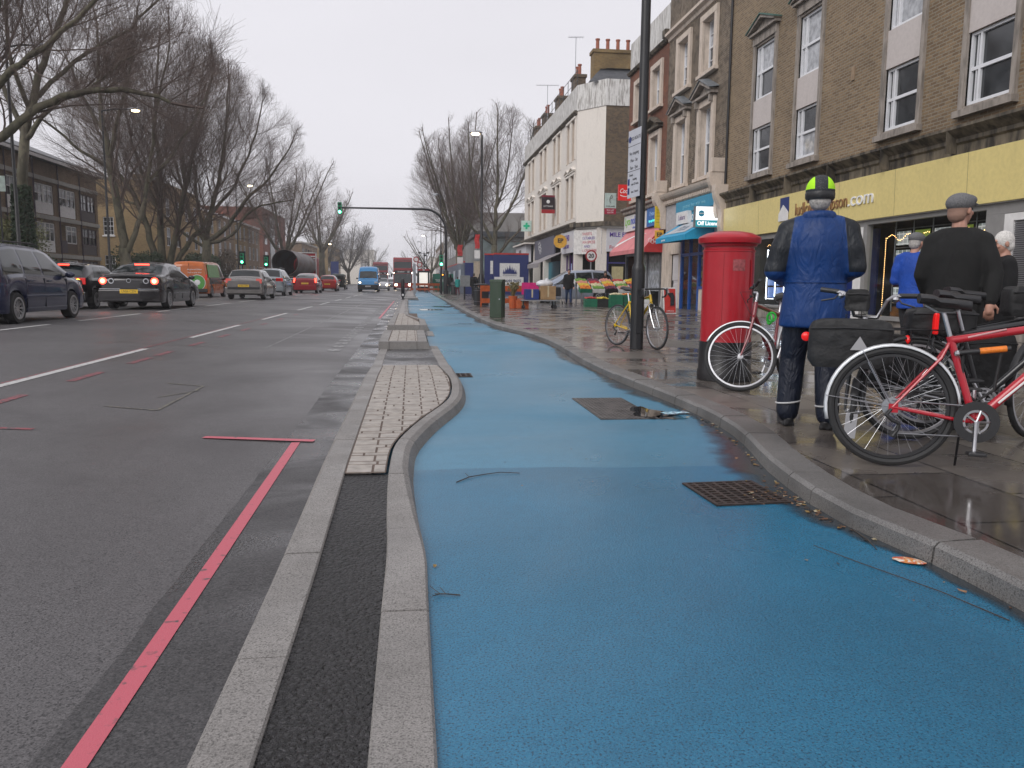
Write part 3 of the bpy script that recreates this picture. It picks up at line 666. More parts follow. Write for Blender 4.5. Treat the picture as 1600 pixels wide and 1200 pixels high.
mb = MB(); mb.prism([(X0+.35, 18.1, .41), (X0+.35, 17.0, .41), (X0+.35, 17.4, .62), (X0+.35, 17.75, .62)], (.12, 0, 0)); mb.obj('dark_cushion', BLACK, b1)
# property cards in the windows and the strings of little lamps
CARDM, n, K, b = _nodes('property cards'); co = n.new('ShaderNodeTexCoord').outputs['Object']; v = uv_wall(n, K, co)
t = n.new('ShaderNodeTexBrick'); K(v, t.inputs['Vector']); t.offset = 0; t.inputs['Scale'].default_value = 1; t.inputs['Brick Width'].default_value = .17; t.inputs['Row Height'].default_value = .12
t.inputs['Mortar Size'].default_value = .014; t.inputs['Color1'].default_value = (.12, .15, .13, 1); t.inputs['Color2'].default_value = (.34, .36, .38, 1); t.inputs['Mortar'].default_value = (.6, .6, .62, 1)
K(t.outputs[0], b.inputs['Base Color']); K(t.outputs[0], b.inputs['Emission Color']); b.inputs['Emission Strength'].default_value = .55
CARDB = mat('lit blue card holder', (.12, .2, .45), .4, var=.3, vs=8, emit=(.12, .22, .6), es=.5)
LED = mat('white led strip', (1, 1, 1), .5, var=0, emit=(.85, .9, 1), es=5)
WARM = mat('warm fairy light', (1, .7, .4), .5, var=0, emit=(1, .55, .2), es=9)
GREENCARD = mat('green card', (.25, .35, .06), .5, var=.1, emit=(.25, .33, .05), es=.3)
k = 0
for c in range(5):
    for r in range(4):
        y, z = 18.75-c*.72, .78+r*.45; k += 1
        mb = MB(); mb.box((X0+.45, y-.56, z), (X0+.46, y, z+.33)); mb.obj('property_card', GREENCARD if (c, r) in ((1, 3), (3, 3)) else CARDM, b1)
mb = MB()
for c in range(6): mb.cyl((X0+.47, 18.83-c*.72, .5), (X0+.47, 18.83-c*.72, 2.75), .018, 6)
for r in range(5): mb.cyl((X0+.47, 18.84, .72+.45*r), (X0+.47, 15.2, .72+.45*r), .014, 6)
mb.obj('card_rail', STEEL, b1)
for c in range(4):
    for r in range(4):
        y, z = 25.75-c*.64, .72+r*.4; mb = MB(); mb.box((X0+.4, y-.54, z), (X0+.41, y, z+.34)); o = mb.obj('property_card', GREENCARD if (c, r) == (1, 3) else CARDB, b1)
mb = MB()
for c in range(5):
    y = 25.79-c*.64; mb.cyl((X0+.36, y, .66), (X0+.36, y, 2.3), .016, 5)
for r in (0, 4): mb.cyl((X0+.36, 25.79, .68+r*.4), (X0+.36, 23.2, .68+r*.4), .007, 5)
mb.obj('led_strip', LED, b1)
mb = MB(); rng = random.Random(5)
for i in range(34): mb.ball((X0+.3, 18.95+.01*rng.random(), .5+i*.055), .0085, 6)
for i in range(60): mb.ball((X0+.3, 18.9-i*.06, 2.3+.07*math.sin(i*.55)+.02*rng.random()), .0085, 6)
for i in range(40): mb.ball((X0+.3, 25.7-i*.06, 2.4+.05*math.sin(i*.8)), .0075, 6)
mb.obj('fairy_lights', WARM, b1, kind='stuff')
mb = MB(); mb.box((X0-.02, 23.1, PZ), (X0+.1, 23.22, 2.6)); mb.obj('timber_post', mat('brown post', (.22, .10, .05), .5), b1)
mb = MB(); mb.tube([(X0-.06, 28.72, 4.8), (X0-.06, 28.76, 12.5)], .045, 8); mb.obj('rain_pipe', BLACK, b1)
mb = MB(); pbox(mb, PW_, 20.35, 20.5, 6.45, 6.8, -.03, 0); mb.obj('wall_vent', mat('clay vent', (.28, .2, .13), .8), b1)

# ---- terraced house with the pedimented windows (shop with blue awning)
b2 = thing('terraced_house', 'dark stock brick house with white pedimented sash windows above the blue awning shop', 'house')
ops = []
for a, b in ((30.35, 31.6), (33.25, 34.5)): ops += [(a, b, 5.35, 8.0), (a, b, 9.32, 11.3)]
mb = MB(); wallgrid(mb, 28.98, 36.0, 4.9, 13.6, ops, PW_, .28, 0, 1); mb.box((X0, 28.98, 13.6), (X0+10, 36.0, 13.7))
mb.poly([(X0, 36, 4.4), (X0+10, 36, 4.4), (X0+10, 36, 13.6), (X0, 36, 13.6)]); mb.obj('wall', [BRK2, CREAM], b2)
mb = MB(); mould(mb, PW_, 28.98, 36.0, [(0, 11.75), (-.06, 11.78), (-.1, 11.9), (-.24, 11.98), (-.24, 12.1), (0, 12.18)]); mb.obj('string_course', CREAM, b2)
for a, b in ((30.35, 31.6), (33.25, 34.5)):
    for z0, z1, ped in ((5.35, 8.0, 1), (9.32, 11.3, 0)):
        mb = MB()
        for u, v in ((a-.27, a-.003), (b+.003, b+.27)): pbox(mb, PW_, u, v, z0-.02, z1+.003, -.12, .0)
        pbox(mb, PW_, a-.27, b+.27, z1+.004, z1+.24, -.121, 0); pbox(mb, PW_, a-.34, b+.34, z0-.16, z0-.021, -.2, 0); mb.obj('window_surround', CREAM, b2, bevel=.012)
        if ped:
            mb = MB(); pediment(mb, PW_, a-.3, b+.3, z1+.3, .52, .36, .09); pbox(mb, PW_, a-.25, b+.25, z1+.242, z1+.3, -.1, 0)
            for s in (a-.2, b+.06): pbox(mb, PW_, s, s+.14, z1+.03, z1+.3, -.26, -.125)
            mb.obj('pediment', STONE, b2)
            mb = MB(); um = (a+b)/2; q = (b-a)/2+.5
            for s in (1, -1): mb.prism([PW_(um, z1+.95, -.4), PW_(um+s*q, z1+.455, -.4), PW_(um+s*q, z1+.48, -.4), PW_(um, z1+.98, -.4)], (.4, 0, .06))
            mb.obj('lead_hood', LEAD, b2)
        window(b2, PW_, a, b, z0, z1, .24, style='grid' if z0 > 9 else 'sash2', gm=(GLASSD, CURT))
mb = MB(); mould(mb, PW_, 29.3, 35.7, [(0, 4.62), (-.08, 4.62), (-.08, 4.8), (-.28, 4.9), (-.34, 4.98), (-.38, 5.08), (0, 5.2)])
for i in range(26): pbox(mb, PW_, 29.4+i*.24, 29.52+i*.24, 4.66, 4.795, -.2, -.081)
mb.obj('cornice', CREAM, b2)
for y in (28.98, 35.72):
    mb = MB(); console(mb, PW_, y, y+.3, 3.6, 5.25, .5); pbox(mb, PW_, y-.03, y+.33, 5.25, 5.75, -.5, 0); mb.obj('console', CREAM, b2, bevel=.01)
TEAL = mat('teal sign', (.02, .26, .42), .4, var=.05); PALEB = mat('pale grey board', (.42, .42, .45), .45)
mb = MB(); pbox(mb, PW_, 29.35, 35.7, 3.0, 4.6, .0, .1); mb.obj('shop_header', PALEB, b2)
mb = MB(); pbox(mb, PW_, 29.5, 33.9, 4.1, 4.58, -.16, -.001); pbox(mb, PW_, 29.5, 33.5, 3.55, 4.08, -.12, -.001); sb = mb.obj('sign_board', TEAL, b2)
text('HOT FOOD & WINE', .34, WHITELET, sb, (X0-.125, 31.55, 3.83), FACE_W, bold=.02, sx=.85)
text('groceries  beer  wine  news', .22, mat('light blue letters', (.2, .5, .62), .5), sb, (X0-.165, 31.7, 4.34), FACE_W, sx=1.05)
mb = MB(); pbox(mb, PW_, 32.0, 33.4, 3.62, 4.12, -.3, -.13); o = mb.obj('small_sign', WHITEP, b2); text('Lebara', .3, mat('grey letters', (.25, .2, .3), .5), o, (X0-.305, 32.7, 3.88), FACE_W, bold=.01)
for a in ((33.5, 33.72, 3.0, -.03), (34.95, 35.99, 3.0, -.05), (28.98, 29.35, 3.6, -.04)):
    mb = MB(); pbox(mb, PW_, a[0], a[1], PZ, a[2], a[3], .1); mb.obj('pilaster', CREAM, b2, bevel=.008)
mb = MB(); pbox(mb, PW_, 33.72, 34.95, 2.45, 3.0, 0, .1); mb.obj('door_lintel', CREAM, b2)
mb = MB(); pbox(mb, PW_, 33.8, 34.9, PZ, 2.42, .12, .17)
for z in (.3, 1.3): pbox(mb, PW_, 33.95, 34.75, z, z+.85, .10, .125)
o = mb.obj('door', mat('white panelled door', (.6, .58, .6), .4, var=.05), b2, bevel=.006); mb = MB(); mb.box((X0+.08, 34.7, 1.0), (X0+.1, 34.78, 1.3)); mb.obj('letter_plate', BLACK, o)
mb = MB()
for u in (33.38, 32.35, 31.3, 30.3, 29.42): pbox(mb, PW_, u-.07, u+.07, PZ, 3.0, -.03, .08)
pbox(mb, PW_, 29.42, 33.3, 2.3, 2.42, -.025, .07); pbox(mb, PW_, 29.42, 31.3, .95, 1.05, -.026, .07); mb.obj('shop_frame', mat('cobalt paint', (.01, .07, .3), .3), b2)
mb = MB(); pbox(mb, PW_, 29.42, 31.3, PZ, .95, .0, .05); mb.obj('stall_riser', CREAM, b2)
mb = MB(); mb.poly([PW_(29.42, 1.0, .03), PW_(33.3, 1.0, .03), PW_(33.3, 2.99, .03), PW_(29.42, 2.99, .03)]); mb.poly([PW_(31.3, PZ, .03), PW_(33.3, PZ, .03), PW_(33.3, 1, .03), PW_(31.3, 1, .03)]); mb.obj('shop_window', SHOPG, b2)
mb = MB(); rng = random.Random(2)
for r in range(5):
    for c in range(22): mb.box((X0+.7, 29.5+c*.17, .4+r*.5), (X0+.85, 29.62+c*.17, .4+r*.5+rng.uniform(.15, .38)), rng.randrange(5))
mb.box((X0+1.2, 29.4, PZ), (X0+1.3, 33.4, 3), 5)
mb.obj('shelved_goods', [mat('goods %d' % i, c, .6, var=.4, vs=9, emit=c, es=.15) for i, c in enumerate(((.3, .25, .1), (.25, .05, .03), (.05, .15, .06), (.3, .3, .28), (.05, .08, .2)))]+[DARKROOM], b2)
aw = MB()
ya, yb, xf, zt, zf, zb = 29.75, 33.45, 10.35, 3.72, 3.02, 2.82
aw.prism([(X0, ya, zt), (xf, ya, zf), (xf, ya, zb), (xf+.02, ya, zb), (xf+.02, ya, zf-.01), (X0, ya, zt-.03)], (0, yb-ya, 0))
aw.prism([(X0, ya, zt-.03), (xf+.02, ya, zf-.02), (xf+.02, ya, zb), (X0, ya, zb+.1)], (0, .015, 0)); aw.prism([(X0, yb, zt-.03), (xf+.02, yb, zf-.02), (xf+.02, yb, zb), (X0, yb, zb+.1)], (0, -.015, 0))
o = tag(aw.obj('awning', mat('blue awning canvas', (.01, .30, .52), .55, var=.08, bump=.2, bs=30), smooth=False), 'bright blue sloping shop awning on the dark brick house', 'awning')
tilt = math.atan2(zt-zf, X0-xf)
mb = MB(); mb.prism([(X0-.15, 30.2, zt-.02*0-.09+.012), (X0-.15, 32.6, zt-.09+.012), (xf+.2, 32.95, zf+.12+.014), (xf+.2, 30.35, zf+.12+.014)], (-.004, 0, .006)); p_ = mb.obj('awning_panel', mat('grey canvas panel', (.42, .45, .48), .6), o)
text('Pizza', .6, mat('slate letters', (.10, .13, .18), .6), p_, (X0-.62, 31.55, zt-.36), (tilt, 0, R_(-90)), bold=.02, shear=.3)
text('groceries', .13, WHITELET, o, (xf-.012, 32.4, 2.92), FACE_W)
# illuminated box sign standing out from the wall
t = thing('box_sign', 'lit white and teal OFF LICENCE box sign above the red pillar box', 'sign', (10.55, 29.3, 3.25))
mb = MB(); mb.box((0, 0, 0), (1.08, .18, .78)); mb.obj('casing', STEEL, t)
mb = MB(); mb.box((.03, -.01, .27), (1.05, 0, .76)); mb.obj('sign_face', mat('lit white sign face', (.85, .88, .9), .4, var=0, emit=(.9, .95, 1), es=.9), t)
mb = MB(); mb.box((.03, -.01, .02), (1.05, 0, .265)); mb.obj('lower_face', mat('lit teal sign face', (.01, .22, .28), .4, var=0, emit=(.01, .25, .32), es=.6), t)
text('Off Licence', .2, mat('lit letters', (.9, .9, .9), .5, var=0, emit=(1, 1, 1), es=.6), t, (.54, -.012, .145), FACE_S, bold=.03, sx=.98)
mb = MB(); mb.cyl((.24, -.014, .51), (.24, -.02, .51), .115, 24); o = mb.obj('round_logo', TEAL, t); mb = MB(); mb.box((.13, -.026, .5), (.35, -.021, .525)); mb.obj('logo_bar', WHITELET, o)
text('navixa', .17, mat('pale grey letters', (.5, .55, .6), .5, var=0), t, (.7, -.012, .5), FACE_S, space=1.3)
mb = MB(); mb.box((1.08, .05, .15), (1.2, .12, .2)); mb.box((1.08, .05, .6), (1.2, .12, .65)); mb.obj('bracket', STEEL, t)

# ---- third house: orange brick, white parapet, red awning
b3 = thing('terraced_house', 'narrow orange-red brick house with a white rendered parapet, behind the tall black post', 'house')
ops = []
for a, b in ((37.0, 38.2), (39.9, 41.1)): ops += [(a, b, 5.4, 8.0), (a, b, 9.35, 11.1)]
mb = MB(); wallgrid(mb, 36.02, 42.5, 4.7, 11.9, ops, PW_, .25, 0, 2); wallgrid(mb, 36.02, 42.5, 11.9, 13.4, [], PW_, .1, 1)
mb.poly([(X0, 42.5, 0), (X0+9, 42.5, 0), (X0+9, 42.5, 13.4), (X0, 42.5, 13.4)], 0); mb.box((X0, 36.02, 13.4), (X0+9, 42.5, 13.5), 1); mb.poly([(X0, 36.02, 11.9), (X0+3, 36.02, 11.9), (X0+3, 36.02, 13.4), (X0, 36.02, 13.4)], 1)
mb.obj('wall', [BRK3, WREND2, CREAM], b3)
mb = MB(); mould(mb, PW_, 36.02, 42.5, [(0, 11.85), (-.12, 11.88), (-.2, 12.0), (0, 12.06)]); pbox(mb, PW_, 36.1, 36.5, 12.06, 12.4, -.2, 0); mb.obj('string_course', STONED, b3)
for a, b in ((37.0, 38.2), (39.9, 41.1)):
    for z0, z1, ped in ((5.4, 8.0, 1), (9.35, 11.1, 0)):
        mb = MB()
        for u, v in ((a-.27, a-.003), (b+.003, b+.27)): pbox(mb, PW_, u, v, z0-.02, z1+.003, -.12, 0)
        pbox(mb, PW_, a-.27, b+.27, z1+.004, z1+.24, -.121, 0); pbox(mb, PW_, a-.34, b+.34, z0-.16, z0-.021, -.2, 0)
        mb.obj('window_surround', CREAM, b3, bevel=.012)
        if ped: mb = MB(); pediment(mb, PW_, a-.3, b+.3, z1+.3, .5, .36, .1); mb.obj('pediment', STONED, b3)
        window(b3, PW_, a, b, z0, z1, .2, style='sash2', gm=(GLASSD, CURT))
mb = MB(); mould(mb, PW_, 36.3, 42.5, [(0, 4.7), (-.1, 4.72), (-.16, 4.85), (-.36, 4.95), (-.36, 5.05), (0, 5.15)])
for i in range(20): pbox(mb, PW_, 36.4+i*.3, 36.54+i*.3, 4.74, 4.86, -.28, -.1)
mb.obj('cornice', STONE, b3); mb = MB(); console(mb, PW_, 36.03, 36.3, 3.7, 5.2, .45); mb.obj('console', CREAM, b3)
mb = MB(); pbox(mb, PW_, 36.3, 42.5, 2.7, 4.7, 0, .1); mb.obj('shop_header', PALEB, b3)
mb = MB(); pbox(mb, PW_, 38.2, 42.4, 3.85, 4.66, -.14, -.001); o = mb.obj('sign_board', WHITEP, b3)
text('Lyca', .55, mat('green letters', (.2, .5, .05), .5, var=0), o, (X0-.145, 42.2, 4.35), FACE_W, align='LEFT', bold=.02); text('mobile', .55, mat('blue letters', (.06, .10, .45), .5, var=0), o, (X0-.145, 41.15, 4.35), FACE_W, align='LEFT', bold=.02)
text('call the world for less', .17, MATS['blue letters'], o, (X0-.145, 40, 4.0), FACE_W)
mb = MB(); pbox(mb, PW_, 36.45, 38.15, 3.85, 4.72, -.18, -.001); o = mb.obj('sign_board', mat('mid blue board', (.02, .13, .42), .4), b3); text('Oyster', .3, mat('pale blue letters', (.3, .5, .8), .5, var=0), o, (X0-.185, 37.3, 4.42), FACE_W); text('top up here', .2, mat('cyan lit letters', (.1, .8, .7), .5, var=0, emit=(.1, .9, .7), es=.7), o, (X0-.185, 37.3, 4.1), FACE_W)
REDA = mat('red canvas', (.38, .018, .02), .6, var=.1, bump=.2, bs=30); PINK = mat('faded pink canvas', (.62, .20, .21), .6, var=.1, vs=1.5, bump=.2, bs=30)
ya, yb, xf, zt, zf, zb = 35.95, 42.4, 10.6, 3.84, 2.78, 2.58
aw = MB(); aw.mi = 0; aw.prism([(X0, ya, zt), (xf, ya, zf), (xf, ya, zb), (xf+.02, ya, zb), (xf+.02, ya, zf-.01), (X0, ya, zt-.03)], (0, yb-ya, 0))
aw.mi = 1; aw.prism([(X0-.01, ya+.012, zt+.004), (xf-.004, ya+.012, zf+.004), (xf-.004, ya, zb), (X0-.01, ya, zb)], (0, -.015, 0))
o = tag(aw.obj('awning', [PINK, REDA]), 'faded pink-red sloping awning with a white wave above the fruit stall', 'awning')
mb = MB()
for (c, r) in ((0, 0), (.13, -.06), (.26, 0), (.39, -.06), (.52, 0)): mb.ring((10.86+c*.85, ya-.006, 3.12+r), .085, .01, k=20, kk=5)
mb.obj('ring_emblem', WHITELET, o); text('grocery', .1, WHITELET, o, (11.05, ya-.008, 2.86), FACE_S)
mb = MB(); rows = []
for i in range(15):
    t_ = i/14; y = 42.2-4.4*t_; s = .62-.28*math.sin(t_*2.2)-.1*t_; wd = .16*(1-t_)**1.4+.012
    f = lambda q: (X0-(X0-xf)*q-.006, y, zt-(zt-zf)*q+.012)
    rows.append([f(s), f(s+wd)])
mb.sheet(rows); mb.obj('white_wave', WHITELET, o)
mb = MB(); pbox(mb, PW_, 36.3, 42.5, PZ, 2.7, .5, .6, 0); 
for u in (36.35, 38.4, 40.4, 42.35): pbox(mb, PW_, u-.08, u+.08, PZ, 2.7, -.02, .1, 1)
pbox(mb, PW_, 36.3, 42.5, 2.55, 2.69, -.02, .08, 1); mb.obj('shopfront', [DARKIN, mat('grey paint', (.12, .12, .13), .5)], b3)
mb = MB(); mb.poly([PW_(36.4, .8, .03), PW_(40.4, .8, .03), PW_(40.4, 2.55, .03), PW_(36.4, 2.55, .03)]); mb.obj('shop_window', CURT, b3)
t = thing('yellow_sign', 'yellow hanging sign with rounded corners beside the blue boards', 'sign', (11.0, 35.8, 3.65)); mb = MB(); mb.box((0, 0, 0), (.42, .05, .98)); o = mb.obj('sign_face', mat('yellow sign face', (.62, .45, .02), .4), t, bevel=.04)
for i in range(5): mb = MB(); mb.box((.08, -.008, .25+i*.14), (.34, -.001, .27+i*.14)); mb.obj('print_line', mat('olive print', (.3, .25, .03), .5), t)
t = thing('payment_sign', 'small amber plaque with two letters hanging under the yellow sign', 'sign', (10.95, 35.55, 3.12)); mb = MB(); mb.box((0, 0, 0), (.42, .04, .42)); mb.obj('plaque', mat('amber plaque', (.7, .38, .05), .4), t, bevel=.03); text('EP', .25, BLACKLET, t, (.21, -.005, .22), FACE_S, bold=.02)
t = thing('drinks_sign', 'red projecting COCA-COLA sign with white script', 'sign', (10.72, 41.3, 5.42))
mb = MB(); mb.box((0, 0, 0), (1.15, .16, .8)); mb.obj('casing', mat('red sign face', (.55, .02, .02), .35, var=.03, emit=(.5, .01, .01), es=.25), t)
text('Coca-Cola', .33, WHITELET, t, (.56, -.004, .47), FACE_S, shear=.35, bold=.012, sx=.72)
mb = MB(); mb.sheet([[(.08+i*.1, -.006, .24-.06*math.sin(i*.6)), (.08+i*.1, -.006, .24-.06*math.sin(i*.6)+.05*(1-i/10))] for i in range(11)]); mb.obj('white_wave', WHITELET, t)
mb = MB(); mb.box((1.15, .05, .1), (1.3, .1, .7)); mb.obj('bracket', STEEL, t)
t = thing('estate_board', 'pale green and crimson letting board, left of the red drinks sign', 'sign', (10.42, 43.0, 4.85))
mb = MB(); mb.box((0, 0, .32), (.62, .05, 1.12)); mb.obj('upper_panel', mat('pale mint panel', (.45, .58, .55), .5), t); mb = MB(); mb.box((0, 0, 0), (.62, .05, .315)); o = mb.obj('lower_panel', mat('crimson panel', (.35, .015, .05), .5), t)
mb = MB(); mb.tube([(.3, -.01, .6), (.26, -.01, .72), (.28, -.01, .9), (.38, -.01, 1.02), (.42, -.01, .92), (.34, -.01, .82)], .014, 5); mb.obj('loop_logo', BLACK, t)
text('PETER JAMES', .09, BLACKLET, t, (.31, -.006, .42), FACE_S); text('TO LET', .13, WHITELET, t, (.31, -.006, .2), FACE_S); text('020 7790', .09, WHITELET, t, (.31, -.006, .08), FACE_S)
mb = MB(); mb.box((.62, 0, .1), (1.1, .04, .14)); mb.box((.62, 0, .9), (1.1, .04, .94)); mb.obj('bracket', STEEL, t)

# ---- white corner building across the side street
b4 = thing('corner_building', 'tall off-white rendered corner building with a dark brick flank and roof railings', 'building')
P4 = lambda u, z, d: (X0+d, u, z)
YC, YS, XS = 56.0, 53.9, 13.0
ops = []; pairs = [(56.5, 59.6), (62.0, 65.3), (68.2, 72.0), (75.0, 79.0)]
for a, b in pairs:
    w_ = (b-a)*.36
    for u in (a+.1, b-.1-w_): ops += [(u, u+w_, 5.7, 8.7), (u, u+w_, 9.75, 12.5)]
mb = MB(); wallgrid(mb, YC, 81.5, 5.0, 13.0, ops, P4, .25, 0, 1)
mb.poly([(X0, YC, 5), (XS, YS, 5), (XS, YS, 13), (X0, YC, 13)])
mb.box((X0, 81.5, 0), (X0+12, 81.6, 14.5)); mb.obj('wall', [WREND, CREAM], b4)
mb = MB(); mb.poly([(XS, YS, 5), (24, YS, 5), (24, YS, 12.9), (XS, YS, 12.9)]); mb.obj('brick_flank', BRKF, b4)
mb = MB()
for q in (((X0-.06, 81.5), (X0-.06, YC-.02)), ((X0-.06, YC-.02), (XS-.02, YS-.06)), ((XS-.02, YS-.06), (24, YS-.06))):
    (xa, ya), (xb, yb) = q; mb.prism([(xa, ya, 12.9), (xb, yb, 12.9), (xb, yb, 14.6), (xa, ya, 14.6)], (.2, .2, 0))
mb.obj('parapet', WREND2, b4)
mb = MB(); mould(mb, P4, YC, 81.5, [(0, 12.7), (-.1, 12.72), (-.25, 12.85), (-.25, 12.93), (0, 13.0)]); mould(mb, P4, YC, 81.5, [(0, 4.9), (-.15, 4.92), (-.3, 5.1), (-.45, 5.2), (-.45, 5.3), (0, 5.42)])
mb.M = None; mb.prism([(X0-.45, YC-.1, 5.0), (XS-.2, YS-.45, 5.0), (24, YS-.45, 5.0), (24, YS, 5.0), (XS, YS, 5.0), (X0, YC, 5.0)], (0, 0, .3)); mb.obj('cornice', STONED, b4)
for a, b in pairs:
    w_ = (b-a)*.36
    for u in (a+.1, b-.1-w_):
        for z0, z1, ped in ((5.7, 8.7, 1), (9.75, 12.5, 0)):
            mb = MB()
            for p, q in ((u-.18, u-.003), (u+w_+.003, u+w_+.18)): pbox(mb, P4, p, q, z0, z1, -.08, 0)
            pbox(mb, P4, u-.2, u+w_+.2, z1+.003, z1+.16, -.12, 0)
            if ped: pediment(mb, P4, u-.14, u+w_+.14, z1+.2, .34, .22, .07)
            mb.obj('window_surround', WREND, b4); window(b4, P4, u, u+w_, z0, z1, .2, style='sash2', fm=CREAM, gm=mat('boarded taupe pane', (.16, .13, .11), .3, var=.3, vs=2))
mb = MB(); mb.prism([(X0+.4, YS+.5, 14.5), (24, YS+.5, 14.5), (24, YS+1.4, 15.6), (X0+1.4, YS+1.4, 15.6)], (0, .01, 0)); mb.prism([(X0+.4, YS+2.5, 14.5), (X0+.4, 81, 14.5), (X0+1.6, 81, 15.7), (X0+1.6, YS+2.5, 15.7)], (.01, 0, 0)); mb.box((X0+1.4, YS+1.4, 14.5), (24, 81, 15.6)); 
mb.prism([(X0+1.2, YS+1.2, 15.6), (24, YS+1.2, 15.6), (24, YS+5, 16.6), (X0+4, YS+5, 16.6)], (0, .02, 0)); mb.obj('mansard_roof', SLATE, b4)
POT = mat('terracotta chimney pot', (.30, .10, .06), .8, var=.2)
def chimney(x, y, wx, wy, z0, z1, n, m):
    mb = MB(); mb.box((x, y, z0), (x+wx, y+wy, z1)); mb.box((x-.08, y-.08, z1), (x+wx+.08, y+wy+.08, z1+.22)); c = mb.obj('chimney', m, b4)
    for i in range(n):
        mb = MB(); px_, py_ = (x+wx*(i+.5)/n, y+wy/2) if wx > wy else (x+wx/2, y+wy*(i+.5)/n)
        mb.lathe([(.17, 0), (.13, .1), (.12, .7), (.16, .74), (.16, .82), (.11, .82)], (px_, py_, z1+.2), 12); mb.obj('chimney_pot', POT, c)
chimney(12.6, 56.2, 3.6, 1.0, 14.6, 16.9, 5, brick_mat('ochre chimney brick', (.30, .19, .06), (.22, .13, .04), (.2, .17, .12), stain=.4))
for y, z in ((61, 16.4), (68, 16.4), (75, 16.4), (80, 16.2)): chimney(X0+.8, y, .8, 1.5, 14.6, z, 2, BRKF)
mb = MB(); 
for y in [57+1.7*i for i in range(15)]: mb.cyl((X0+.15, y, 14.5), (X0+.15, y, 15.9), .025, 5)
for z in (15.2, 15.85): mb.cyl((X0+.15, 57, z), (X0+.15, 81.2, z), .02, 5)
mb.obj('roof_railing', BLACK, b4)
def aerial(x, y, z, h, boom, arms, lab):
    t = thing('tv_aerial', lab, 'aerial', (x, y, z)); mb = MB(); mb.cyl((0, 0, 0), (0, 0, h), .025, 6); mb.obj('mast', STEEL, t)
    mb = MB(); mb.cyl((-boom/2, 0, h), (boom/2, .1, h+.1), .02, 5)
    for i in range(arms): q = -boom/2+boom*i/(arms-1); mb.cyl((q, -.25, h+.05), (q, .3, h+.05), .012, 4)
    mb.obj('boom', STEEL, t)
aerial(X0+.9, 74, 15.6, 3.2, 2.0, 7, 'tall thin tv aerial above the railings of the corner building, further along'); aerial(X0+1.0, 62, 15.6, 3.9, 1.1, 6, 'tv aerial near the broad chimney stack')
# ground floor shops of the corner building
mb = MB(); mb.box((X0+.6, 57, 0), (24, 81, 4.9), 0); mb.box((XS+.7, YS+.6, 0), (24, 57, 4.9), 0)
for y in (80.9, 74.2, 68.6, 60.3): mb.box((X0-.1, y, 0), (X0+.5, y+.6, 4.9), 1)
mb.box((X0-.05, YC-.3, 0), (X0+.5, YC+.3, 4.9), 1); mb.box((XS-.4, YS-.05, 0), (XS+.25, YS+.5, 4.9), 1); mb.box((XS+1.9, YS-.05, 0), (XS+3.1, YS+.5, 4.9), 1); mb.box((XS+6.8, YS-.05, 0), (24, YS+.5, 4.9), 1)
mb.obj('ground_floor', [DARKIN, WREND], b4)
def board(x0, y0, x1, y1, z0, z1, m, name='sign_board', th=.12):
    mb = MB(); d = Vector((x1-x0, y1-y0, 0)).normalized(); n_ = Vector((d.y, -d.x, 0))*th
    mb.prism([(x0, y0, z0), (x1, y1, z0), (x1, y1, z1), (x0, y0, z1)], n_); return mb.obj(name, m, b4)
VIOLET = mat('violet letters', (.10, .04, .32), .5, var=0); REDL = mat('red letters', (.5, .04, .08), .5, var=0)
SIGNW = mat('off white sign', (.6, .6, .64), .45, var=.05)
o = board(XS+.2, YS-.02, XS+5.2, YS-.02, 3.3, 4.85, SIGNW); ys_ = YS-.145
text('MILE END CASH &', .42, VIOLET, o, (XS+.4, ys_, 4.42), FACE_S, align='LEFT', bold=.02, sx=.9); text('Wholesale', .32, mat('slate blue letters', (.1, .15, .35), .5, var=0), o, (XS+1.6, ys_, 4.0), FACE_S, align='LEFT', bold=.01); text('Fruit Veg & MEAT', .34, REDL, o, (XS+.4, ys_, 3.58), FACE_S, align='LEFT', bold=.01)
o = board(X0-.05, YC-.1, XS-.05, YS-.02, 3.15, 4.8, mat('white sign box', (.68, .66, .64), .45))
ang = math.atan2(YS-YC, XS-X0); ra = (R_(90), 0, ang)
mid = Vector(((X0+XS)/2, (YC+YS)/2, 0))+Vector((math.sin(ang), -math.cos(ang), 0))*.2
for i, s in enumerate(('SWEETS', 'VEGETABLES', 'ASIAN SPICES', 'AND', 'HALAL GROCERIES')): text(s, .26, REDL if i % 2 == 0 else VIOLET, o, (mid.x, mid.y, 4.5-i*.28), ra, sx=.95)
o = board(X0-.05, 60.2, X0-.05, YC-.1, 3.3, 4.8, SIGNW); text('MILE END', .6, VIOLET, o, (X0-.18, 58.4, 4.35), FACE_W, bold=.02, sx=.9); text('CASH & CARRY', .36, VIOLET, o, (X0-.18, 58.4, 3.75), FACE_W, sx=.9)
o = board(X0-.05, 73.5, X0-.05, 63.5, 3.2, 4.9, mat('slate grey board', (.11, .11, .15), .5)); mb = MB(); rng = random.Random(9)
for i in range(26): a = rng.uniform(0, 6.28); r = rng.uniform(.15, .6); c = (70.8+r*1.6*math.cos(a), 4.1+r*math.sin(a)); mb.prism([(X0-.176, c[0], c[1]), (X0-.176, c[0]-.2, c[1]+.12), (X0-.176, c[0]-.3, c[1]-.05)], (-.004, 0, 0))
mb.obj('white_scrollwork', WHITELET, o)
mb = MB(); mb.box((X0+.3, 63.4, PZ), (X0+.4, 70.5, 2.9)); mb.obj('teal_hoarding', mat('teal boards', (.01, .16, .22), .5, var=.1), b4)
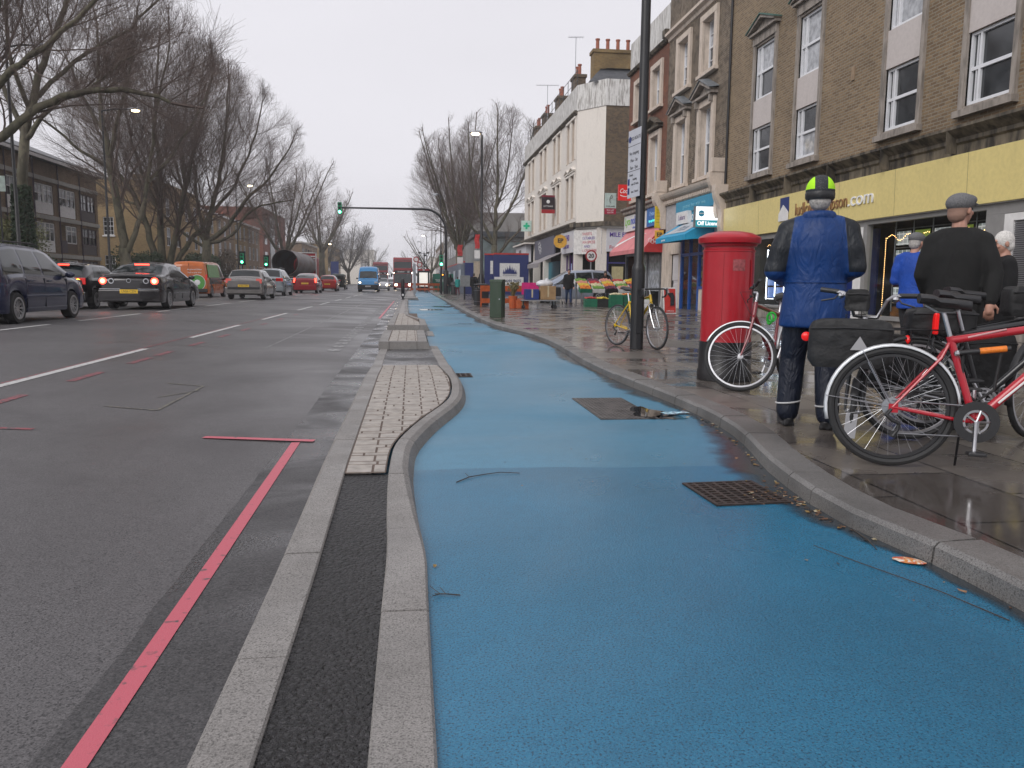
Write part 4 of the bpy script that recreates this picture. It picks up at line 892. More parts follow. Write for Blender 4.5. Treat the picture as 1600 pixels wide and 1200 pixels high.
o = board(X0-.3, 82.0, X0-.3, 74.8, 3.1, 4.85, SIGNW, th=.5); text('SALON', .5, BLACKLET, o, (X0-.81, 78.8, 4.1), FACE_W, bold=.01); mb = MB(); mb.box((10.4, 73.8, 4.7), (11.5, 82.2, 4.82)); mb.obj('sign_hood', WREND, b4)
aw = MB(); aw.prism([(X0, 60.5, 3.5), (9.6, 60.5, 2.62), (9.6, 60.5, 2.3), (9.62, 60.5, 2.3), (9.64, 60.5, 2.6), (X0, 60.5, 3.47)], (0, 5.6, 0)); tag(aw.obj('awning', mat('dusty grey canvas', (.27, .25, .26), .8, var=.15, bump=.3, bs=20)), 'dusty grey sloping awning over the shop on the corner building', 'awning')
mb = MB(); 
for i in range(40): mb.box((XS+3.1, YS+.2+.01*(i % 2), .1+i*.075), (XS+6.8, YS+.23+.01*(i % 2), .172+i*.075))
m, n, K, b = _nodes('painted roller shutter'); co = n.new('ShaderNodeTexCoord').outputs['Object']
blob = n.new('ShaderNodeTexVoronoi'); blob.inputs['Scale'].default_value = 1.7; K(_mix(n, K, .15, co, _noise(n, K, co, 2, 3)), blob.inputs['Vector'])
s_ = n.new('ShaderNodeSeparateXYZ'); K(co, s_.inputs[0]); K(_mix(n, K, 1., _mix(n, K, _ramp(n, K, _math(n, K, 'ADD', s_.outputs[2], _math(n, K, 'MULTIPLY', blob.outputs['Distance'], .9)), [(.0, 0.), (1., 1.)]), (.4, .3, .14), (.12, .3, .36)), (1, 1, 1), 'MULTIPLY'), b.inputs['Base Color'])
zf_ = _ramp(n, K, _math(n, K, 'MULTIPLY', _math(n, K, 'ADD', s_.outputs[2], _math(n, K, 'MULTIPLY', blob.outputs['Distance'], .5)), .4), [(.62, (.42, .30, .13)), (.72, (.12, .30, .38))])
e_ = n.new('ShaderNodeTexVoronoi'); e_.feature = 'DISTANCE_TO_EDGE'; e_.inputs['Scale'].default_value = 1.5; K(_mix(n, K, .3, co, _noise(n, K, co, 1.6, 2)), e_.inputs['Vector'])
c_ = _mix(n, K, _ramp(n, K, blob.outputs['Color'], [(.6, 0.), (.7, .8)]), zf_, (.4, .06, .04)); c_ = _mix(n, K, _ramp(n, K, e_.outputs[0], [(.03, 1.), (.05, 0.)]), c_, (.02, .02, .03)); K(c_, b.inputs['Base Color'])
mb.obj('roller_shutter', m, b4)
mb = MB(); mb.box((XS+.3, YS+.1, PZ), (XS+.42, YS+.2, 3.2)); mb.box((XS+1.75, YS+.1, PZ), (XS+1.87, YS+.2, 3.2)); mb.box((XS+.42, YS+.1, 2.5), (XS+1.75, YS+.2, 2.6)); mb.obj('door_frame', mat('indigo paint', (.04, .04, .16), .4), b4)
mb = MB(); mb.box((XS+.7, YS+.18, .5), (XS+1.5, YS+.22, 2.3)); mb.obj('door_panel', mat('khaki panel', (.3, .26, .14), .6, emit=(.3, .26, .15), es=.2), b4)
mb = MB(); 
for u in (56.6, 57.6, 58.6, 59.8): mb.box((X0+.15, u, PZ), (X0+.25, u+.1, 3.2))
mb.obj('shop_frame', mat('purple frame', (.08, .02, .14), .4), b4)
mb = MB(); 
for i in range(6): mb.box((X0+.45, 57+.5*i, .6), (X0+.5, 57.35+.5*i, 2.6), i % 3)
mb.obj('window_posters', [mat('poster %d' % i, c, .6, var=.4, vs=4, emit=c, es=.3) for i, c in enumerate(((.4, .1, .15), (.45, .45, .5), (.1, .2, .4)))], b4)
t = thing('pharmacy_sign', 'small white box sign with a green cross on the corner building', 'sign', (10.5, 76.5, 6.0)); mb = MB(); mb.box((0, 0, 0), (.95, .2, 1.0)); mb.obj('casing', mat('pale green face', (.55, .72, .66), .4), t); mb = MB(); mb.box((.38, -.02, .2), (.57, -.001, .8)); mb.box((.18, -.021, .4), (.77, -.002, .6)); mb.obj('green_cross', mat('green cross', (.01, .3, .16), .4, emit=(.0, .4, .2), es=.3), t)
t = thing('agent_board', 'dark maroon and black letting board on the white corner building', 'sign', (10.3, 63.5, 6.6)); mb = MB(); mb.box((0, 0, .3), (1.05, .08, 1.25)); mb.obj('panel', mat('near black panel', (.02, .01, .015), .5), t); mb = MB(); mb.box((0, 0, 0), (1.05, .08, .29)); mb.obj('lower_panel', RED, t); mb = MB(); mb.box((0, 0, 1.251), (1.05, .08, 1.4)); mb.obj('upper_strip', mat('maroon strip', (.2, .01, .03), .5), t)
text('LETTINGS', .17, WHITELET, t, (.52, -.005, .55), FACE_S); mb = MB(); mb.ball((.52, 0, .9), (.14, .02, .14), 12); mb.obj('round_logo', WHITELET, t)
t = thing('speed_sign', 'round white 20 speed sign with red rim on a grey pole by the side street', 'sign', (11.3, 50, 0)); mb = MB(); mb.cyl((0, 0, 0), (0, 0, 3.1), .04, 10); mb.obj('pole', STEEL, t)
mb = MB(); mb.cyl((0, -.05, 2.85), (0, -.07, 2.85), .37, 28); o = mb.obj('disc', RED, t); mb = MB(); mb.cyl((0, -.071, 2.85), (0, -.078, 2.85), .28, 28); o2 = mb.obj('white_disc', WHITEP, o); text('20', .36, BLACKLET, t, (0, -.084, 2.85), FACE_S, bold=.03)
t = thing('payment_sign', 'yellow round-cornered hanging sign over the corner shop awning', 'sign', (10.55, 58.2, 3.8)); mb = MB(); mb.cyl((.3, 0, .35), (.3, .1, .35), .5, 10); mb.obj('plaque', MATS['amber plaque'], t); text('EP', .42, BLACKLET, t, (.3, -.01, .4), FACE_S, bold=.03)
# ------------------------------------------------------------ street furniture, stalls and the far right side
LAMPLIT = mat('lit lamp glass', (1, .9, .7), .5, var=0, emit=(1, .8, .5), es=12)
GRN = mat('green signal lamp', (.1, 1, .5), .5, var=0, emit=(.12, 1, .5), es=9)
GRNGLOW = mat('green lit hood', (.01, .06, .03), .4, var=0, emit=(.0, .35, .16), es=.35)
AMB = mat('amber wait lamp', (1, .4, .05), .5, var=0, emit=(1, .35, .04), es=5)
# foreground lamp column with parking plate
t = thing('lamp_column', 'tall black lamp column with a white parking plate, yellow bicycle leaning on it', 'lamp post', (3.59, 12.46, PZ))
mb = MB(); mb.lathe([(.105, 0), (.105, 1.25), (.10, 1.3), (.075, 1.36), (.072, 5), (.06, 9.6)], k=20); mb.obj('column', mat('black column paint', (.012, .012, .014), .4, var=.3, vs=3, bump=.1), t, smooth=True, ang=60)
mb = MB(); mb.box((-.045, -.112, .25), (.045, -.1, .95)); mb.obj('access_door', BLACK, t, bevel=.004)
mb = MB(); mb.tube([(0, 0, 9.5), (0, 0, 9.8), (-.3, 0, 10.1), (-1.4, 0, 10.2)], .035, 8); mb.ball((-1.7, 0, 10.2), (.4, .15, .1), 12); mb.obj('lamp_arm', BLACK, t)
mb = MB(); mb.prism([(-.08, -.22, 2.38), (-.14, .27, 2.38), (-.14, .27, 3.42), (-.08, -.22, 3.42)], (-.006, -.001, 0)); pl = mb.obj('parking_plate', mat('white sign plate', (.52, .53, .58), .4, var=.05), t, bevel=.002)
ra = (R_(90), 0, math.atan2(.61, -.105)+math.pi); 
def on_plate(s, u, z, sz, m): # u 0..1 left to right as read
    x, y = -.14+.06*u, .27-.49*u; text(s, sz*.85, m, pl, (x-.0075, y-.001, z), (R_(90), 0, math.atan2(-.49, .06)), ext=.0008)
on_plate('RED ROUTE', .6, 3.28, .085, BLACKLET); on_plate('No stopping', .5, 3.06, .085, BLACKLET); on_plate('Mon - Sat', .5, 2.95, .085, BLACKLET); on_plate('7am - 7pm', .5, 2.84, .085, BLACKLET)
on_plate('Except', .3, 2.73, .06, BLACKLET); on_plate('loading', .6, 2.66, .065, BLACKLET); on_plate('max 20 mins', .62, 2.585, .065, BLACKLET); on_plate('max 3 hours', .62, 2.47, .065, BLACKLET)
mb = MB()
for z in (3.17, 2.785): mb.prism([(-.0805, -.218, z), (-.1405, .268, z), (-.1405, .268, z+.008), (-.0805, -.218, z+.008)], (-.0065, 0, 0))
mb.obj('plate_rule', BLACKLET, pl)
for z in (2.58, 2.44):
    mb = MB(); mb.prism([(-.131, .18, z), (-.1395, .25, z), (-.1395, .25, z+.1), (-.131, .18, z+.1)], (-.006, 0, 0)); mb.obj('blue_symbol', BLUED, pl)
mb = MB(); mb.M = Matrix.Translation((-.134, .2, 3.28)) @ Matrix.Rotation(math.atan2(-.49, .06), 4, 'Z'); mb.cyl((0, .0, 0), (0, -.006, 0), .05, 16); mb.obj('blue_symbol', BLUED, pl)
# pillar box
t = thing('pillar_box', 'red cylindrical pillar box with a black base and domed cap', 'post box', (3.43, 8.42, PZ))
PBR = stained('wet red pillar box paint', (.40, .012, .022), (.16, .006, .01), .8, (.45, .75), .5, rough=.28, bump=.12, streak=3)
mb = MB(); mb.lathe([(.275, .42), (.272, .44), (.272, 1.38), (.278, 1.385), (.278, 1.40), (.265, 1.41), (.265, 1.435), (.285, 1.44), (.30, 1.47)], k=48); bd = mb.obj('body', PBR, t, smooth=True, ang=35)
mb = MB(); mb.lathe([(.295, 1.462), (.325, 1.475), (.33, 1.50), (.33, 1.53), (.318, 1.545), (.24, 1.582), (.14, 1.60), (.02, 1.606)], k=48); mb.obj('cap', PBR, t, smooth=True, ang=35)
mb = MB(); mb.lathe([(.295, 0), (.295, .1), (.285, .12), (.28, .42)], k=40)
mb.obj('base', stained('chipped black base', (.012, .011, .012), (.16, .14, .12), 3, (.62, .68), .9, rough=.35, streak=2), t, smooth=True, ang=35)
a0 = math.atan2(-8.42, -3.47)
def curved(r, a, w_, z0, z1, th, k=8):
    mb = MB(); an = [a-w_/2+w_*i/k for i in range(k+1)]; mb.sheet([[((r+th)*math.cos(q), (r+th)*math.sin(q), z) for q in an] for z in (z0, z1)])
    mb.sheet([[(rr*math.cos(q), rr*math.sin(q), z) for q in an] for rr, z in ((r, z0), (r+th, z0))]); mb.sheet([[(rr*math.cos(q), rr*math.sin(q), z) for q in an] for rr, z in ((r, z1), (r+th, z1))])
    for q in (an[0], an[-1]): mb.sheet([[(rr*math.cos(q), rr*math.sin(q), z) for rr in (r, r+th)] for z in (z0, z1)])
    return mb
curved(.272, a0-.55, .75, .46, 1.36, .006).obj('door', PBR, bd, smooth=False)
curved(.272, a0+.42, .5, 1.18, 1.3, .003).obj('paper_label', mat('peeled paper', (.30, .07, .075), .7, var=.35, vs=30), bd)
curved(.278, a0+1.02, .06, 1.0, 1.3, .006, 3).obj('door_hinge', PBR, bd)
# green cabinet
t = thing('street_cabinet', 'plain green steel street cabinet on the wet pavement', 'cabinet', (2.6, 23.85, PZ), R_(-28))
mb = MB(); mb.box((-.22, -.15, .0), (.16, .15, 1.06)); mb.obj('body', stained('green cabinet paint', (.022, .045, .022), (.05, .065, .05), 2, (.5, .8), .5, rough=.5), t, bevel=.01)
mb = MB(); mb.prism([(-.24, -.17, 1.061), (-.24, .17, 1.061), (-.24, .1, 1.13), (-.24, -.1, 1.13)], (.42, 0, 0)); mb.obj('lid', MATS['green cabinet paint'], t, bevel=.008)
mb = MB(); mb.box((-.1, -.158, .08), (.145, -.15, 1.0)); d = mb.obj('door', MATS['green cabinet paint'], t, bevel=.003); mb = MB(); mb.cyl((.1, -.16, .55), (.1, -.175, .55), .02, 10); mb.obj('lock', STEEL, d)
# bins
t = thing('litter_bin', 'square black litter bin with silver bands, nearest to the camera', 'bin', (3.1, 35.4, PZ), R_(8), 'litter bins')
mb = MB(); mb.box((-.28, -.26, .03), (.28, .26, .78)); mb.obj('body', PLASTICB, t, bevel=.03)
mb = MB(); 
for x in (-.25, .21): 
    for y in (-.23, .19): mb.box((x, y, .78), (x+.04, y+.04, .9))
mb.obj('canopy_post', PLASTICB, t); mb = MB(); mb.box((-.29, -.27, .9), (.29, .27, .97)); mb.obj('canopy', PLASTICB, t, bevel=.03)
mb = MB(); 
for z in (.2, .68): mb.box((-.283, -.263, z), (.283, .263, z+.015))
mb.obj('silver_band', STEEL, t); mb = MB(); mb.box((-.2, -.15, .971), (.2, .15, .985)); mb.obj('stub_plate', CHROME, t)
t = thing('litter_bin', 'round-shouldered black litter bin beyond the grey box', 'bin', (3.68, 69, PZ), 0, 'litter bins')
mb = MB(); mb.lathe([(.24, 0), (.27, .05), (.25, .12), (.25, .85)], k=20); mb.obj('body', PLASTICB, t, smooth=True, ang=50); mb = MB(); mb.lathe([(.28, .85), (.28, .9), (.2, 1.05), (.02, 1.12)], k=20); mb.obj('dome', PLASTICB, t, smooth=True, ang=50); mb = MB(); mb.lathe([(.283, .86), (.283, .89)], k=20); mb.obj('silver_band', STEEL, t)
t = thing('control_box', 'grey control box raised on two black legs', 'cabinet', (3.3, 48.6, PZ)); mb = MB(); mb.box((-.32, -.2, .78), (.26, .2, 1.45)); mb.obj('box', mat('mid grey box', (.2, .21, .21), .5), t, bevel=.01)
for x in (-.06, .5):
    mb = MB(); mb.box((x-.05, -.05, 0), (x+.05, .05, .8 if x < 0 else .6)); mb.obj('leg', BLACK, t)
mb = MB(); mb.lathe([(.16, .2), (.2, .5), (.16, .75), (.1, .8)], (.62, 0, 0), 12); mb.obj('hose_reel', BLACK, t)
# lamp columns down the street
def lamp(name_lab, x, y, h, arm, zb=PZ, lit=True, r=.06, two=False, grp='street lamps'):
    t = thing('street_lamp', name_lab, 'street lamp', (x, y, zb), 0, grp)
    mb = MB(); mb.lathe([(r*1.7, 0), (r*1.7, 1.4), (r, 1.5), (r*.65, h)], k=10); mb.obj('column', BLACK, t, smooth=True, ang=50)
    for s in ((1, -1) if two else (1,)):
        mb = MB(); mb.tube([(0, 0, h-.02), (arm*.4*s, 0, h+.1), (arm*s, 0, h+.12)], r*.5, 6); mb.obj('arm', BLACK, t)
        mb = MB(); mb.ball((arm*s, 0, h+.12), (.34, .14, .09), 12); hd = mb.obj('lamp_head', STEEL, t)
        mb = MB(); mb.ball((arm*1.05*s, -.02, h+.05), (.22, .13, .08), 10); mb.obj('lamp_bowl', LAMPLIT if lit else OFFWH, hd)
lamp('tall black street lamp with its lamp lit, behind the nearest litter bin', 3.5, 40, 8.15, -.3, r=.075)
lamp('unlit street lamp column with a flat head beside the signal mast', 2.85, 76, 9.0, -.55, lit=False, r=.07)
lamp('distant right-hand street lamp over the bus shelter', 2.6, 130, 8.3, -.5, lit=True)
lamp('farther right-hand street lamp with a thin column', 2.2, 165, 9, -.5, lit=False); lamp('farthest right-hand street lamp, beside the bus', 1.2, 210, 8.5, -.5, lit=False)
lamp('left-hand street lamp glowing orange among the plane tree branches', -15.9, 45.5, 9.6, 1.6, .235, r=.07)
lamp('left-hand street lamp lit behind the tall plane trees', -15.9, 78, 9.5, 1.2, .235, r=.06); lamp('farther left-hand street lamp lit near the steel pipe lorry', -15.7, 150, 7.5, 1.2, .235)
lamp('black left-hand lamp column in front of the ivy-clad tree', -15.9, 35.5, 10, 1.2, .235, lit=False, r=.08)
t = thing('direction_sign', 'small pale square sign on a post beside the ivy-clad tree', 'sign', (-15.95, 34.3, .235)); mb = MB(); mb.cyl((0, 0, 0), (0, 0, 4.9), .035, 8); mb.obj('pole', BLACK, t); mb = MB(); mb.box((-.36, -.03, 4.25), (.24, -.01, 4.85)); mb.obj('plate', mat('pale green plate', (.5, .6, .55), .5), t)
# cctv mast
t = thing('camera_mast', 'slim mast with a cluster of black traffic cameras', 'camera mast', (1.7, 100, PZ)); mb = MB(); mb.cyl((0, 0, 0), (0, 0, 4.6), .06, 8); mb.obj('mast', BLACK, t)
for dx, z in ((-.55, 4.6), (.1, 4.3), (.45, 4.6)):
    mb = MB(); mb.cyl((0, 0, z-.1), (dx, 0, z), .03, 6); mb.ball((dx, 0, z), (.2, .15, .12), 10); mb.obj('camera', BLACK, t)
t = thing('no_entry_sign', 'pair of small round red-rimmed signs on a thin post near the bus', 'sign', (1.0, 112, PZ)); mb = MB(); mb.cyl((0, 0, 0), (0, 0, 4.6), .05, 8); mb.obj('post', STEEL, t)
for z, x in ((3.4, .25), (4.1, -.2)): mb = MB(); mb.cyl((x, -.06, z), (x, -.08, z), .4, 20, 0); mb.cyl((x, -.081, z), (x, -.09, z), .27, 20, 1); mb.obj('round_plate', [RED, WHITEP], t)
# signal mast over the road
t = thing('signal_mast', 'curved black signal mast reaching over the road with a green light at its tip', 'traffic light', (3.15, 72.2, PZ))
mb = MB(); mb.lathe([(.24, 0), (.24, 2.0), (.2, 2.05), (.13, 2.1)], k=12); mb.obj('base', BLACK, t, smooth=True, ang=50)
pts = [(0, 0, 2), (0, 0, 5.4)]+[(-1.9+1.9*math.cos(a), 0, 5.45+1.95*math.sin(a)) for a in [math.pi/2*i/8 for i in range(1, 9)]]+[(-9.1, 0, 7.38)]
mb = MB(); mb.tube(pts, [.12, .11]+[.1]*8+[.07], 10); mb.obj('arm', BLACK, t, smooth=True)
def sighead(t, x, y, z, sc_=1, back=False):
    mb = MB(); mb.box((x-.16*sc_, y-.02, z), (x+.16*sc_, y+.16, z+.95*sc_)); h = mb.obj('signal_head', GRNGLOW, t, bevel=.03)
    for i in range(3):
        zz = z+(.16+.31*i)*sc_; mb = MB(); mb.cyl((x, y-.03, zz), (x, y-.04, zz), .11*sc_, 16); mb.obj('lens', GRN if i == 0 else BLACK, h)
        mb = MB(); mb.ring((x, y-.1, zz), .125*sc_, .01, k=12, kk=4, a0=0, a1=180, sq=(.16, .008)); mb.obj('hood', BLACK, h)
sighead(t, -9.2, -.05, 6.85, 1.05)
t = thing('traffic_light', 'pedestrian signal post with a green head and an amber wait lamp beside the mast base', 'traffic light', (2.72, 71.6, PZ)); mb = MB(); mb.cyl((0, 0, 0), (0, 0, 3.6), .057, 10); mb.obj('post', BLACK, t); sighead(t, 0, -.1, 2.45)
mb = MB(); mb.box((.02, -.12, 1.5), (.2, .05, 1.8)); b_ = mb.obj('push_button_box', BLACK, t); mb = MB(); mb.cyl((.11, -.125, 1.68), (.11, -.13, 1.68), .05, 10); mb.obj('wait_lamp', AMB, b_)
for x, y, l in ((-15.75, 79, 'traffic light showing green on the far kerb behind the orange van'), (-15.35, 89.5, 'traffic light showing green on the far kerb, left of the steel pipe')):
    t = thing('traffic_light', l, 'traffic light', (x, y, .235)); mb = MB(); mb.cyl((0, 0, 0), (0, 0, 3.6), .057, 10); mb.obj('post', BLACK, t); mb = MB(); mb.box((-.3, .1, 2.3), (.3, .12, 3.6)); mb.obj('backboard', BLACK, t); sighead(t, 0, -.1, 2.45)
# island bollards
t = thing('island_bollard', 'black island bollard with a white roundel near its foot', 'bollard', (-.42, 45.4, .13))
mb = MB(); mb.lathe([(.16, 0), (.05, .05), (.05, .12), (.1, .2), (.1, 1.1), (.08, 1.15), (.02, 1.17)], k=14); mb.obj('post', BLACK, t, smooth=True, ang=40); mb = MB(); mb.cyl((0, -.105, .27), (0, -.115, .27), .065, 14); mb.obj('roundel', WHITEP, t)
t = thing('keep_left_post', 'thin grey sign post on the next island, beyond the black bollard', 'sign', (.3, 58.6, .13)); mb = MB(); mb.box((-.09, -.03, .15), (.09, .03, 2.3)); mb.cyl((0, 0, 0), (0, 0, .2), .03, 8); mb.obj('post', STEEL, t, bevel=.02)
# bus shelter, barriers and green hoarding
t = thing('bus_shelter', 'bus shelter with a red roof edge and a lit white poster', 'bus shelter', (1.5, 92, PZ)); mb = MB(); mb.box((-.65, 0, 2.3), (.65, 4, 2.5)); mb.obj('roof', RED, t)
for y in (0, 4): mb = MB(); mb.box((-.62, y-.04, 0), (.62, y+.04, 2.3)); mb.obj('end_panel', BLACK, t)
mb = MB(); mb.box((-.5, -.07, .55), (.45, -.045, 2.1)); mb.obj('poster', mat('lit poster', (.8, .76, .7), .5, var=.25, vs=2, emit=(.9, .84, .75), es=.55), t)
mb = MB(); mb.ball((0, -.1, 2.38), (.13, .03, .07), 8); mb.obj('stop_roundel', WHITEP, t)
ORA = mat('orange plastic barrier', (.42, .085, .02), .5, var=.2)
def barrier(x, y, rz, l):
    t = thing('plastic_barrier', l, 'barrier', (x, y, 0), rz, 'orange barriers'); mb = MB(); mb.box((-1, -.02, .75), (1, .02, 1.0)); mb.box((-1, -.02, .25), (1, .02, .45)); 
    for q in (-1, -.5, 0, .5, .95): mb.box((q, -.021, .1), (q+.06, .021, 1))
    mb.obj('panel', ORA, t)
    for q in (-.8, .8): mb = MB(); mb.box((q-.06, -.3, 0), (q+.06, .3, .1)); mb.obj('foot', BLACK, t)
barrier(1.0, 88, 0, 'orange plastic barrier below the lit poster'); barrier(2.5, 88.3, .3, 'orange plastic barrier right of the bus shelter'); barrier(3.95, 34.6, .2, 'orange plastic barrier beside the loaded market trolley')
NAVY = mat('navy hoarding', (.018, .03, .14), .45, var=.08, vs=.6); REDT = mat('red capping', (.45, .03, .03), .5)
t = thing('green_hoarding', 'green site hoarding far along the pavement', 'hoarding', (2.6, 95, PZ)); mb = MB(); mb.box((0, 0, 0), (2.6, .1, 2.0)); mb.obj('panel', mat('green boards', (.015, .16, .10), .5), t); text('TENBY', .4, WHITELET, t, (.9, -.01, 1.2), FACE_S)
t = thing('site_hoarding', 'navy blue site hoarding with red capping and a white telephone board', 'hoarding', (0, 0, PZ))
mb = MB(); mb.box((6.5, 71, 0), (7.28, 71.1, 3.45)); mb.box((7.285, 70.9, 0), (10.4, 71, 3.5)); mb.obj('panel', NAVY, t)
mb = MB(); mb.box((6.48, 70.96, 3.451), (7.28, 71.14, 3.58)); mb.box((7.281, 70.86, 3.5), (10.42, 71.04, 3.64)); mb.obj('capping', REDT, t)
mb = MB(); mb.box((7.83, 70.84, 1.55), (9.6, 70.9, 2.75)); c_ = mb.obj('logo_board', WHITEP, t); mb = MB(); mb.box((7.35, 70.84, .72), (9.95, 70.9, 1.545)); pn = mb.obj('telephone_board', WHITEP, t)
text('0844 644 9605', .36, mat('navy letters', (.03, .05, .12), .5, var=0), pn, (8.65, 70.83, 1.2), FACE_S, bold=.01); text('www.site.co.uk', .18, MATS['navy letters'], pn, (8.65, 70.83, .88), FACE_S)
mb = MB()
for i, (dx, h, wd) in enumerate(((0, .8, .13), (.2, .62, .1), (-.2, .62, .1), (.36, .5, .09), (-.36, .5, .09), (.52, .36, .09), (-.52, .36, .09), (.1, .5, .08), (-.1, .5, .08), (.28, .38, .08), (-.28, .38, .08))): mb.prism([(8.72+dx-wd, 70.83-i*.001, 1.88), (8.72+dx+wd, 70.83-i*.001, 1.88), (8.72+dx*1.05, 70.83-i*.001, 1.86+h)], (0, .008, 0))
mb.box((8.1, 70.815, 1.83), (9.34, 70.83, 1.93)); mb.obj('crown_logo', NAVY, c_); text('SITE DEVELOPMENTS', .13, MATS['navy letters'], c_, (8.72, 70.83, 1.7), FACE_S)
mb = MB(); mb.box((7.0, 70.96, 1.8), (7.24, 70.99, 2.95)); mb.obj('narrow_notice', WHITEP, t)
t = thing('site_hoarding', 'long grey-blue hoarding with a red top edge running away along the street', 'hoarding', (0, 0, PZ)); mb = MB(); mb.prism([(5.0, 76, 0), (5.3, 150, 0), (5.3, 150, 3.2), (5.0, 76, 2.9)], (.1, 0, 0)); mb.obj('panel', mat('grey blue hoarding', (.12, .15, .2), .5, var=.2, vs=.3), t)
mb = MB(); mb.prism([(4.98, 76, 2.901), (5.28, 150, 3.201), (5.28, 150, 3.32), (4.98, 76, 3.02)], (.14, 0, 0)); mb.obj('capping', REDT, t)
mb = MB(); mb.box((4.9, 73, 0), (5.66, 73.1, 2.8)); mb.obj('end_panel', NAVY, t)
for y in (80, 90, 101): mb = MB(); mb.box((4.96, y, .8), (4.99, y+4, 2.3)); mb.obj('poster', mat('pale poster', (.45, .5, .55), .5, var=.3, vs=.5), t)
t = thing('beige_column', 'narrow beige panel standing between the two hoardings', 'panel', (5.5, 66, PZ)); mb = MB(); mb.box((-.32, 0, 0), (.32, .2, 2.7)); mb.box((-.36, -.02, 2.7), (.36, .22, 2.76)); mb.obj('panel', mat('beige panel', (.42, .35, .27), .6), t, bevel=.01)
for x, y, zb, w_, l in ((4.85, 60, 2.9, .3, 'red vertical banner in a steel frame over the hoarding'), (4.55, 77, 2.9, .42, 'half-furled red and white banner farther along the hoarding')):
    t = thing('banner', l, 'banner', (x, y, 0)); mb = MB(); mb.cyl((w_+.12, .05, .1), (w_+.12, .05, 5.0), .03, 6); mb.box((-.15, .0, zb-.1), (w_+.12, .08, zb-.04)); mb.obj('frame', STEEL, t)
    mb = MB(); mb.sheet([[(-.1+.03*math.sin(i), .02*math.sin(i*1.3), zb+.72+i*.13), (w_-.05+.03*math.sin(i), .02*math.cos(i*1.3), zb+.72+i*.13)] for i in range(9)]); mb.obj('cloth', REDT, t)
    mb = MB(); mb.box((-.12, .0, zb), (w_, .05, zb+.6)); mb.obj('lower_board', WHITEP, t)
# grey glass block and others behind the hoardings
t = thing('glass_block', 'low grey glazed building behind the navy hoarding and the bare trees', 'building', (0, 0, 0)); mb = MB(); mb.box((8.8, 108, 0), (24, 130, 7.2)); mb.obj('wall', mat('grey cladding', (.2, .22, .22), .4, var=.15, vs=.3), t); mb = MB(); mb.box((8.4, 107.5, 7.2), (24.5, 131, 7.9)); mb.obj('roof', mat('dark roof edge', (.06, .07, .08), .5), t)
for i in range(6): mb = MB(); mb.box((9.3+i*2.4, 107.95, .5), (11.3+i*2.4, 108, 6.8)); mb.obj('window', mat('grey glazing', (.16, .2, .2), .15, var=.4, vs=.8), t)
t = thing('college_building', 'large grey building with a long flat roof far behind the right-hand trees', 'building', (0, 0, 0)); mb = MB(); mb.box((8.5, 150, 0), (30, 210, 14)); mb.obj('wall', mat('grey stone', (.2, .19, .18), .8, var=.15, vs=.3), t)
for k in range(3):
    for i in range(8): mb = MB(); mb.box((8.42, 152+i*7, 2+k*4), (8.5, 155+i*7, 4.6+k*4)); mb.obj('window', GLASSD, t)
# folded market trolley, loaded trolley and boxes
t = thing('market_trolley', 'flat steel trolley on small wheels parked on the wet pavement', 'trolley', (5.15, 32.3, PZ)); mb = MB(); mb.box((-.75, -.35, .32), (.75, .35, .36)); 
mb.obj('deck', STEEL, t)
for x in (-.65, .65):
    for y in (-.28, .28): mb = MB(); mb.cyl((x, y, 0.08), (x, y, .32), .03, 6); mb.cyl((x, y-.03, .08), (x, y+.03, .08), .08, 12); mb.obj('castor', BLACK, t)
CARDB2 = mat('brown cardboard', (.30, .19, .095), .85, var=.15)
def cbx(l, x, y, z, w_, d, h, m, g=None):
    t = thing('box', l, 'box', (x, y, z), 0, g); mb = MB(); mb.box((-w_/2, -d/2, 0), (w_/2, d/2, h)); mb.obj('carton', m, t, bevel=.008); mb = MB(); mb.box((-.03, -d/2-.003, h*.2), (.03, -d/2-.001, h)); mb.box((-.03, -d/2, h+.001), (.03, d/2, h+.003)); mb.obj('tape', mat('pale tape', (.45, .38, .25), .4), t)
cbx('brown cardboard box on the right of the flat trolley', 5.5, 32.2, PZ+.37, .62, .5, .55, CARDB2); cbx('dark blue crate box on the left of the flat trolley', 4.85, 32.2, PZ+.37, .55, .5, .42, BLUED)
t = thing('plastic_bag', 'bulging white plastic bag on top of the brown cardboard box', 'bag', (5.4, 32.3, PZ+.92)); mb = MB(); mb.ball((0, 0, .09), (.36, .25, .16), 14); mb.ball((.1, 0, .2), (.1, .1, .12), 8); mb.obj('bag', mat('white plastic film', (.6, .6, .62), .3, bump=1, bs=9), t, smooth=True)
t = thing('display_board', 'magenta board leaning beside the market trolleys', 'board', (4.7, 33.6, PZ)); mb = MB(); mb.box((-.05, 0, .55), (.75, .04, 1.05)); mb.obj('panel', mat('magenta board', (.55, .01, .16), .5), t); mb = MB(); mb.box((0, .04, 0), (.05, .08, .6)); mb.box((.62, .04, 0), (.67, .08, .6)); mb.obj('leg', STEEL, t)
t = thing('flower_bucket', 'orange bucket of dried flowers beside the market trolleys', 'bucket', (4.15, 32.6, PZ)); mb = MB(); mb.lathe([(.14, 0), (.19, .5)], k=14); mb.obj('bucket', ORA, t); mb = MB(); rng = random.Random(4)
for i in range(40): a = rng.uniform(0, 6.28); r = rng.uniform(0, .25); mb.tube([(0, 0, .4), (r*math.cos(a), r*math.sin(a), .9+rng.uniform(-.15, .1))], .008, 4); mb.ball((r*math.cos(a), r*math.sin(a), .9+rng.uniform(-.15, .15)), .05, 5)
mb.obj('dried_stems', mat('olive brown stems', (.12, .10, .04), .8), t)
cbx('orange crate standing under the dried flowers', 4.5, 32.4, PZ, .5, .4, .35, ORA)
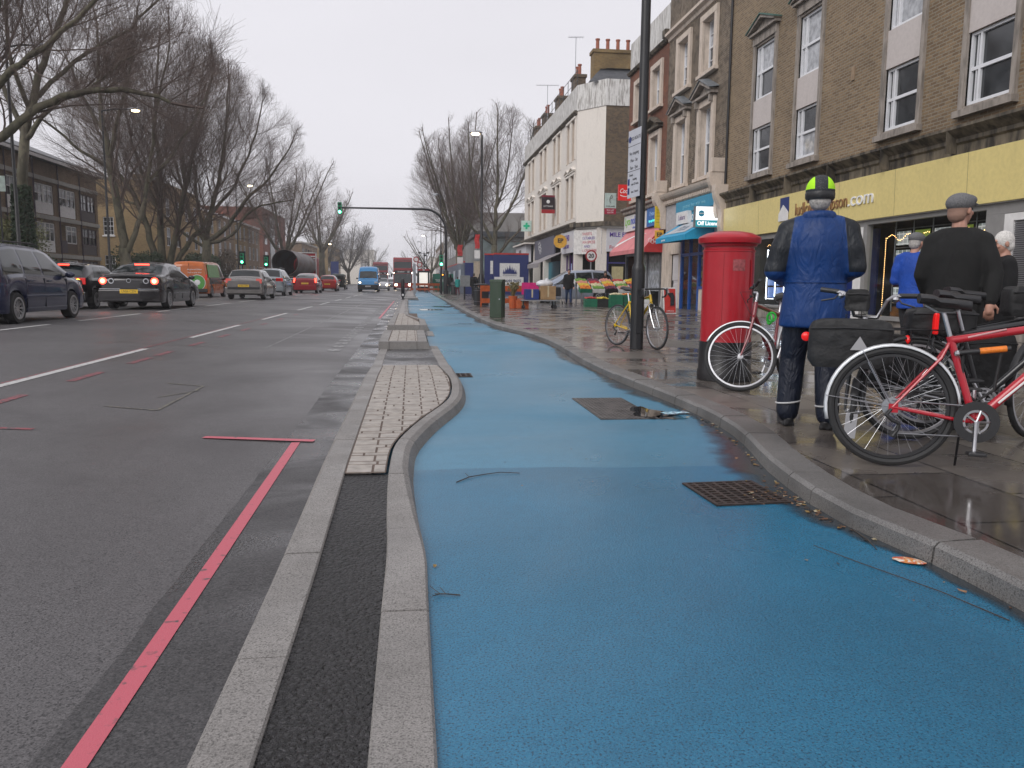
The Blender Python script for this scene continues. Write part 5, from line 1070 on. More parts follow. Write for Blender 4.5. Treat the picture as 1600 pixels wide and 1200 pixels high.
t = thing('luggage_trolley', 'folding luggage trolley with a black bag pulled by the walking man', 'trolley', (7.15, 38.9, PZ)); mb = MB(); mb.tube([(-.22, 0, .1), (-.2, .2, 1.0)], .015, 6); mb.tube([(.22, 0, .1), (.2, .2, 1.0)], .015, 6); mb.tube([(-.35, -.1, .02), (-.3, -.1, .35), (.3, -.1, .35), (.35, -.1, .02)], .018, 6); mb.obj('frame', CHROME, t); mb = MB(); mb.box((-.18, .0, .4), (.18, .25, .85)); mb.obj('bag', BLACK, t, bevel=.04)
for x in (-.25, .25): mb = MB(); mb.cyl((x-.02, 0, .08), (x+.02, 0, .08), .08, 12); mb.obj('wheel', RUBBER, t)
# fruit stall
t = thing('stall_table', 'long trestle table of the fruit stall under the pink awning', 'table', (9.4, 35.9, PZ)); mb = MB(); mb.prism([(-1.7, .3, .62), (1.4, .3, .62), (1.4, 1.7, 1.05), (-1.7, 1.7, 1.05)], (0, 0, .03)); mb.obj('top', mat('green matting', (.03, .12, .05), .9), t)
for x in (-1.6, 1.3):
    for y in (.4, 1.6): mb = MB(); mb.box((x-.03, y-.03, 0), (x+.03, y+.03, .62+.3*(y > 1))); mb.obj('leg', STEEL, t)
FR = [mat('fruit '+n_, c, .4, var=.25, vs=12) for n_, c in (('orange', (.65, .2, .02)), ('red', (.45, .03, .03)), ('green', (.15, .3, .04)), ('yellow', (.6, .45, .04)), ('plum', (.12, .02, .06)), ('pale', (.6, .55, .35)), ('pink', (.6, .25, .2)))]
GC = mat('green plastic crate', (.01, .13, .07), .5); WC = mat('white foam box', (.6, .6, .6), .6); BC = mat('black crate', (.015, .015, .015), .6)
FN = ['oranges', 'red apples', 'green apples', 'lemons', 'plums', 'pears', 'peaches']
def crate(x, y, z, f, m, word, where, tilt=.0, fill=True):
    t = thing('fruit_crate', '%s crate %s %s' % (word, ('of '+FN[f]) if fill else 'stacked', where), 'crate', (x, y, z), 0, 'crates at the fruit stall'); t.rotation_euler = (tilt, 0, 0)
    mb = MB(); mb.box((-.28, -.19, 0), (.28, -.17, .18)); mb.box((-.28, .17, 0), (.28, .19, .18)); mb.box((-.28, -.17, 0), (-.26, .17, .18)); mb.box((.26, -.17, 0), (.28, .17, .18)); mb.box((-.26, -.17, 0), (.26, .17, .02))
    for q in (.05, .11): mb.box((-.285, -.195, q), (.285, -.19, q+.025))
    mb.obj('crate_body', m, t)
    if fill:
        mb = MB(); rng = random.Random(int(x*100+y*10)); 
        for i in range(7):
            for j in range(4): mb.ball((-.22+i*.073, -.13+j*.085, .17+rng.uniform(0, .05)+.03*(1-abs(i-3)/3)), .042, 7)
        mb.obj('fruit', FR[f], t, smooth=True)
k = 0; where = ['at the front of the stall', 'in the second row of the stall', 'in the third row of the stall', 'at the back of the stall']
for r in range(4):
    for c in range(5):
        x = 7.95+c*.6; y = 36.25+r*.36; crate(x, y, PZ+.67+r*.11, (c*2+r*3) % 7, (GC, WC, BC, WC)[(c+r) % 4], ('green', 'white', 'black', 'pale')[(c+r) % 4], where[r]+', '+('leftmost', 'second from the left', 'in the middle', 'second from the right', 'rightmost')[c], .3)
for i, (x, y, n_, m, wd) in enumerate(((8.0, 35.3, 2, GC, 'green'), (8.55, 35.25, 2, BC, 'black'), (9.0, 34.7, 3, GC, 'green'), (9.6, 34.8, 3, GC, 'dark green'), (10.2, 34.6, 2, WC, 'white'))):
    for q in range(n_): crate(x, y, PZ+q*.185, (i*2+1) % 7, m, wd, ('on the ground, ' if q == 0 else 'topmost of its pile, ' if q == n_-1 else 'second in its pile, ')+('left end', 'left of centre', 'centre', 'right of centre', 'right end')[i]+' of the stall front', 0, q == n_-1)
# a-board
t = thing('pavement_board', 'red A-board with a photo of a shoe outside the blue awning shop', 'board', (9.12, 27.5, PZ), R_(8)); mb = MB(); mb.prism([(-.24, 0, 0), (.24, 0, 0), (.24, .12, .92), (-.24, .12, .92)], (0, .03, 0)); mb.prism([(-.24, .45, 0), (.24, .45, 0), (.24, .18, .92), (-.24, .18, .92)], (0, -.02, 0)); o = mb.obj('frame', WHITEP, t)
mb = MB(); mb.prism([(-.215, -.004, .04), (.215, -.004, .04), (.215, .108, .88), (-.215, .108, .88)], (0, -.003, 0)); mb.obj('red_face', mat('red poster', (.5, .03, .02), .4, var=.1), t)
mb = MB(); mb.prism([(.0, .015, .28), (.14, .02, .3), (.17, .06, .6), (.1, .09, .75), (-.1, .09, .72), (.02, .06, .55)], (0, -.03, 0)); mb.obj('shoe_picture', BLACK, t); text('EE', .16, WHITELET, t, (-.1, .075, .78), (R_(83), 0, 0)); text('mobile phones', .05, WHITELET, t, (0, -.006, .1), (R_(83), 0, 0))
# iron gratings in the cycle track
IRON = mat('rusty cast iron', (.045, .032, .028), .55, .3, var=.4, vs=14, bump=.5, bs=90)
def grate(x0, y0, wx, wy, rz, l, nx=7, ny=10, cover=False):
    t = thing('drain_grating', l, 'drain', (x0, y0, 0), rz); mb = MB()
    if cover:
        mb.box((0, 0, .0), (wx, wy, .006))
        for i in range(14):
            for j in range(18): mb.box((wx*(i+.2)/14, wy*(j+.2)/18, .006), (wx*(i+.8)/14, wy*(j+.8)/18, .011))
        mb.obj('cover_plate', mat('worn grey cast iron', (.10, .092, .088), .45, .2, var=.4, vs=9), t)
    else:
        mb.box((0, 0, .001), (wx, .02, .01)); mb.box((0, wy-.02, .001), (wx, wy, .01)); mb.box((0, .02, .001), (.02, wy-.02, .01)); mb.box((wx-.02, .02, .001), (wx, wy-.02, .01))
        for i in range(1, nx): mb.box((wx*i/nx-.009, .02, .002), (wx*i/nx+.009, wy-.02, .009))
        for j in range(1, ny): mb.box((.02, wy*j/ny-.007, .0025), (wx-.02, wy*j/ny+.007, .0085))
        mb.obj('bars', IRON, t); mb = MB(); mb.poly([(.01, .01, .0012), (wx-.01, .01, .0012), (wx-.01, wy-.01, .0012), (.01, wy-.01, .0012)]); mb.obj('sump', DARKIN, t)
grate(1.54, 3.80, .42, .46, R_(3), 'rusty square drain grating against the kerb, nearest to the camera')
grate(1.56, 6.4, .5, 1.22, R_(0), 'long iron access cover in the blue track beside a puddle', cover=True)
grate(.53, 9.45, .2, .36, R_(0), 'small drain grating beside the block-paved island', 3, 5)
# litter, twigs and leaves
t = thing('litter', 'flattened orange and white food wrapper below the kerb', 'litter', (2.02, 2.93, .003), R_(-35)); mb = MB(); rng = random.Random(3); n_ = 18
mb.v = []; c0 = mb.vert((0, 0, .008)); ring_ = [mb.vert((.062*math.cos(2*math.pi*i/n_)*(1+.1*rng.random()), .036*math.sin(2*math.pi*i/n_)*(1+.1*rng.random()), .004*rng.random()+.003)) for i in range(n_)]
for i in range(n_): mb.face((c0, ring_[i], ring_[(i+1) % n_]))
m, n, K, b = _nodes('printed wrapper'); co = n.new('ShaderNodeTexCoord').outputs['Object']; K(_ramp(n, K, _noise(n, K, co, 35, 3, 1), [(.4, (.65, .6, .55)), (.5, (.6, .25, .03)), (.6, (.5, .05, .03)), (.7, (.65, .6, .55))]), b.inputs['Base Color']); mb.obj('wrapper', m, t)
t = thing('litter', 'crumpled clear and blue plastic packet in the puddle by the access cover', 'litter', (2.16, 6.55, .004), .3); mb = MB(); rng = random.Random(6); mb.sheet([[(.05*i+rng.uniform(-.01, .01), .03*j+rng.uniform(-.01, .01), rng.uniform(0, .02)) for i in range(6)] for j in range(4)]); mb.obj('packet', mat('crumpled film', (.35, .55, .7), .15, var=.6, vs=20), t)
TW = mat('wet twig', (.04, .028, .02), .6)
def twig(pts, l, subs=(), r=.0032):
    t = thing('twig', l, 'twig', (pts[0][0], pts[0][1], .005)); mb = MB(); o_ = Vector((*pts[0], 0)); q = [Vector((*p, .004*(i % 2)))-o_ for i, p in enumerate(pts)]; mb.tube(q, [r*(1-.5*i/len(q)) for i in range(len(q))], 5)
    for a, b_ in subs: mb.tube([Vector((*a, .003))-o_, Vector((*b_, .012))-o_], r*.6, 4)
    mb.obj('stem', TW, t)
twig([(.25, 4.40), (.33, 4.50), (.42, 4.57), (.52, 4.6), (.635, 4.585)], 'long thin curved twig lying across the blue track', [((.33, 4.5), (.31, 4.56))])
twig([(.17, 2.76), (.12, 2.765), (.08, 2.78)], 'short forked twig beside the island kerb', [((.1, 2.77), (.065, 2.82)), ((.1, 2.77), (.07, 2.73)), ((.12, 2.765), (.1, 2.81))], .0025)
twig([(2.0, 2.35), (1.93, 2.6), (1.8, 2.95), (1.72, 3.15)], 'fine dark twig curving through the lower right of the track', (), .0022)
twig([(2.02, 3.35), (2.0, 3.2), (1.97, 3.08)], 'short twig below the kerb joint near the wrapper', (), .003)
LF = [mat('leaf '+n_, c, .6, var=.3, vs=30) for n_, c in (('brown', (.10, .045, .02)), ('yellow', (.24, .15, .035)), ('tan', (.22, .12, .06)), ('pale', (.35, .3, .2)), ('dark', (.03, .02, .015)))]
mb = MB(); rng = random.Random(12)
def leaf(x, y, s, z=.004):
    a = rng.uniform(0, 6.28); n_ = 7; c, d = math.cos(a), math.sin(a); mi = rng.choice((0, 0, 0, 1, 2, 2, 4, 4, 3)); p = []
    for i in range(n_):
        t_ = 2*math.pi*i/n_; r = s*(1 if i % 2 else .6); u, v = r*math.cos(t_), r*.6*math.sin(t_); p.append((x+u*c-v*d, y+u*d+v*c, z+rng.uniform(0, s*.35)))
    mb.poly(p, mi)
def kx(y):
    for a, b in zip(kp, kp[1:]):
        if a[1] <= y <= b[1]: return a[0]+(b[0]-a[0])*(y-a[1])/(b[1]-a[1]+1e-9)
    return 2
for i in range(260):
    y = rng.choice([rng.gauss(3.75, .25), rng.gauss(5.5, .7), rng.uniform(2, 14), rng.gauss(15.5, 1.5), rng.uniform(14, 34)]); leaf(kx(y)-abs(rng.gauss(0, .05))-.01, y, rng.uniform(.006, .022)*(1+.02*y))
for i in range(90): leaf(rng.uniform(.1, 1.95), rng.uniform(2.3, 16)**1.0, rng.uniform(.004, .011))
for i in range(40): leaf(rng.uniform(1.75, 1.99), rng.gauss(3.95, .1), rng.uniform(.006, .016), .012)
for i in range(30): leaf(rng.uniform(2.5, 6), rng.uniform(4, 20), rng.uniform(.006, .02), PZ+.003)
o = mb.obj('fallen_leaves', LF); o['kind'] = 'stuff'; tag(o, 'scattered brown and yellow leaves washed along the kerb', 'leaves')
t = thing('leaf', 'single small yellow leaf against the island kerb', 'leaf', (.085, 3.05, .004)); mb = MB(); mb.poly([(0, 0, 0), (.012, .01, .004), (.01, .03, .003), (-.004, .022, .006)]); mb.obj('blade', LF[1], t)
# ------------------------------------------------------------ vehicles
TAIL = mat('red tail lamp', (.4, .01, .01), .2, var=0, emit=(.6, .02, .02), es=.35); TAILON = mat('lit brake lamp', (1, .1, .05), .3, var=0, emit=(1, .05, .03), es=6)
TAILHOT = mat('hot centre of brake lamp', (1, .4, .3), .3, var=0, emit=(1, .3, .12), es=7); HEAD = mat('lit headlamp', (1, .95, .85), .2, var=0, emit=(1, .85, .6), es=14)
HEADOFF = mat('headlamp lens', (.5, .5, .52), .1, var=0); INDIC = mat('orange indicator', (1, .5, .05), .3, var=0, emit=(1, .42, .04), es=6)
CARGL = mat('tinted car glass', (.012, .018, .02), .04, var=.6, vs=1.2, spec=.8); TRIM = mat('black car trim', (.02, .02, .022), .45)
def paint(n_, c, metal=.3, rough=.2): return mat('car paint '+n_, c, rough, metal, var=.06, vs=4, coat=.7, rv=.06, rs=2)
def interp(P, y):
    if y <= P[0][0]: return P[0][1]
    for (a, b), (c, d) in zip(P, P[1:]):
        if y <= c: return b+(d-b)*(y-a)/(c-a)
    return P[-1][1]
def smoothp(P, y, h=.09): return (interp(P, y-h)+2*interp(P, y-h/2)+3*interp(P, y)+2*interp(P, y+h/2)+interp(P, y+h))/9
WH = {}
def wheel_mesh(R, wd, spokes, rimm):
    k = (round(R, 3), wd, spokes, rimm.name)
    if k in WH: return WH[k]
    mb = MB(); r = R*.68
    prof = [(r, -wd/2), (R*.93, -wd/2), (R, -wd*.32), (R, wd*.32), (R*.93, wd/2), (r, wd/2)]; n_ = 32; rg = []
    for rr, x in prof: rg.append([mb.vert((x, rr*math.cos(2*math.pi*j/n_), rr*math.sin(2*math.pi*j/n_))) for j in range(n_)])
    for A, B in zip(rg, rg[1:]):
        for j in range(n_): mb.face((A[j], A[(j+1) % n_], B[(j+1) % n_], B[j]))
    ty = mb.obj('wheel', RUBBER, None, smooth=True, ang=45)
    mb = MB(); mb.ring((wd*.40, 0, 0), r*.95, .02, axis='x', k=32, sq=(.05, .04)); mb.cyl((-wd*.2, 0, 0), (-wd*.19, 0, 0), r*.99, 24, 1)
    mb.cyl((wd*.1, 0, 0), (wd*.38, 0, 0), r*.2, 12)
    for i in range(spokes):
        a = 2*math.pi*i/spokes; c, s = math.cos(a), math.sin(a); w_ = .55*r*3.1/spokes/2
        f = lambda rr, ww, x: (x, rr*c-ww*s, rr*s+ww*c)
        mb.prism([f(r*.15, -w_*.7, wd*.38), f(r*.15, w_*.7, wd*.38), f(r*.96, w_, wd*.42), f(r*.96, -w_, wd*.42)], (-.03, 0, 0))
    ri = mb.obj('rim', [rimm, DARKIN], ty); WH[k] = (ty, ri); ty['_tmpl'] = 1; return WH[k]
def add_wheel(par, x, y, R, wd=.2, spokes=9, rimm=None, name='wheel'):
    ty, ri = wheel_mesh(R, wd, spokes, rimm or ALLOY); first = ty.parent is None
    a = ty if first else ty.copy(); b = ri if first else ri.copy()
    if not first: C.objects.link(a); C.objects.link(b)
    a.parent = par; b.parent = a; a.location = (x, y, R); a.rotation_euler = (0, 0, 0 if x > 0 else math.pi); return a
ALLOY = mat('alloy rim', (.45, .45, .46), .35, .7)
def vehicle(kind, label, cat, X, Y, rz=0, L=4.3, W=1.75, top=(), belt=(), z0=.22, R=.31, ax=(.75, 3.45), body=None, tumble=.34, wins=(), rear=None, front=None, endw=.88, group=None, spokes=9, rimm=None, crown=.03, mirror=True, plate_rear=None, lights=None, twx=None, zoff=None):
    z = camber(X) if zoff is None else zoff
    t = thing(kind, label, cat, (X, Y, z), rz, group)   # origin at rear bumper centre, +Y forward
    ys = sorted({round(v, 3) for v in [0, .015, .05, .1, .17, L-.17, L-.1, L-.05, L-.015, L]+[i*.08 for i in range(int(L/.08)+1)]+[a+s*q for a in ax for s in (1, -1) for q in (R+.055, R+.05, R+.02, R*.85)] if 0 <= v <= L})
    def sec(y):
        e = abs(2*y/L-1); edge = min(y, L-y); pl = 1-(1-endw)*max(0, 1-edge/.35)**2-.02*e**4
        hw = W/2*pl; zt = smoothp(top, y); zbl = min(smoothp(belt, y), zt-.03); zb = z0+.12*max(0, 1-edge/.25)**2; za = zb
        for a in ax:
            d = abs(y-a)
            if d < R+.05: za = max(zb, R+math.sqrt(max(0, (R+.05)**2-d*d)))
        za = min(za, zbl-.05); cab = max(0, zt-zbl); tw = hw*.955-tumble*cab if twx is None else hw*twx
        c = min(1, cab/.3); x1 = hw*.955
        P = [(0, zb), (hw*.70, zb), (hw*.71, za), (hw*.955, za), (hw*.975, za+.03)]
        hgt = zbl-za
        for f, g in ((.25, .992), (.5, 1.), (.75, .995), (.9, .98)): P.append((hw*g, za+.03+(hgt-.03)*f))
        P.append((x1, zbl))
        for f in (.33, .66): P.append((x1+(tw-x1)*f+.018*c, zbl+(zt-.05*c-zbl)*f))
        P += [(tw, zt-.05*c-.01), (tw*.93, zt-.016*c-.004), (tw*.7, zt+crown*.3), (tw*.35, zt+crown*.85), (0, zt+crown)]
        return P
    S = {y: sec(y) for y in ys}; mb = MB(); rows = []
    for y in ys:
        P = S[y]; rows.append([(x, y, z_) for x, z_ in P]+[(-x, y, z_) for x, z_ in P[-2:0:-1]])
    idx = [[mb.vert(p) for p in r] for r in rows]; n_ = len(idx[0])
    for A, B in zip(idx, idx[1:]):
        for j in range(n_): mb.face((A[j], A[(j+1) % n_], B[(j+1) % n_], B[j]))
    mb.face(idx[0]); mb.face(idx[-1][::-1])
    bo = mb.obj('body', body, t, smooth=True, ang=38)
    def side(y, s):   # s 0 belt .. 1 roof edge
        P = sec(y)[9:13]; q = s*3; i = min(2, int(q)); f = q-i; return (P[i][0]+(P[i+1][0]-P[i][0])*f, P[i][1]+(P[i+1][1]-P[i][1])*f)
    for (y0, y1, u0, u1, *rest) in wins:
        for sg in (1, -1):
            mb = MB(); rr = []
            for i in range(5):
                s = .05+.86*i/4; f = i/4; a, b = y0+(u0-y0)*f, y1+(u1-y1)*f
                rr.append([(sg*(side(a+(b-a)*j/8, s)[0]+.005), a+(b-a)*j/8, side(a+(b-a)*j/8, s)[1]) for j in range(9)])
            mb.sheet(rr); mb.obj('side_window', CARGL, t, smooth=True)
    def screen(y0, y1, name, f0=.9, f1=.9, m=CARGL):
        mb = MB(); rr = []
        for i in range(13):
            y = y0+(y1-y0)*i/12; P = sec(y); tw = P[12][0]; zt = smoothp(top, y); dy = .03; sl = (smoothp(top, y+dy)-smoothp(top, y-dy))/(2*dy); q = math.sqrt(1+sl*sl); f = f0+(f1-f0)*i/12
            Q = [(x, zz) for x, zz in P[12:]][::-1]; row = []
            for j in range(-4, 5):
                x = abs(j)/4*tw*f; zz = None
                for (xa, za_), (xb, zb_) in zip(Q, Q[1:]):
                    if xa <= x <= xb+1e-9: zz = za_+(zb_-za_)*(x-xa)/(xb-xa+1e-9); break
                zz = Q[-1][1] if zz is None else zz
                row.append(((1 if j >= 0 else -1)*x, y-sl/q*.007, zz+.007/q))
            rr.append(row)
        mb.sheet(rr); return mb.obj(name, m, t, smooth=True)
    if rear: screen(*rear, 'rear_window')
    if front: screen(*front, 'windscreen')
    for a in ax:
        for sg in (1, -1): add_wheel(t, sg*(W/2-.115), a, R, spokes=spokes, rimm=rimm)
    if mirror:
        ym = wins[-1][1]-.12 if wins else L*.6; zm = smoothp(belt, ym)+.07
        for sg in (1, -1): mb = MB(); mb.ball((sg*(W/2+.09), ym, zm), (.11, .06, .075), 10); mb.tube([(sg*(W/2-.06), ym, zm-.06), (sg*(W/2+.05), ym, zm)], .02, 5); mb.obj('door_mirror', body if mirror is True else mirror, t, smooth=True)
    return t, bo
def bx_(par, name, x0, x1, y, z0, z1, m, th=.03, bev=.01, lab=None):
    mb = MB(); mb.box((x0, y-th, z0), (x1, y, z1)); return mb.obj(name, m, par, bevel=bev, label=lab)
def plate_(par, y, z, s, front=False, w_=.52, m=None):
    mb = MB(); d = -1 if not front else 1; mb.box((-w_/2, min(y, y+d*.012), z), (w_/2, max(y, y+d*.012), z+.115)); o = mb.obj('number_plate', m or (WHITEP if front else YELLOWP), par, bevel=.004)
    text(s, .1, BLACKLET, o, (0, y+d*.0135, z+.058), (R_(90), 0, math.pi if front else 0), sx=.9, ext=.0005); return o
def rlight(par, x0, x1, z0, z1, y=.03, m=TAIL, hot=None, th=.05):
    for s in (1, -1):
        a, b = (x0, x1) if s > 0 else (-x1, -x0); o = bx_(par, 'tail_light', a, b, y, z0, z1, m, th, .012)
        if hot: mb = MB(); c = (a+b)/2; mb.cyl((c, y-th, (z0+z1)/2), (c, y-th-.006, (z0+z1)/2), min(abs(b-a), z1-z0)*.36, 14); mb.obj('bulb', hot, o)
def handles(par, W, lst, z, m):
    for y in lst:
        for s in (1, -1): mb = MB(); mb.box((s*(W/2+.002)-.012, y, z), (s*(W/2+.002)+.012, y+.18, z+.03)); mb.obj('door_handle', m, par, bevel=.004)
def seams(par, W, lst, z0, z1, belt):
    mb = MB()
    for y in lst:
        for s in (1, -1): mb.box((s*(W/2-.012)-.013, y, z0), (s*(W/2-.012)+.013, y+.008, z1))
    mb.obj('door_gap', BLACK, par)
# dark blue people carrier
P = paint('midnight blue', (.008, .014, .055), .1)
t, b = vehicle('people_carrier', 'dark blue people carrier cut off by the left edge of the picture', 'car', -8.78, 16.72, 0, 4.32, 1.76,
    top=[(0, .95), (.06, 1.15), (.38, 1.56), (1.0, 1.635), (2.3, 1.61), (2.75, 1.52), (3.5, 1.08), (4.05, .90), (4.28, .68), (4.32, .5)],
    belt=[(0, .95), (1, 1.0), (2.8, .96), (3.5, .93), (4.32, .7)], ax=(.78, 3.48), body=P, wins=[(.3, 1.12, .5, 1.16), (1.2, 1.95, 1.24, 1.93), (2.06, 3.2, 2.03, 2.5)], rear=(.07, .36), front=(2.72, 3.46), R=.32, spokes=11)
rlight(t, .68, .86, .85, 1.2, .1); bx_(t, 'rear_bumper', -.86, .86, .02, .3, .55, P, .06, .03); handles(t, 1.76, (1.25, 2.15), .86, P); seams(t, 1.76, (1.14, 2.0, 3.12), .32, .93, 0)
mb = MB()
mb.box((.868, 1.1, .52), (.892, 3.0, .58))
mb.obj('side_moulding', P, t, bevel=.006); mb = MB()
for s in (1, -1): mb.tube([(s*.62, .5, 1.63), (s*.62, .7, 1.67), (s*.62, 2.1, 1.67), (s*.62, 2.35, 1.62)], .016, 6)
mb.obj('roof_rail', TRIM, t)
# black hatchback
P = paint('black', (.012, .012, .016))
t, b = vehicle('hatchback', 'black hatchback with brake light and orange indicator lit, behind the dark blue people carrier', 'car', -10.75, 26.2, 0, 4.2, 1.76,
    top=[(0, .9), (.1, 1.0), (.55, 1.36), (1.2, 1.44), (2.2, 1.42), (3.1, 1.0), (3.95, .8), (4.2, .5)], belt=[(0, .92), (1, .98), (3.1, .9), (4.2, .7)], ax=(.8, 3.4), body=P, wins=[(.75, 1.5, .95, 1.45), (1.6, 2.85, 1.55, 2.35)], rear=(.14, .54), front=(2.3, 3.05), spokes=5)
rlight(t, .42, .84, .78, .98, .07, TAIL, INDIC); bx_(t, 'high_brake_light', -.2, .2, .55, 1.37, 1.42, TAILON, .04); bx_(t, 'rear_spoiler', -.6, .6, .62, 1.40, 1.43, P, .22); plate_(t, .0, .55, 'LJ58 KXE'); bx_(t, 'rear_bumper', -.85, .85, .02, .28, .55, P, .05, .03)
# dark grey saloon
P = paint('dark grey', (.028, .026, .028))
t, b = vehicle('saloon_car', 'dark grey saloon with two round brake lights lit and a high red stop lamp', 'car', -8.42, 25.55, 0, 4.76, 1.82,
    top=[(0, .8), (.04, .99), (.12, 1.06), (.62, 1.08), (1.35, 1.37), (1.9, 1.465), (2.6, 1.45), (3.45, 1.03), (4.3, .86), (4.68, .66), (4.76, .5)], belt=[(0, .95), (.8, .985), (2, .97), (3.5, .92), (4.76, .7)], ax=(.98, 3.69), body=P, tumble=.42,
    wins=[(1.2, 1.55, 1.5, 1.66), (1.6, 2.35, 1.7, 2.3), (2.42, 3.3, 2.36, 2.72)], rear=(.72, 1.42), front=(2.7, 3.4), R=.32, spokes=14)
for s in (1, -1):
    for x, r, hot in ((.74, .1, True), (.50, .085, False)):
        mb = MB(); mb.cyl((s*x, .045, .87), (s*x, -.02, .87), r, 22); o = mb.obj('tail_light', TAILON if hot else CHROME, t); mb = MB(); mb.cyl((s*x, -.0205, .87), (s*x, -.028, .87), r*.62, 20); mb.obj('bulb', TAILHOT if hot else BLACK, o)
    mb = MB(); mb.box((.25 if s > 0 else -.85, -.02, .62), (.85 if s > 0 else -.25, .03, .64)); mb.obj('chrome_strip', CHROME, t)
mb = MB(); mb.box((-.22, 1.28, 1.36), (.22, 1.31, 1.41)); mb.obj('high_brake_light', TAILON, t, bevel=.01)
mb = MB(); mb.cyl((0, .03, .88), (0, -.015, .88), .065, 20); o = mb.obj('badge', CHROME, t); mb = MB(); mb.cyl((0, -.0155, .88), (0, -.02, .88), .05, 16); mb.obj('badge_centre', TRIM, o)
plate_(t, -.025, .5, 'LN56 CZN'); bx_(t, 'rear_bumper', -.88, .88, .02, .26, .6, P, .05, .04); bx_(t, 'boot_lip', -.78, .78, .06, 1.045, 1.075, P, .1, .01); handles(t, 1.82, (1.75, 2.6), .86, P); seams(t, 1.82, (1.5, 2.38, 3.3), .32, .92, 0)
mb = MB()
for s in (1, -1): mb.box((s*.91-.01, 1.35, .5), (s*.91+.01, 3.3, .52))
mb.obj('chrome_strip', CHROME, t)
# orange and green panel van
P = paint('orange', (.55, .13, .015), 0); GRV = paint('bright green', (.06, .30, .03), 0); DGR = paint('charcoal', (.03, .03, .032))
t, b = vehicle('panel_van', 'orange, green and charcoal panel van with a green circle on its rear doors', 'van', -11.75, 45.0, 0, 4.9, 1.92,
    top=[(0, 1.6), (.03, 1.82), (.14, 1.93), (3.0, 1.96), (3.5, 1.85), (4.1, 1.2), (4.75, .95), (4.9, .5)], belt=[(0, 1.1), (3.3, 1.08), (4.9, .8)], ax=(1.0, 4.0), body=P, tumble=.16, wins=[(3.0, 3.95, 3.0, 3.5)], front=(3.45, 4.05), R=.33, mirror=TRIM, endw=.95)
def van_side(m, y0, y1, z0, z1, name):
    for s in (1, -1): mb = MB(); mb.prism([(s*.945, y0, z0), (s*.945, y1, z0), (s*(.945-.16*(max(0, z1-1.1))), y1-.1, z1), (s*(.945-.16*max(0, z1-1.1)), y0+.15, z1)], (s*.024, 0, 0)); mb.obj(name, m, t, bevel=.01)
van_side(DGR, .4, 3.9, .75, 1.08, 'charcoal_side'); van_side(GRV, .25, 2.8, 1.1, 1.8, 'green_side')
mb = MB(); mb.cyl((.42, .03, .82), (.42, -.012, .82), .42, 36); o = mb.obj('green_circle', GRV, t); mb = MB(); mb.ring((.42, -.016, .82), .41, .02, k=36, sq=(.014, .03)); mb.obj('circle_edge', WHITEP, o); mb = MB(); mb.ball((.42, -.014, .83), (.16, .012, .15), 8); mb.obj('white_emblem', WHITELET, o)
text('we grow and deliver', .115, WHITELET, t, (.3, -.006, 1.52), FACE_S, sx=.8); text('fresh to your door', .115, WHITELET, t, (.3, -.006, 1.36), FACE_S, sx=.8); mb = MB(); mb.box((-.68, -.004, 1.3), (-.42, .03, 1.65)); mb.obj('pale_sticker', WHITEP, t)
rlight(t, .84, .93, .95, 1.25, .03); plate_(t, .0, .62, 'LK09 VFB').location = (-.3, 0, 0); bx_(t, 'rear_bumper', -.94, .94, .0, .3, .5, TRIM, .08, .03)
mb = MB(); mb.box((-.004, -.006, .5), (.004, .03, 1.85)); mb.obj('door_gap', BLACK, t)
# silver cars
P = paint('warm silver', (.25, .235, .225), .55)
t, b = vehicle('hatchback', 'silver-beige hatchback with a high shelf-like tailgate and yellow plate', 'car', -7.98, 40.2, 0, 4.25, 1.77,
    top=[(0, .85), (.05, .98), (.30, 1.03), (.38, 1.08), (.62, 1.42), (1.4, 1.465), (2.3, 1.44), (3.2, 1.0), (4.0, .8), (4.25, .5)], belt=[(0, .93), (1, .97), (3.2, .9), (4.25, .7)], ax=(.78, 3.42), body=P, wins=[(.8, 1.5, .98, 1.5), (1.6, 2.9, 1.58, 2.4)], rear=(.38, .6), front=(2.35, 3.15))
rlight(t, .58, .84, .78, 1.0, .06, mat('pale red lamp', (.5, .09, .08), .2, var=0, emit=(.6, .1, .08), es=.3)); bx_(t, 'rear_bumper', -.86, .86, .01, .28, .58, P, .06, .04); plate_(t, -.05, .6, 'KM05 OFR', m=YELLOWP); bx_(t, 'bumper_band', -.75, .75, .0, .48, .6, TRIM, .055, .01)
P = paint('pale silver blue', (.30, .33, .35), .5)
t, b = vehicle('people_carrier', 'pale silver people carrier with tall tail lights, in front of the silver-beige hatchback', 'car', -8.55, 50.6, 0, 4.28, 1.76,
    top=[(0, 1.0), (.05, 1.1), (.35, 1.58), (1.0, 1.66), (2.3, 1.62), (3.4, 1.1), (4.1, .85), (4.28, .5)], belt=[(0, 1.0), (3.4, .95), (4.28, .75)], ax=(.75, 3.5), body=P, wins=[(.35, 1.1, .55, 1.1), (1.2, 1.95, 1.2, 1.95), (2.05, 3.1, 2.05, 2.45)], rear=(.08, .34), front=(2.6, 3.3))
rlight(t, .4, .82, .88, 1.08, .05); bx_(t, 'rear_bumper', -.84, .84, .01, .3, .6, P, .06, .04); plate_(t, .02, .86, 'Y764 JLR'); mb = MB()
for s in (1, -1): mb.tube([(s*.6, .4, 1.67), (s*.6, .6, 1.72), (s*.6, 2.2, 1.69)], .02, 5)
mb.obj('roof_rail', STEEL, t)
P = paint('cherry red', (.26, .012, .02), .2)
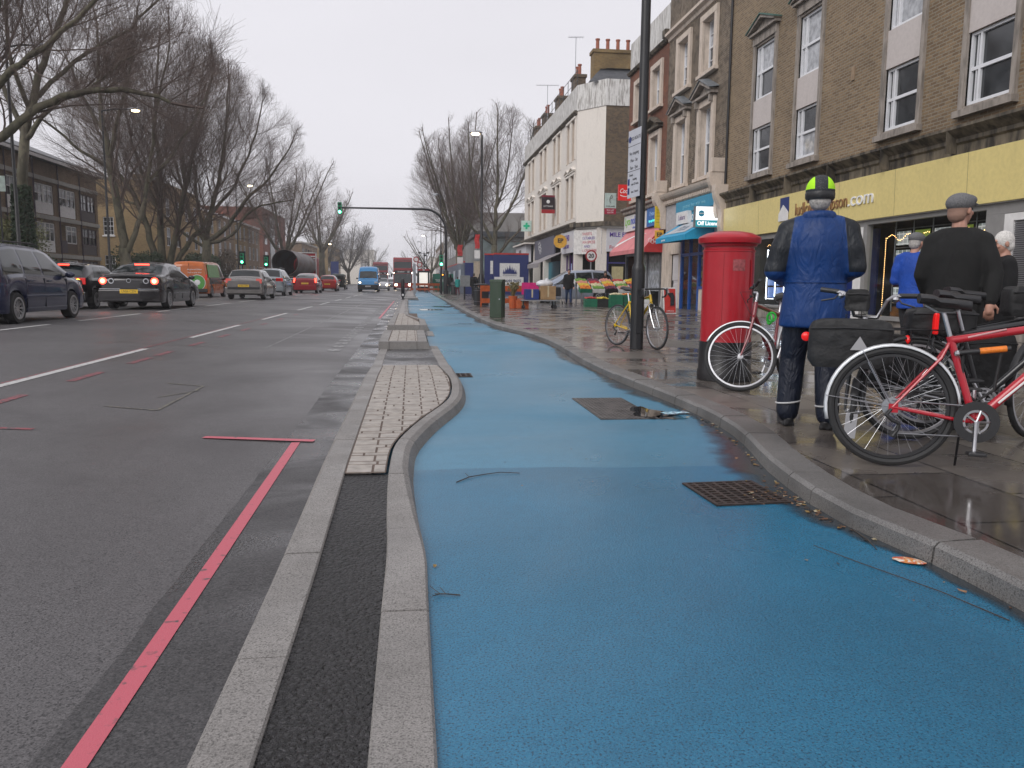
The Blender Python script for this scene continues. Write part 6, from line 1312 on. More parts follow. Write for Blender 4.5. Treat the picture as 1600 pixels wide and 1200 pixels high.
t, b = vehicle('hatchback', 'cherry red hatchback with a split pale rear window and lit left tail lamp', 'car', -7.9, 62.3, 0, 4.45, 1.74,
    top=[(0, .95), (.06, 1.1), (.6, 1.3), (1.6, 1.49), (2.2, 1.47), (3.6, .95), (4.3, .75), (4.45, .5)], belt=[(0, .95), (1, 1.0), (3.6, .9), (4.45, .7)], ax=(.85, 3.55), body=P, wins=[(1.2, 1.9, 1.4, 1.85), (2.0, 3.2, 1.98, 2.6)], rear=(.1, 1.3), front=(2.4, 3.5))
rlight(t, .72, .85, .8, 1.12, .06, TAILON); plate_(t, .0, .68, 'LX10 HMU'); bx_(t, 'rear_bumper', -.84, .84, .01, .25, .6, P, .05, .04)
t, b = vehicle('hatchback', 'small bright red hatchback beyond the cherry red one', 'car', -7.65, 76.3, 0, 3.7, 1.66,
    top=[(0, .9), (.05, 1.05), (.35, 1.4), (1.0, 1.47), (2.0, 1.43), (2.9, 1.0), (3.5, .8), (3.7, .5)], belt=[(0, .95), (2.9, .92), (3.7, .7)], ax=(.6, 3.0), body=paint('bright red', (.42, .02, .015), 0), wins=[(.55, 1.2, .7, 1.2), (1.3, 2.6, 1.3, 2.2)], rear=(.08, .34), front=(2.1, 2.85))
rlight(t, .68, .8, .8, 1.05, .05); plate_(t, .0, .6, 'EA53 TWV')
t, b = vehicle('off_roader', 'small dark green off-roader with a spare wheel on its back door', 'car', -8.15, 93, 0, 3.8, 1.7,
    top=[(0, 1.4), (.05, 1.6), (.2, 1.74), (2.2, 1.72), (2.5, 1.2), (3.6, 1.05), (3.8, .7)], belt=[(0, 1.0), (3.8, .9)], ax=(.7, 3.0), body=paint('bottle green', (.02, .035, .03)), tumble=.12, wins=[(.3, 1.2, .3, 1.2), (1.3, 2.3, 1.3, 2.1)], rear=None, front=(2.2, 2.48), R=.35)
bx_(t, 'rear_window', -.6, .6, .0, 1.05, 1.55, CARGL, .01); mb = MB(); mb.cyl((.1, -.16, .95), (.1, 0, .95), .34, 20); o = mb.obj('spare_wheel', RUBBER, t); mb = MB(); mb.cyl((.1, -.165, .95), (.1, -.161, .95), .2, 16); mb.obj('wheel_cover', STEEL, o)
# silver people carrier by the side street, nose towards the road
P = paint('slate silver', (.34, .38, .46), .45)
t, b = vehicle('people_carrier', 'silver-blue people carrier parked side-on behind the fruit stall', 'car', 10.75, 42.4, R_(90), 4.55, 1.8,
    top=[(0, 1.0), (.08, 1.3), (.3, 1.68), (1.2, 1.75), (2.4, 1.70), (3.5, 1.12), (4.3, .88), (4.55, .5)], belt=[(0, 1.02), (2.5, .98), (3.6, .92), (4.55, .75)], ax=(.85, 3.6), body=P, wins=[(.3, 1.15, .5, 1.2), (1.22, 2.1, 1.28, 2.1), (2.2, 3.35, 2.18, 2.6)], rear=(.1, .3), front=(2.55, 3.4), R=.32, zoff=PZ)
for s in (1, -1): bx_(t, 'headlight', *((.55, .85) if s > 0 else (-.85, -.55)), 4.46, .66, .84, HEADOFF, .3, .05)
handles(t, 1.8, (1.5, 2.4), .86, P); seams(t, 1.8, (1.17, 2.13, 3.3), .32, .93, 0); bx_(t, 'chrome_rail', .88, .915, 3.1, .985, 1.0, CHROME, 2.6, .002)
# oncoming blue van (drives towards the camera)
P = paint('sky blue', (.02, .22, .50), 0)
t, b = vehicle('delivery_van', 'bright blue high-roof van coming towards the camera', 'van', -4.15, 86, math.pi, 5.4, 2.05,
    top=[(0, 2.35), (.1, 2.45), (3.6, 2.5), (4.0, 2.36), (4.25, 2.05), (4.75, 1.3), (5.3, 1.1), (5.4, .6)], belt=[(0, 1.25), (4.4, 1.25), (5.4, .95)], ax=(1.1, 4.45), body=P, tumble=.1, wins=[(3.5, 4.4, 3.6, 4.1)], front=(4.27, 4.74), R=.33, endw=.94, mirror=TRIM)
bx_(t, 'front_bumper', -1.0, 1.0, 5.46, .28, .72, TRIM, .3, .05); plate_(t, 5.47, .5, 'V482 NGH', True)
for s in (1, -1): mb = MB(); mb.box((s*.78-.16, 5.3, .82), (s*.78+.16, 5.42, 1.02)); o = mb.obj('headlight', HEADOFF, t, bevel=.02); mb = MB(); mb.ball((s*.78, 5.42, .92), (.09, .03, .07), 10); mb.obj('bulb', HEAD if s > 0 else HEADOFF, o)
mb = MB(); mb.tube([(-.1, 4.78, 1.36), (.5, 4.56, 1.6)], .015, 4); mb.tube([(.5, 4.78, 1.36), (-.3, 4.6, 1.55)], .015, 4); mb.obj('wiper', BLACK, t)
for X, Y, c, l in ((-3.35, 100, (.45, .45, .47), 'white car with lit headlamps tucked behind the blue van'), (-3.15, 134, (.1, .1, .12), 'dark car with bright headlamps between the two buses')):
    t, b = vehicle('oncoming_car', l, 'car', X, Y, math.pi, 4.2, 1.75, top=[(0, .95), (.5, 1.4), (2.2, 1.45), (3.1, 1.0), (4.1, .8), (4.2, .5)], belt=[(0, .95), (4.2, .75)], ax=(.8, 3.4), body=paint(l[:9], c), wins=[(.7, 2.8, .9, 2.3)], front=(2.3, 3.05))
    for s in (1, -1): mb = MB(); mb.ball((s*.6, 4.2, .68), (.12, .05, .1), 10); mb.obj('headlight', HEAD, t)
def bus(l, X, Y, dd=True, lit=True):
    t = thing('city_bus', l, 'bus', (X, Y, camber(X)), 0, 'red buses'); H_ = 4.35 if dd else 3.0; W2 = 1.26; mb = MB()
    pr = [(0, .3), (-.02, 1.0), (.1, 2.2), (.2, H_-.4), (.5, H_), (10.4, H_), (10.6, H_-.2), (10.6, .3)]
    mb.prism([(-W2, y, z) for y, z in pr], (2*W2, 0, 0)); mb.obj('body', paint('bus red', (.22, .012, .016), 0), t, bevel=.09, seg=3)
    def fr_(z0, z1, y0, y1, nm, m=CARGL, x=1.14): mb = MB(); mb.poly([(-x, y0, z0), (x, y0, z0), (x, y1, z1), (-x, y1, z1)]); return mb.obj(nm, m, t)
    fr_(.98, 2.2, -.045, .085, 'windscreen'); d_ = fr_(2.27, 2.62, .09, .11, 'destination_blind', BLACK, 1.1)
    if dd: fr_(2.95, 4.05, .13, .21, 'upper_window')
    text('Stratford', .24, WHITELET, d_, (-.25, .085, 2.45), FACE_S, bold=.01); text('25', .3, WHITELET, d_, (.75, .085, 2.45), FACE_S, bold=.02)
    for s in (1, -1):
        mb = MB(); mb.ball((s*.9, -.02, .72), (.17, .07, .15), 14); mb.obj('headlight', HEAD if lit else HEADOFF, t); mb = MB(); mb.box((s*1.26-.01, .8, 1.15), (s*1.26+.01, 10, 2.1)); mb.obj('side_window', CARGL, t)
        mb = MB(); mb.ball((s*1.2, .1, 2.3), .06, 8); mb.obj('marker_light', HEAD, t); mb = MB(); mb.box((s*1.5-.1, -.05, 1.75), (s*1.5+.1, .03, 2.15)); mb.obj('door_mirror', BLACK, t, bevel=.02)
        for y in (2.2, 8.2): mb = MB(); mb.cyl((s*1.0, y, .48), (s*1.27, y, .48), .48, 20); mb.obj('wheel', RUBBER, t)
    plate_(t, -.04, .5, 'LX59 DDA', m=YELLOWP)
    return t
bus('red double-decker bus with headlamps on, coming towards the camera by the cycle track', -1.0, 108.8); bus('second red double-decker bus, farther away and half hidden by the blue van', -5.1, 141)
# lorry carrying a wide steel pipe
t = thing('pipe_lorry', 'red and white lorry carrying a huge open-ended rusty steel pipe', 'lorry', (-11.6, 77.5, camber(-11.6)))
mb = MB(); rr = []; n_ = 48; r0, r1 = 1.2, 1.165
ST = stained('rust-streaked steel pipe', (.16, .15, .15), (.10, .05, .035), 1.2, (.4, .65), .8, rough=.5, streak=.4, metal=.3)
for i in range(29):
    y = i*.5; b_ = .025 if i % 2 == 0 else 0; rr.append([((r0+b_)*math.cos(2*math.pi*j/n_), y, 2.65+(r0+b_)*math.sin(2*math.pi*j/n_)) for j in range(n_+1)])
mb.sheet(rr); mb.sheet([[(r1*math.cos(2*math.pi*j/n_), y, 2.65+r1*math.sin(2*math.pi*j/n_)) for j in range(n_+1)] for y in (0, 14)]); mb.sheet([[(q*math.cos(2*math.pi*j/n_), 0, 2.65+q*math.sin(2*math.pi*j/n_)) for j in range(n_+1)] for q in (r0+.025, r1)]); mb.obj('steel_pipe', ST, t, smooth=True)
mb = MB(); mb.box((-1.2, -.2, 1.15), (1.2, 15, 1.35)); mb.box((-.45, -.2, .75), (.45, 15, 1.15)); mb.obj('trailer_bed', mat('dark chassis', (.03, .03, .03), .6), t)
mb = MB(); mb.box((-1.2, 14.1, 1.35), (1.2, 14.25, 4.0)); mb.obj('red_headboard', RED, t); mb = MB()
for z in (3.1, 3.35, 3.6): mb.box((.3, 14.0, z), (1.15, 14.095, z+.12))
mb.obj('headboard_rail', WHITEP, t); mb = MB(); mb.box((1.2, 14.0, 1.0), (1.3, 14.2, 4.1)); mb.box((-1.2, 14.0, 4.0), (1.3, 14.2, 4.1)); mb.obj('white_frame', WHITEP, t)
mb = MB(); mb.box((-1.2, 15.2, .6), (1.2, 17.4, 3.6)); mb.obj('cab', RED, t, bevel=.1)
for y in (1, 2.3, 3.6, 12.6, 16.2):
    for s in (1, -1): mb = MB(); mb.cyl((s*.85, y, .5), (s*1.2, y, .5), .5, 18); mb.obj('wheel', RUBBER, t)
mb = MB(); mb.box((.9, -.24, .9), (1.15, -.2, 1.1)); mb.obj('tail_light', TAILON, t)
# ------------------------------------------------------------ buildings, hedges and walls on the left
XL = -27.5
PL = lambda u, z, d: (XL-d, u, z)
BRL = brick_mat('warm yellow brick', (.42, .28, .13), (.31, .2, .09), (.34, .28, .18), stain=.25); BRR = brick_mat('deep red brick', (.33, .11, .08), (.24, .075, .055), (.17, .1, .08), stain=.3)
BRT = brick_mat('soot brown brick', (.34, .23, .145), (.23, .15, .095), (.28, .23, .18), stain=.4)
CONC = stained('pale concrete band', (.42, .40, .37), (.2, .18, .16), 1, (.5, .8), .5); WPAN = mat('white infill panel', (.78, .76, .76), .5, var=.08); PURP = mat('dark plum frame', (.05, .03, .045), .5)
t = thing('block_of_flats', 'three-storey block of flats with white panels and glazed balconies behind the hedges', 'building')
lev = [(1.3, 2.55), (4.05, 5.3), (6.9, 8.15)]; ops = []; bayw = 4.2; Y0, Y1 = 30.2, 76.4
BY = [Y0+bayw*i for i in range(11)]
mb = MB(); wallgrid(mb, Y0, Y1, .2, 9.9, [(y+.5, y+3.7, z-.95, z+1.35) for y in BY for z, _ in lev], PL, .25, 0); mb.poly([(XL, Y1, .2), (XL-12, Y1, .2), (XL-12, Y1, 9.9), (XL, Y1, 9.9)]); mb.obj('wall', BRT, t)
mb = MB()
for z in (2.98, 5.85, 8.7): pbox(mb, PL, Y0, Y1, z-.25, z+.06, -.12, 0)
mb.obj('concrete_band', CONC, t)
mb = MB(); mb.prism([(XL+.5, Y0, 9.9), (XL+.5, Y0, 10.25), (XL-6, Y0, 12.8), (XL-12.5, Y0, 10.25), (XL-12.5, Y0, 9.9)], (0, Y1-Y0+.4, 0)); mb.obj('roof', SLATE, t); mb = MB(); mb.box((XL+.501, Y0, 9.9), (XL+.6, Y1+.4, 10.12)); mb.obj('gutter', WPAN, t)
for i, y in enumerate(BY):
    for k, (z, z1) in enumerate(lev):
        last = i == len(BY)-1
        if k == 1 and not last and i % 2:
            mb = MB(); pbox(mb, PL, y+.5, y+1.7, z-.9, z+.1, .02, .06); mb.obj('balcony_rail', PURP, t); window(t, PL, y+1.75, y+3.65, z-.1, z+1.3, .1, fm=WPAN, style='cas', gm=(GLASSD, CURT)); plate(t, PL, y+1.75, y+3.65, z-.9, z-.11, .05, .1, mat('brown panel', (.10, .06, .04), .6), 'infill_panel'); mb = MB(); pbox(mb, PL, y+.5, y+1.74, z-.94, z+1.34, .9, 1.0); mb.obj('balcony_back', mat('shaded plaster', (.25, .23, .22), .8), t)
        else:
            m2 = PURP if last else WPAN; window(t, PL, y+.55, y+2.0, z-.1, z+1.3, .1, fm=m2, style='sash2', gm=(GLASSD, CURT)); window(t, PL, y+2.1, y+3.65, z-.1, z+1.3, .1, fm=m2, style='cas', gm=(GLASSD, CURT)); plate(t, PL, y+.55, y+3.65, z-.9, z-.11, .05, .1, (mat('plum panel', (.06, .045, .05), .5) if last else WPAN), 'infill_panel')
    mb = MB(); mb.cyl((XL+.1, y+.2, .2), (XL+.1, y+.2, 9.9), .06, 6); mb.obj('down_pipe', PURP, t)
# yellow brick gable house and the terrace behind it
XT = -25.0; YG = 86.0
PT = lambda u, z, d: (XT-d, u, z); PG = lambda u, z, d: (u, YG+d, z)
t = thing('gable_house', 'plain yellow brick end house with two small white windows, beyond the flats', 'house')
wn = [(-30.5, -29.5, 1.7, 3.5), (-30.5, -29.5, 5.5, 7.3)]
mb = MB(); wallgrid(mb, -40, XT, .2, 10.9, wn, PG, .15, 0); wallgrid(mb, YG, 100, .2, 10.9, [(88+3.6*i, 89.4+3.6*i, z, z+1.9) for i in range(4) for z in (1.6, 4.6, 7.6)], PT, .15, 0); mb.box((-40, YG, 10.9), (XT, 100, 11.0)); mb.obj('wall', BRL, t)
mb = MB(); mb.box((-40, YG-.06, 11.0), (XT+.06, YG+.3, 11.12)); mb.obj('coping', CONC, t)
for a, b_, c_, d_ in wn: window(t, PG, a, b_, c_, d_, .1, style='grid', gm=GLASSD); plate(t, PG, a-.1, b_+.1, c_-.14, c_, -.1, .05, WPAN, 'sill')
for i in range(4):
    for z in (1.6, 4.6, 7.6): window(t, PT, 88+3.6*i, 89.4+3.6*i, z, z+1.9, .1, style='sash2', gm=(GLASSD, CURT))
mb = MB()
for (x, y) in ((-34, 88), (-29.5, 92)):
    mb.box((x, y, 11), (x+1.4, y+.8, 12.3))
mb.obj('chimney', BRL, t)
for k in range(4):
    t = thing('terrace_house', ('nearest', 'second', 'third', 'farthest')[k]+' narrow brown terrace house of the row beyond the yellow gable', 'house', (0, 0, 0), 0, 'terrace houses'); ya, yb = 100.05+10*k, 110+10*k
    wl = [(ya+1+3*i, ya+2.2+3*i, z, z+2.0) for i in range(3) for z in (1.4, 4.3, 7.0)]
    mb = MB(); wallgrid(mb, ya, yb, .2, 9.4, wl, PT, .15, 0); mb.box((XT-10, ya, 9.4), (XT, yb, 9.5)); mb.obj('wall', BRT if k % 2 else BRL, t); mb = MB(); mb.box((XT-.3, ya, 9.5), (XT+.12, yb, 9.75)); mb.obj('parapet', WPAN, t)
    for a, b_, c_, d_ in wl: window(t, PT, a, b_, c_, d_, .08, style='sash2', gm=CURT if (a+c_) % 2 > 1 else GLASSD)
    mb = MB(); mb.box((XT-4.5, yb-.9, 9.5), (XT-2.5, yb-.2, 11.0)); c = mb.obj('chimney', BRT, t)
    for i in range(3): mb = MB(); mb.cyl((XT-4.1+i*.6, yb-.55, 11), (XT-4.1+i*.6, yb-.55, 11.5), .12, 8); mb.obj('chimney_pot', POT, c)
t = thing('red_block', 'tall red brick block with a grey stair strip behind the terrace', 'building'); mb = MB(); mb.box((-52, 146, .2), (-25.5, 172, 13.8)); mb.obj('wall', BRR, t)
mb = MB(); mb.box((-25.5, 153, .2), (-25.4, 158, 13)); mb.obj('stair_glazing', mat('grey stair glass', (.15, .17, .18), .2, var=.3), t)
for k in range(4):
    for i in range(2): mb = MB(); mb.box((-25.5, 147.5+i*14, 1.5+3*k), (-25.44, 150+i*14, 3.2+3*k)); mb.obj('window', GLASSD, t)
def far_block(l, x0, x1, y0, y1, h, m, nf, nb, name='far_building', g='distant buildings'):
    t = thing(name, l, 'building', (0, 0, 0), 0, g); mb = MB(); mb.box((x0, y0, .1), (x1, y1, h)); mb.obj('wall', m, t); s = x1 if x1 < 0 else x0
    mb = MB(); mb.box((x0-.2, y0-.2, h), (x1+.2, y1+.2, h+.35)); mb.obj('parapet', CONC, t)
    for k in range(nf):
        for i in range(nb):
            y = y0+(y1-y0)*(i+.25)/nb; z = 1.5+(h-1.5)*k/nf; mb = MB(); mb.box((s-.05, y, z), (s+.05, y+(y1-y0)/nb*.45, z+(h-1.5)/nf*.6)); mb.obj('window', GLASSD, t)
far_block('brown brick far building with two grey storeys beyond the pipe lorry', -38, -24, 185, 215, 9.5, BRT, 3, 6); far_block('yellow stone far building past the pollarded tree', -40, -22, 222, 262, 11, BRL, 4, 8)
far_block('low pale far building at the end of the street on the left', -34, -18, 300, 350, 9, WREND, 3, 8); far_block('pale slab block on the skyline left of the bus', -40, -22, 500, 540, 20, WREND, 6, 3)
far_block('dark brick far building behind the bus shelter', 9, 20, 230, 290, 12, BRT, 4, 8); far_block('white far building at the end of the right side', 8, 22, 330, 400, 11, WREND, 3, 8)
t = thing('blue_sign_panel', 'tall blue sign panel standing far off on the left pavement', 'sign', (-17.3, 190, .23)); mb = MB(); mb.box((-.9, 0, 0), (.9, .15, 5.4)); mb.obj('panel', BLUED, t)
# low garden wall with railings, then hedges
t = thing('garden_wall', 'low dark brick garden wall with iron railings in front of the flats', 'wall', (-19, 0, .2)); mb = MB(); mb.box((0, 20, 0), (.25, 140, .75)); mb.obj('wall', BRF if False else BRKF, t); mb = MB()
mb.cyl((.12, 20, 1.5), (.12, 100, 1.5), .025, 5); mb.obj('top_rail', BLACK, t); mb = MB()
for i in range(400): mb.box((.11, 20+i*.2, .75), (.13, 20.02+i*.2, 1.6))
mb.obj('railings', BLACK, t, kind='stuff')
def foliage_mat(name, c1, c2):
    m, n, K, b = _nodes(name); oi = n.new('ShaderNodeObjectInfo'); co = n.new('ShaderNodeTexCoord').outputs['Object']
    K(_mix(n, K, _ramp(n, K, _noise(n, K, co, 2.5, 4), [(.35, 0.), (.65, 1.)]), c1, c2), b.inputs['Base Color']); b.inputs['Roughness'].default_value = .6; return m
FOL = [foliage_mat('evergreen leaves', (.018, .035, .014), (.05, .075, .03)), foliage_mat('olive leaves', (.07, .085, .02), (.15, .15, .05)), foliage_mat('ivy leaves', (.012, .03, .012), (.03, .055, .02)), foliage_mat('brown twigs and leaves', (.07, .05, .035), (.12, .095, .06))]
def bush(l, x, y, rx, ry, h, n_, m, name='shrub', s=.09, seed=1, g='shrubs along the left pavement'):
    t = thing(name, l, 'shrub', (x, y, .2), 0, g); rng = random.Random(seed); mb = MB()
    cl = [(rng.uniform(-.7, .7)*rx, rng.uniform(-.7, .7)*ry, rng.uniform(.25, .85)*h, rng.uniform(.3, .55)) for _ in range(14)]
    for i in range(n_):
        c = rng.choice(cl); v = Vector((rng.gauss(0, 1), rng.gauss(0, 1), rng.gauss(0, 1))).normalized()*(rng.random()**.4)
        p = Vector((c[0]+v.x*rx*c[3], c[1]+v.y*ry*c[3], max(.05, c[2]+v.z*h*.5*c[3]))); a = Vector((rng.gauss(0, 1), rng.gauss(0, 1), rng.gauss(0, 1))).normalized()*s*rng.uniform(.6, 1.4); b_ = a.orthogonal().normalized()*s*.55
        mb.poly([p-a, p+b_, p+a, p-b_])
    mb.obj('foliage', m, t); mb = MB()
    for i in range(9): a = rng.uniform(0, 6.28); mb.tube([(0, 0, 0), (rx*.3*math.cos(a), ry*.3*math.sin(a), h*.4), (rx*.6*math.cos(a), ry*.6*math.sin(a), h*.75)], [.04, .025, .01], 4)
    mb.obj('stem', mat('dark stem', (.04, .03, .025), .9), t)
bush('dark evergreen shrub below the flats beside the lamp column', -20.3, 44, 1.8, 2.6, 2.3, 5000, FOL[0], seed=2); bush('tall olive-green shrub in front of the flats at the left edge', -20.5, 39.5, 2.2, 3.0, 4.6, 6000, FOL[1], seed=3, s=.08)
bush('loose pale-flowered shrub against the flats', -21.5, 48, 1.4, 1.6, 4.4, 2600, FOL[1], seed=4, s=.06); bush('dark evergreen shrub between the plane trees', -20.5, 64.5, 1.8, 2.4, 3.2, 5000, FOL[0], seed=5); bush('broad evergreen shrub behind the green traffic lights', -20.8, 84, 2.0, 5, 3.6, 6000, FOL[0], seed=6, s=.12)
bush('brown tangled shrub beyond the green traffic lights', -21, 96, 1.8, 4, 4.5, 3500, FOL[3], seed=7, s=.1); bush('dark hedge beyond the orange van', -20.5, 76, 1.6, 4, 2.6, 4000, FOL[0], seed=8); bush('long low hedge at the foot of the terrace', -20.5, 118, 1.6, 14, 2.4, 6000, FOL[0], seed=9, s=.14)
# ------------------------------------------------------------ bare winter plane trees
m, n, K, b = _nodes('plane tree bark'); co = n.new('ShaderNodeTexCoord').outputs['Object']; mp = n.new('ShaderNodeMapping'); mp.inputs['Scale'].default_value = (1, 1, .5); K(co, mp.inputs[0])
c_ = _mix(n, K, _ramp(n, K, _noise(n, K, mp.outputs[0], 3.5, 3, .5), [(.42, 0.), (.52, 1.)]), (.07, .058, .042), (.125, .11, .075)); c_ = _mix(n, K, _ramp(n, K, _noise(n, K, co, .8, 3), [(.4, 0.), (.7, .5)]), c_, (.035, .045, .02)); K(c_, b.inputs['Base Color']); b.inputs['Roughness'].default_value = .85; _bump(n, K, _noise(n, K, mp.outputs[0], 18, 5), .5, .03, b); BARK = m
TWIG = mat('bare twigs', (.11, .08, .068), .85, var=.3, vs=3); FARTWIG = mat('grey far twigs', (.075, .065, .062), .9, var=.2)
def ang_dir(d, ang, rng):
    o = d.orthogonal().normalized(); o.rotate(Matrix.Rotation(rng.uniform(0, 2*math.pi), 3, d)); return (d*math.cos(ang)+o*math.sin(ang)).normalized()
def tree(label, x, y, trunk_pts, trunk_r, limbs, env, seed, dens=1., tw=.012, levels=4, up=.25, grp='bare street trees', twm=None, k0=.5, sub=(7, 9, 15), twl=1.3, zb=.2, name='plane_tree', ivy=0):
    """trunk_pts and limbs in metres from the foot; env=(cx,cy,cz,rx,ry,rz) crown envelope; limbs: (points, r0, r1)"""
    t = thing(name, label, 'tree', (x, y, zb), 0, grp); rng = random.Random(seed); T = MB(); Cn = MB()
    n_ = len(trunk_pts); T.tube([Vector(p) for p in trunk_pts], [trunk_r*(1.35 if i == 0 else 1-.25*i/(n_-1)) for i in range(n_)], 14)
    ex = Vector(env[:3]); er = env[3:]
    def inside(p): return sum(((p[i]-ex[i])/er[i])**2 for i in range(3)) < 1
    def grow(p, d, L_, r, lev):
        """one curved branch, then its children"""
        ns = 5 if lev < 3 else (4 if lev == 3 else 3); pts = [p]; rr = [r]; q = p.copy(); dd = d.copy()
        out = (p-Vector((ex.x, ex.y, ex.z-er[2]*.5)))
        out = out.normalized() if out.length > .1 else Vector((0, 0, 1))
        for i in range(ns):
            dd = (dd+Vector((rng.gauss(0, .16), rng.gauss(0, .16), rng.gauss(0, .12)))+out*.07+Vector((0, 0, up*(.35 if lev < 3 else .5)))).normalized()
            q = q+dd*L_/ns
            if not inside(q) and i > 0: break
            pts.append(q.copy()); rr.append(max(.0035, r*(1-.72*(i+1)/ns)))
        if len(pts) < 2: return
        if lev <= 1: T.tube(pts, rr, 7, cap=False)
        else: Cn.tube(pts, rr, 4 if lev == 2 else 3, cap=False)
        if lev >= levels: return
        m_ = max(2, round(sub[min(lev-1, 2)]*dens*min(1.3, len(pts)/ns)))
        for k in range(m_):
            f = .18+.82*(k+rng.random())/m_; i = min(len(pts)-2, int(f*(len(pts)-1))); g = f*(len(pts)-1)-i; b0 = pts[i].lerp(pts[i+1], g); bd = (pts[i+1]-pts[i]).normalized()
            grow(b0, ang_dir(bd, rng.uniform(.45, 1.05), rng), L_*rng.uniform(.42, .68), max(tw*.38, rr[i]*rng.uniform(.28, .46)), lev+1)
    for pts, r0, r1 in limbs:
        pts = [Vector(p) for p in pts]; n2 = len(pts); P = []
        for i in range(n2-1):
            p0, p1, p2, p3 = pts[max(i-1, 0)], pts[i], pts[i+1], pts[min(i+2, n2-1)]
            for k in range(4): f = k/4; P.append(.5*((2*p1)+(-p0+p2)*f+(2*p0-5*p1+4*p2-p3)*f*f+(-p0+3*p1-3*p2+p3)*f**3))
        P.append(pts[-1]); P = [p+Vector((rng.gauss(0, .05), rng.gauss(0, .05), rng.gauss(0, .03))) if 0 < i < len(P)-1 else p for i, p in enumerate(P)]
        R = [r0+(r1-r0)*i/(len(P)-1) for i in range(len(P))]; T.tube(P, R, 9, cap=False); LL = sum((a-b_).length for a, b_ in zip(P, P[1:]))
        m_ = max(3, round(LL*1.32*dens))
        for k in range(m_):
            f = .2+.8*(k+rng.random())/m_; i = min(len(P)-2, int(f*(len(P)-1))); bd = (P[i+1]-P[i]).normalized()
            grow(P[i].lerp(P[i+1], rng.random()), ang_dir(bd, rng.uniform(.4, .95), rng), LL*rng.uniform(.28, .5)*(1.15-.55*f), max(tw*1.1, R[i]*rng.uniform(.22, .38)), 2 if levels > 3 else 2)
        grow(P[-1], (P[-1]-P[-2]).normalized(), LL*.4, r1, 2)
    T.obj('trunk', BARK, t, smooth=True, ang=0); Cn.obj('crown', twm or TWIG, t)
    if ivy:
        mb = MB()
        for i in range(ivy):
            a = rng.uniform(0, 6.28); z = rng.random()**1.2*5.2; rr_ = trunk_r*1.15+rng.uniform(0, .35)*(1-z/7); p = Vector((rr_*math.cos(a), rr_*math.sin(a), z)); v = Vector((rng.gauss(0, 1), rng.gauss(0, 1), rng.gauss(0, 1))).normalized()*.07; w_ = v.orthogonal().normalized()*.05; mb.poly([p-v, p+w_, p+v, p-w_])
        mb.obj('ivy', FOL[2], t)
    return t
def auto_limbs(rng, h0, n_, H_, spread, r0, lean=(0, 0), r1=.05, x0=(0, 0)):
    L_ = []
    for i in range(n_):
        a = 2*math.pi*(i+rng.uniform(-.25, .25))/n_; s = spread*rng.uniform(.55, 1.1); zt = H_*rng.uniform(.78, 1.0); c, q = math.cos(a), math.sin(a); b0 = h0*rng.uniform(.86, 1.0)
        L_.append(([(x0[0], x0[1], b0), (x0[0]+s*.28*c+lean[0]*.2, x0[1]+s*.28*q+lean[1]*.2, b0+(zt-b0)*.22), (x0[0]+s*.6*c+lean[0]*.6, x0[1]+s*.6*q+lean[1]*.6, b0+(zt-b0)*.55), (x0[0]+s*c+lean[0], x0[1]+s*q+lean[1], zt)], r0*rng.uniform(.8, 1.1), r1))
    return L_
R1 = random.Random(21)
# nearest: leaning trunk from beyond the left edge, with a long low limb
tree('huge leaning plane tree at the left edge, its long low limb reaching over the road', -18.2, 33, [(0, 0, 0), (.1, 0, 1.6), (.5, 0, 3.4), (1.35, 0, 5.0), (2.0, 0, 6.1)], .42,
     [([(1.95, 0, 6.0), (2.45, .1, 7.4), (2.9, .2, 9.6), (3.2, 0, 11.5), (4.3, -.5, 13.6), (6.2, -.8, 15.0)], .27, .07), ([(1.9, 0, 5.9), (2.9, .3, 6.2), (4.2, .6, 7.4), (6.0, .4, 8.0), (7.8, .2, 8.0), (9.2, 0, 7.6)], .2, .06), ([(1.2, 0, 4.8), (.4, -.4, 6.0), (-.3, -.6, 8.0), (-.6, -1, 10.5), (-.2, -1.5, 13)], .16, .04),
      ([(2.2, 0, 6.8), (3.4, -.3, 8.2), (5.0, -.8, 9.2), (6.8, -1.2, 10.5), (8.6, -1.5, 12.6)], .16, .05), ([(2.7, .1, 8.8), (2.3, -.6, 10.5), (2.2, -1.2, 12.5), (2.9, -1.6, 15)], .13, .04), ([(3.2, 0, 11.3), (4.6, .8, 12), (6.5, 1.4, 13.2), (8.5, 1.6, 14.6)], .12, .04)], (4.0, 0, 11.5, 8.6, 7.5, 6.3), 5, 1., .012)
tree('tall ivy-clad plane tree behind the black lamp column', -17.9, 40.5, [(0, 0, 0), (.05, 0, 3), (.1, 0, 5.6), (.35, 0, 7.6)], .27,
     [([(.35, 0, 7.5), (.9, 0, 9.5), (1.8, .2, 12), (2.8, .3, 14.6), (4.6, .2, 17)], .2, .05), ([(.3, 0, 7.2), (1.6, -.2, 8.6), (3.4, -.4, 9.6), (5.4, -.6, 11)], .13, .04), ([(.35, 0, 7.4), (-.6, .5, 9.4), (-1.6, .8, 12), (-2, .6, 15)], .14, .04), ([(.7, 0, 9), (2.4, .8, 11), (4.6, 1.6, 12.8), (6.4, 1.6, 14.6)], .12, .04), ([(.6, 0, 8.6), (.4, -1.2, 11), (.9, -2, 13.5), (1.5, -2.4, 16.4)], .11, .04)], (1.6, 0, 13, 6.6, 6, 6.6), 7, 1., .012, ivy=4500)
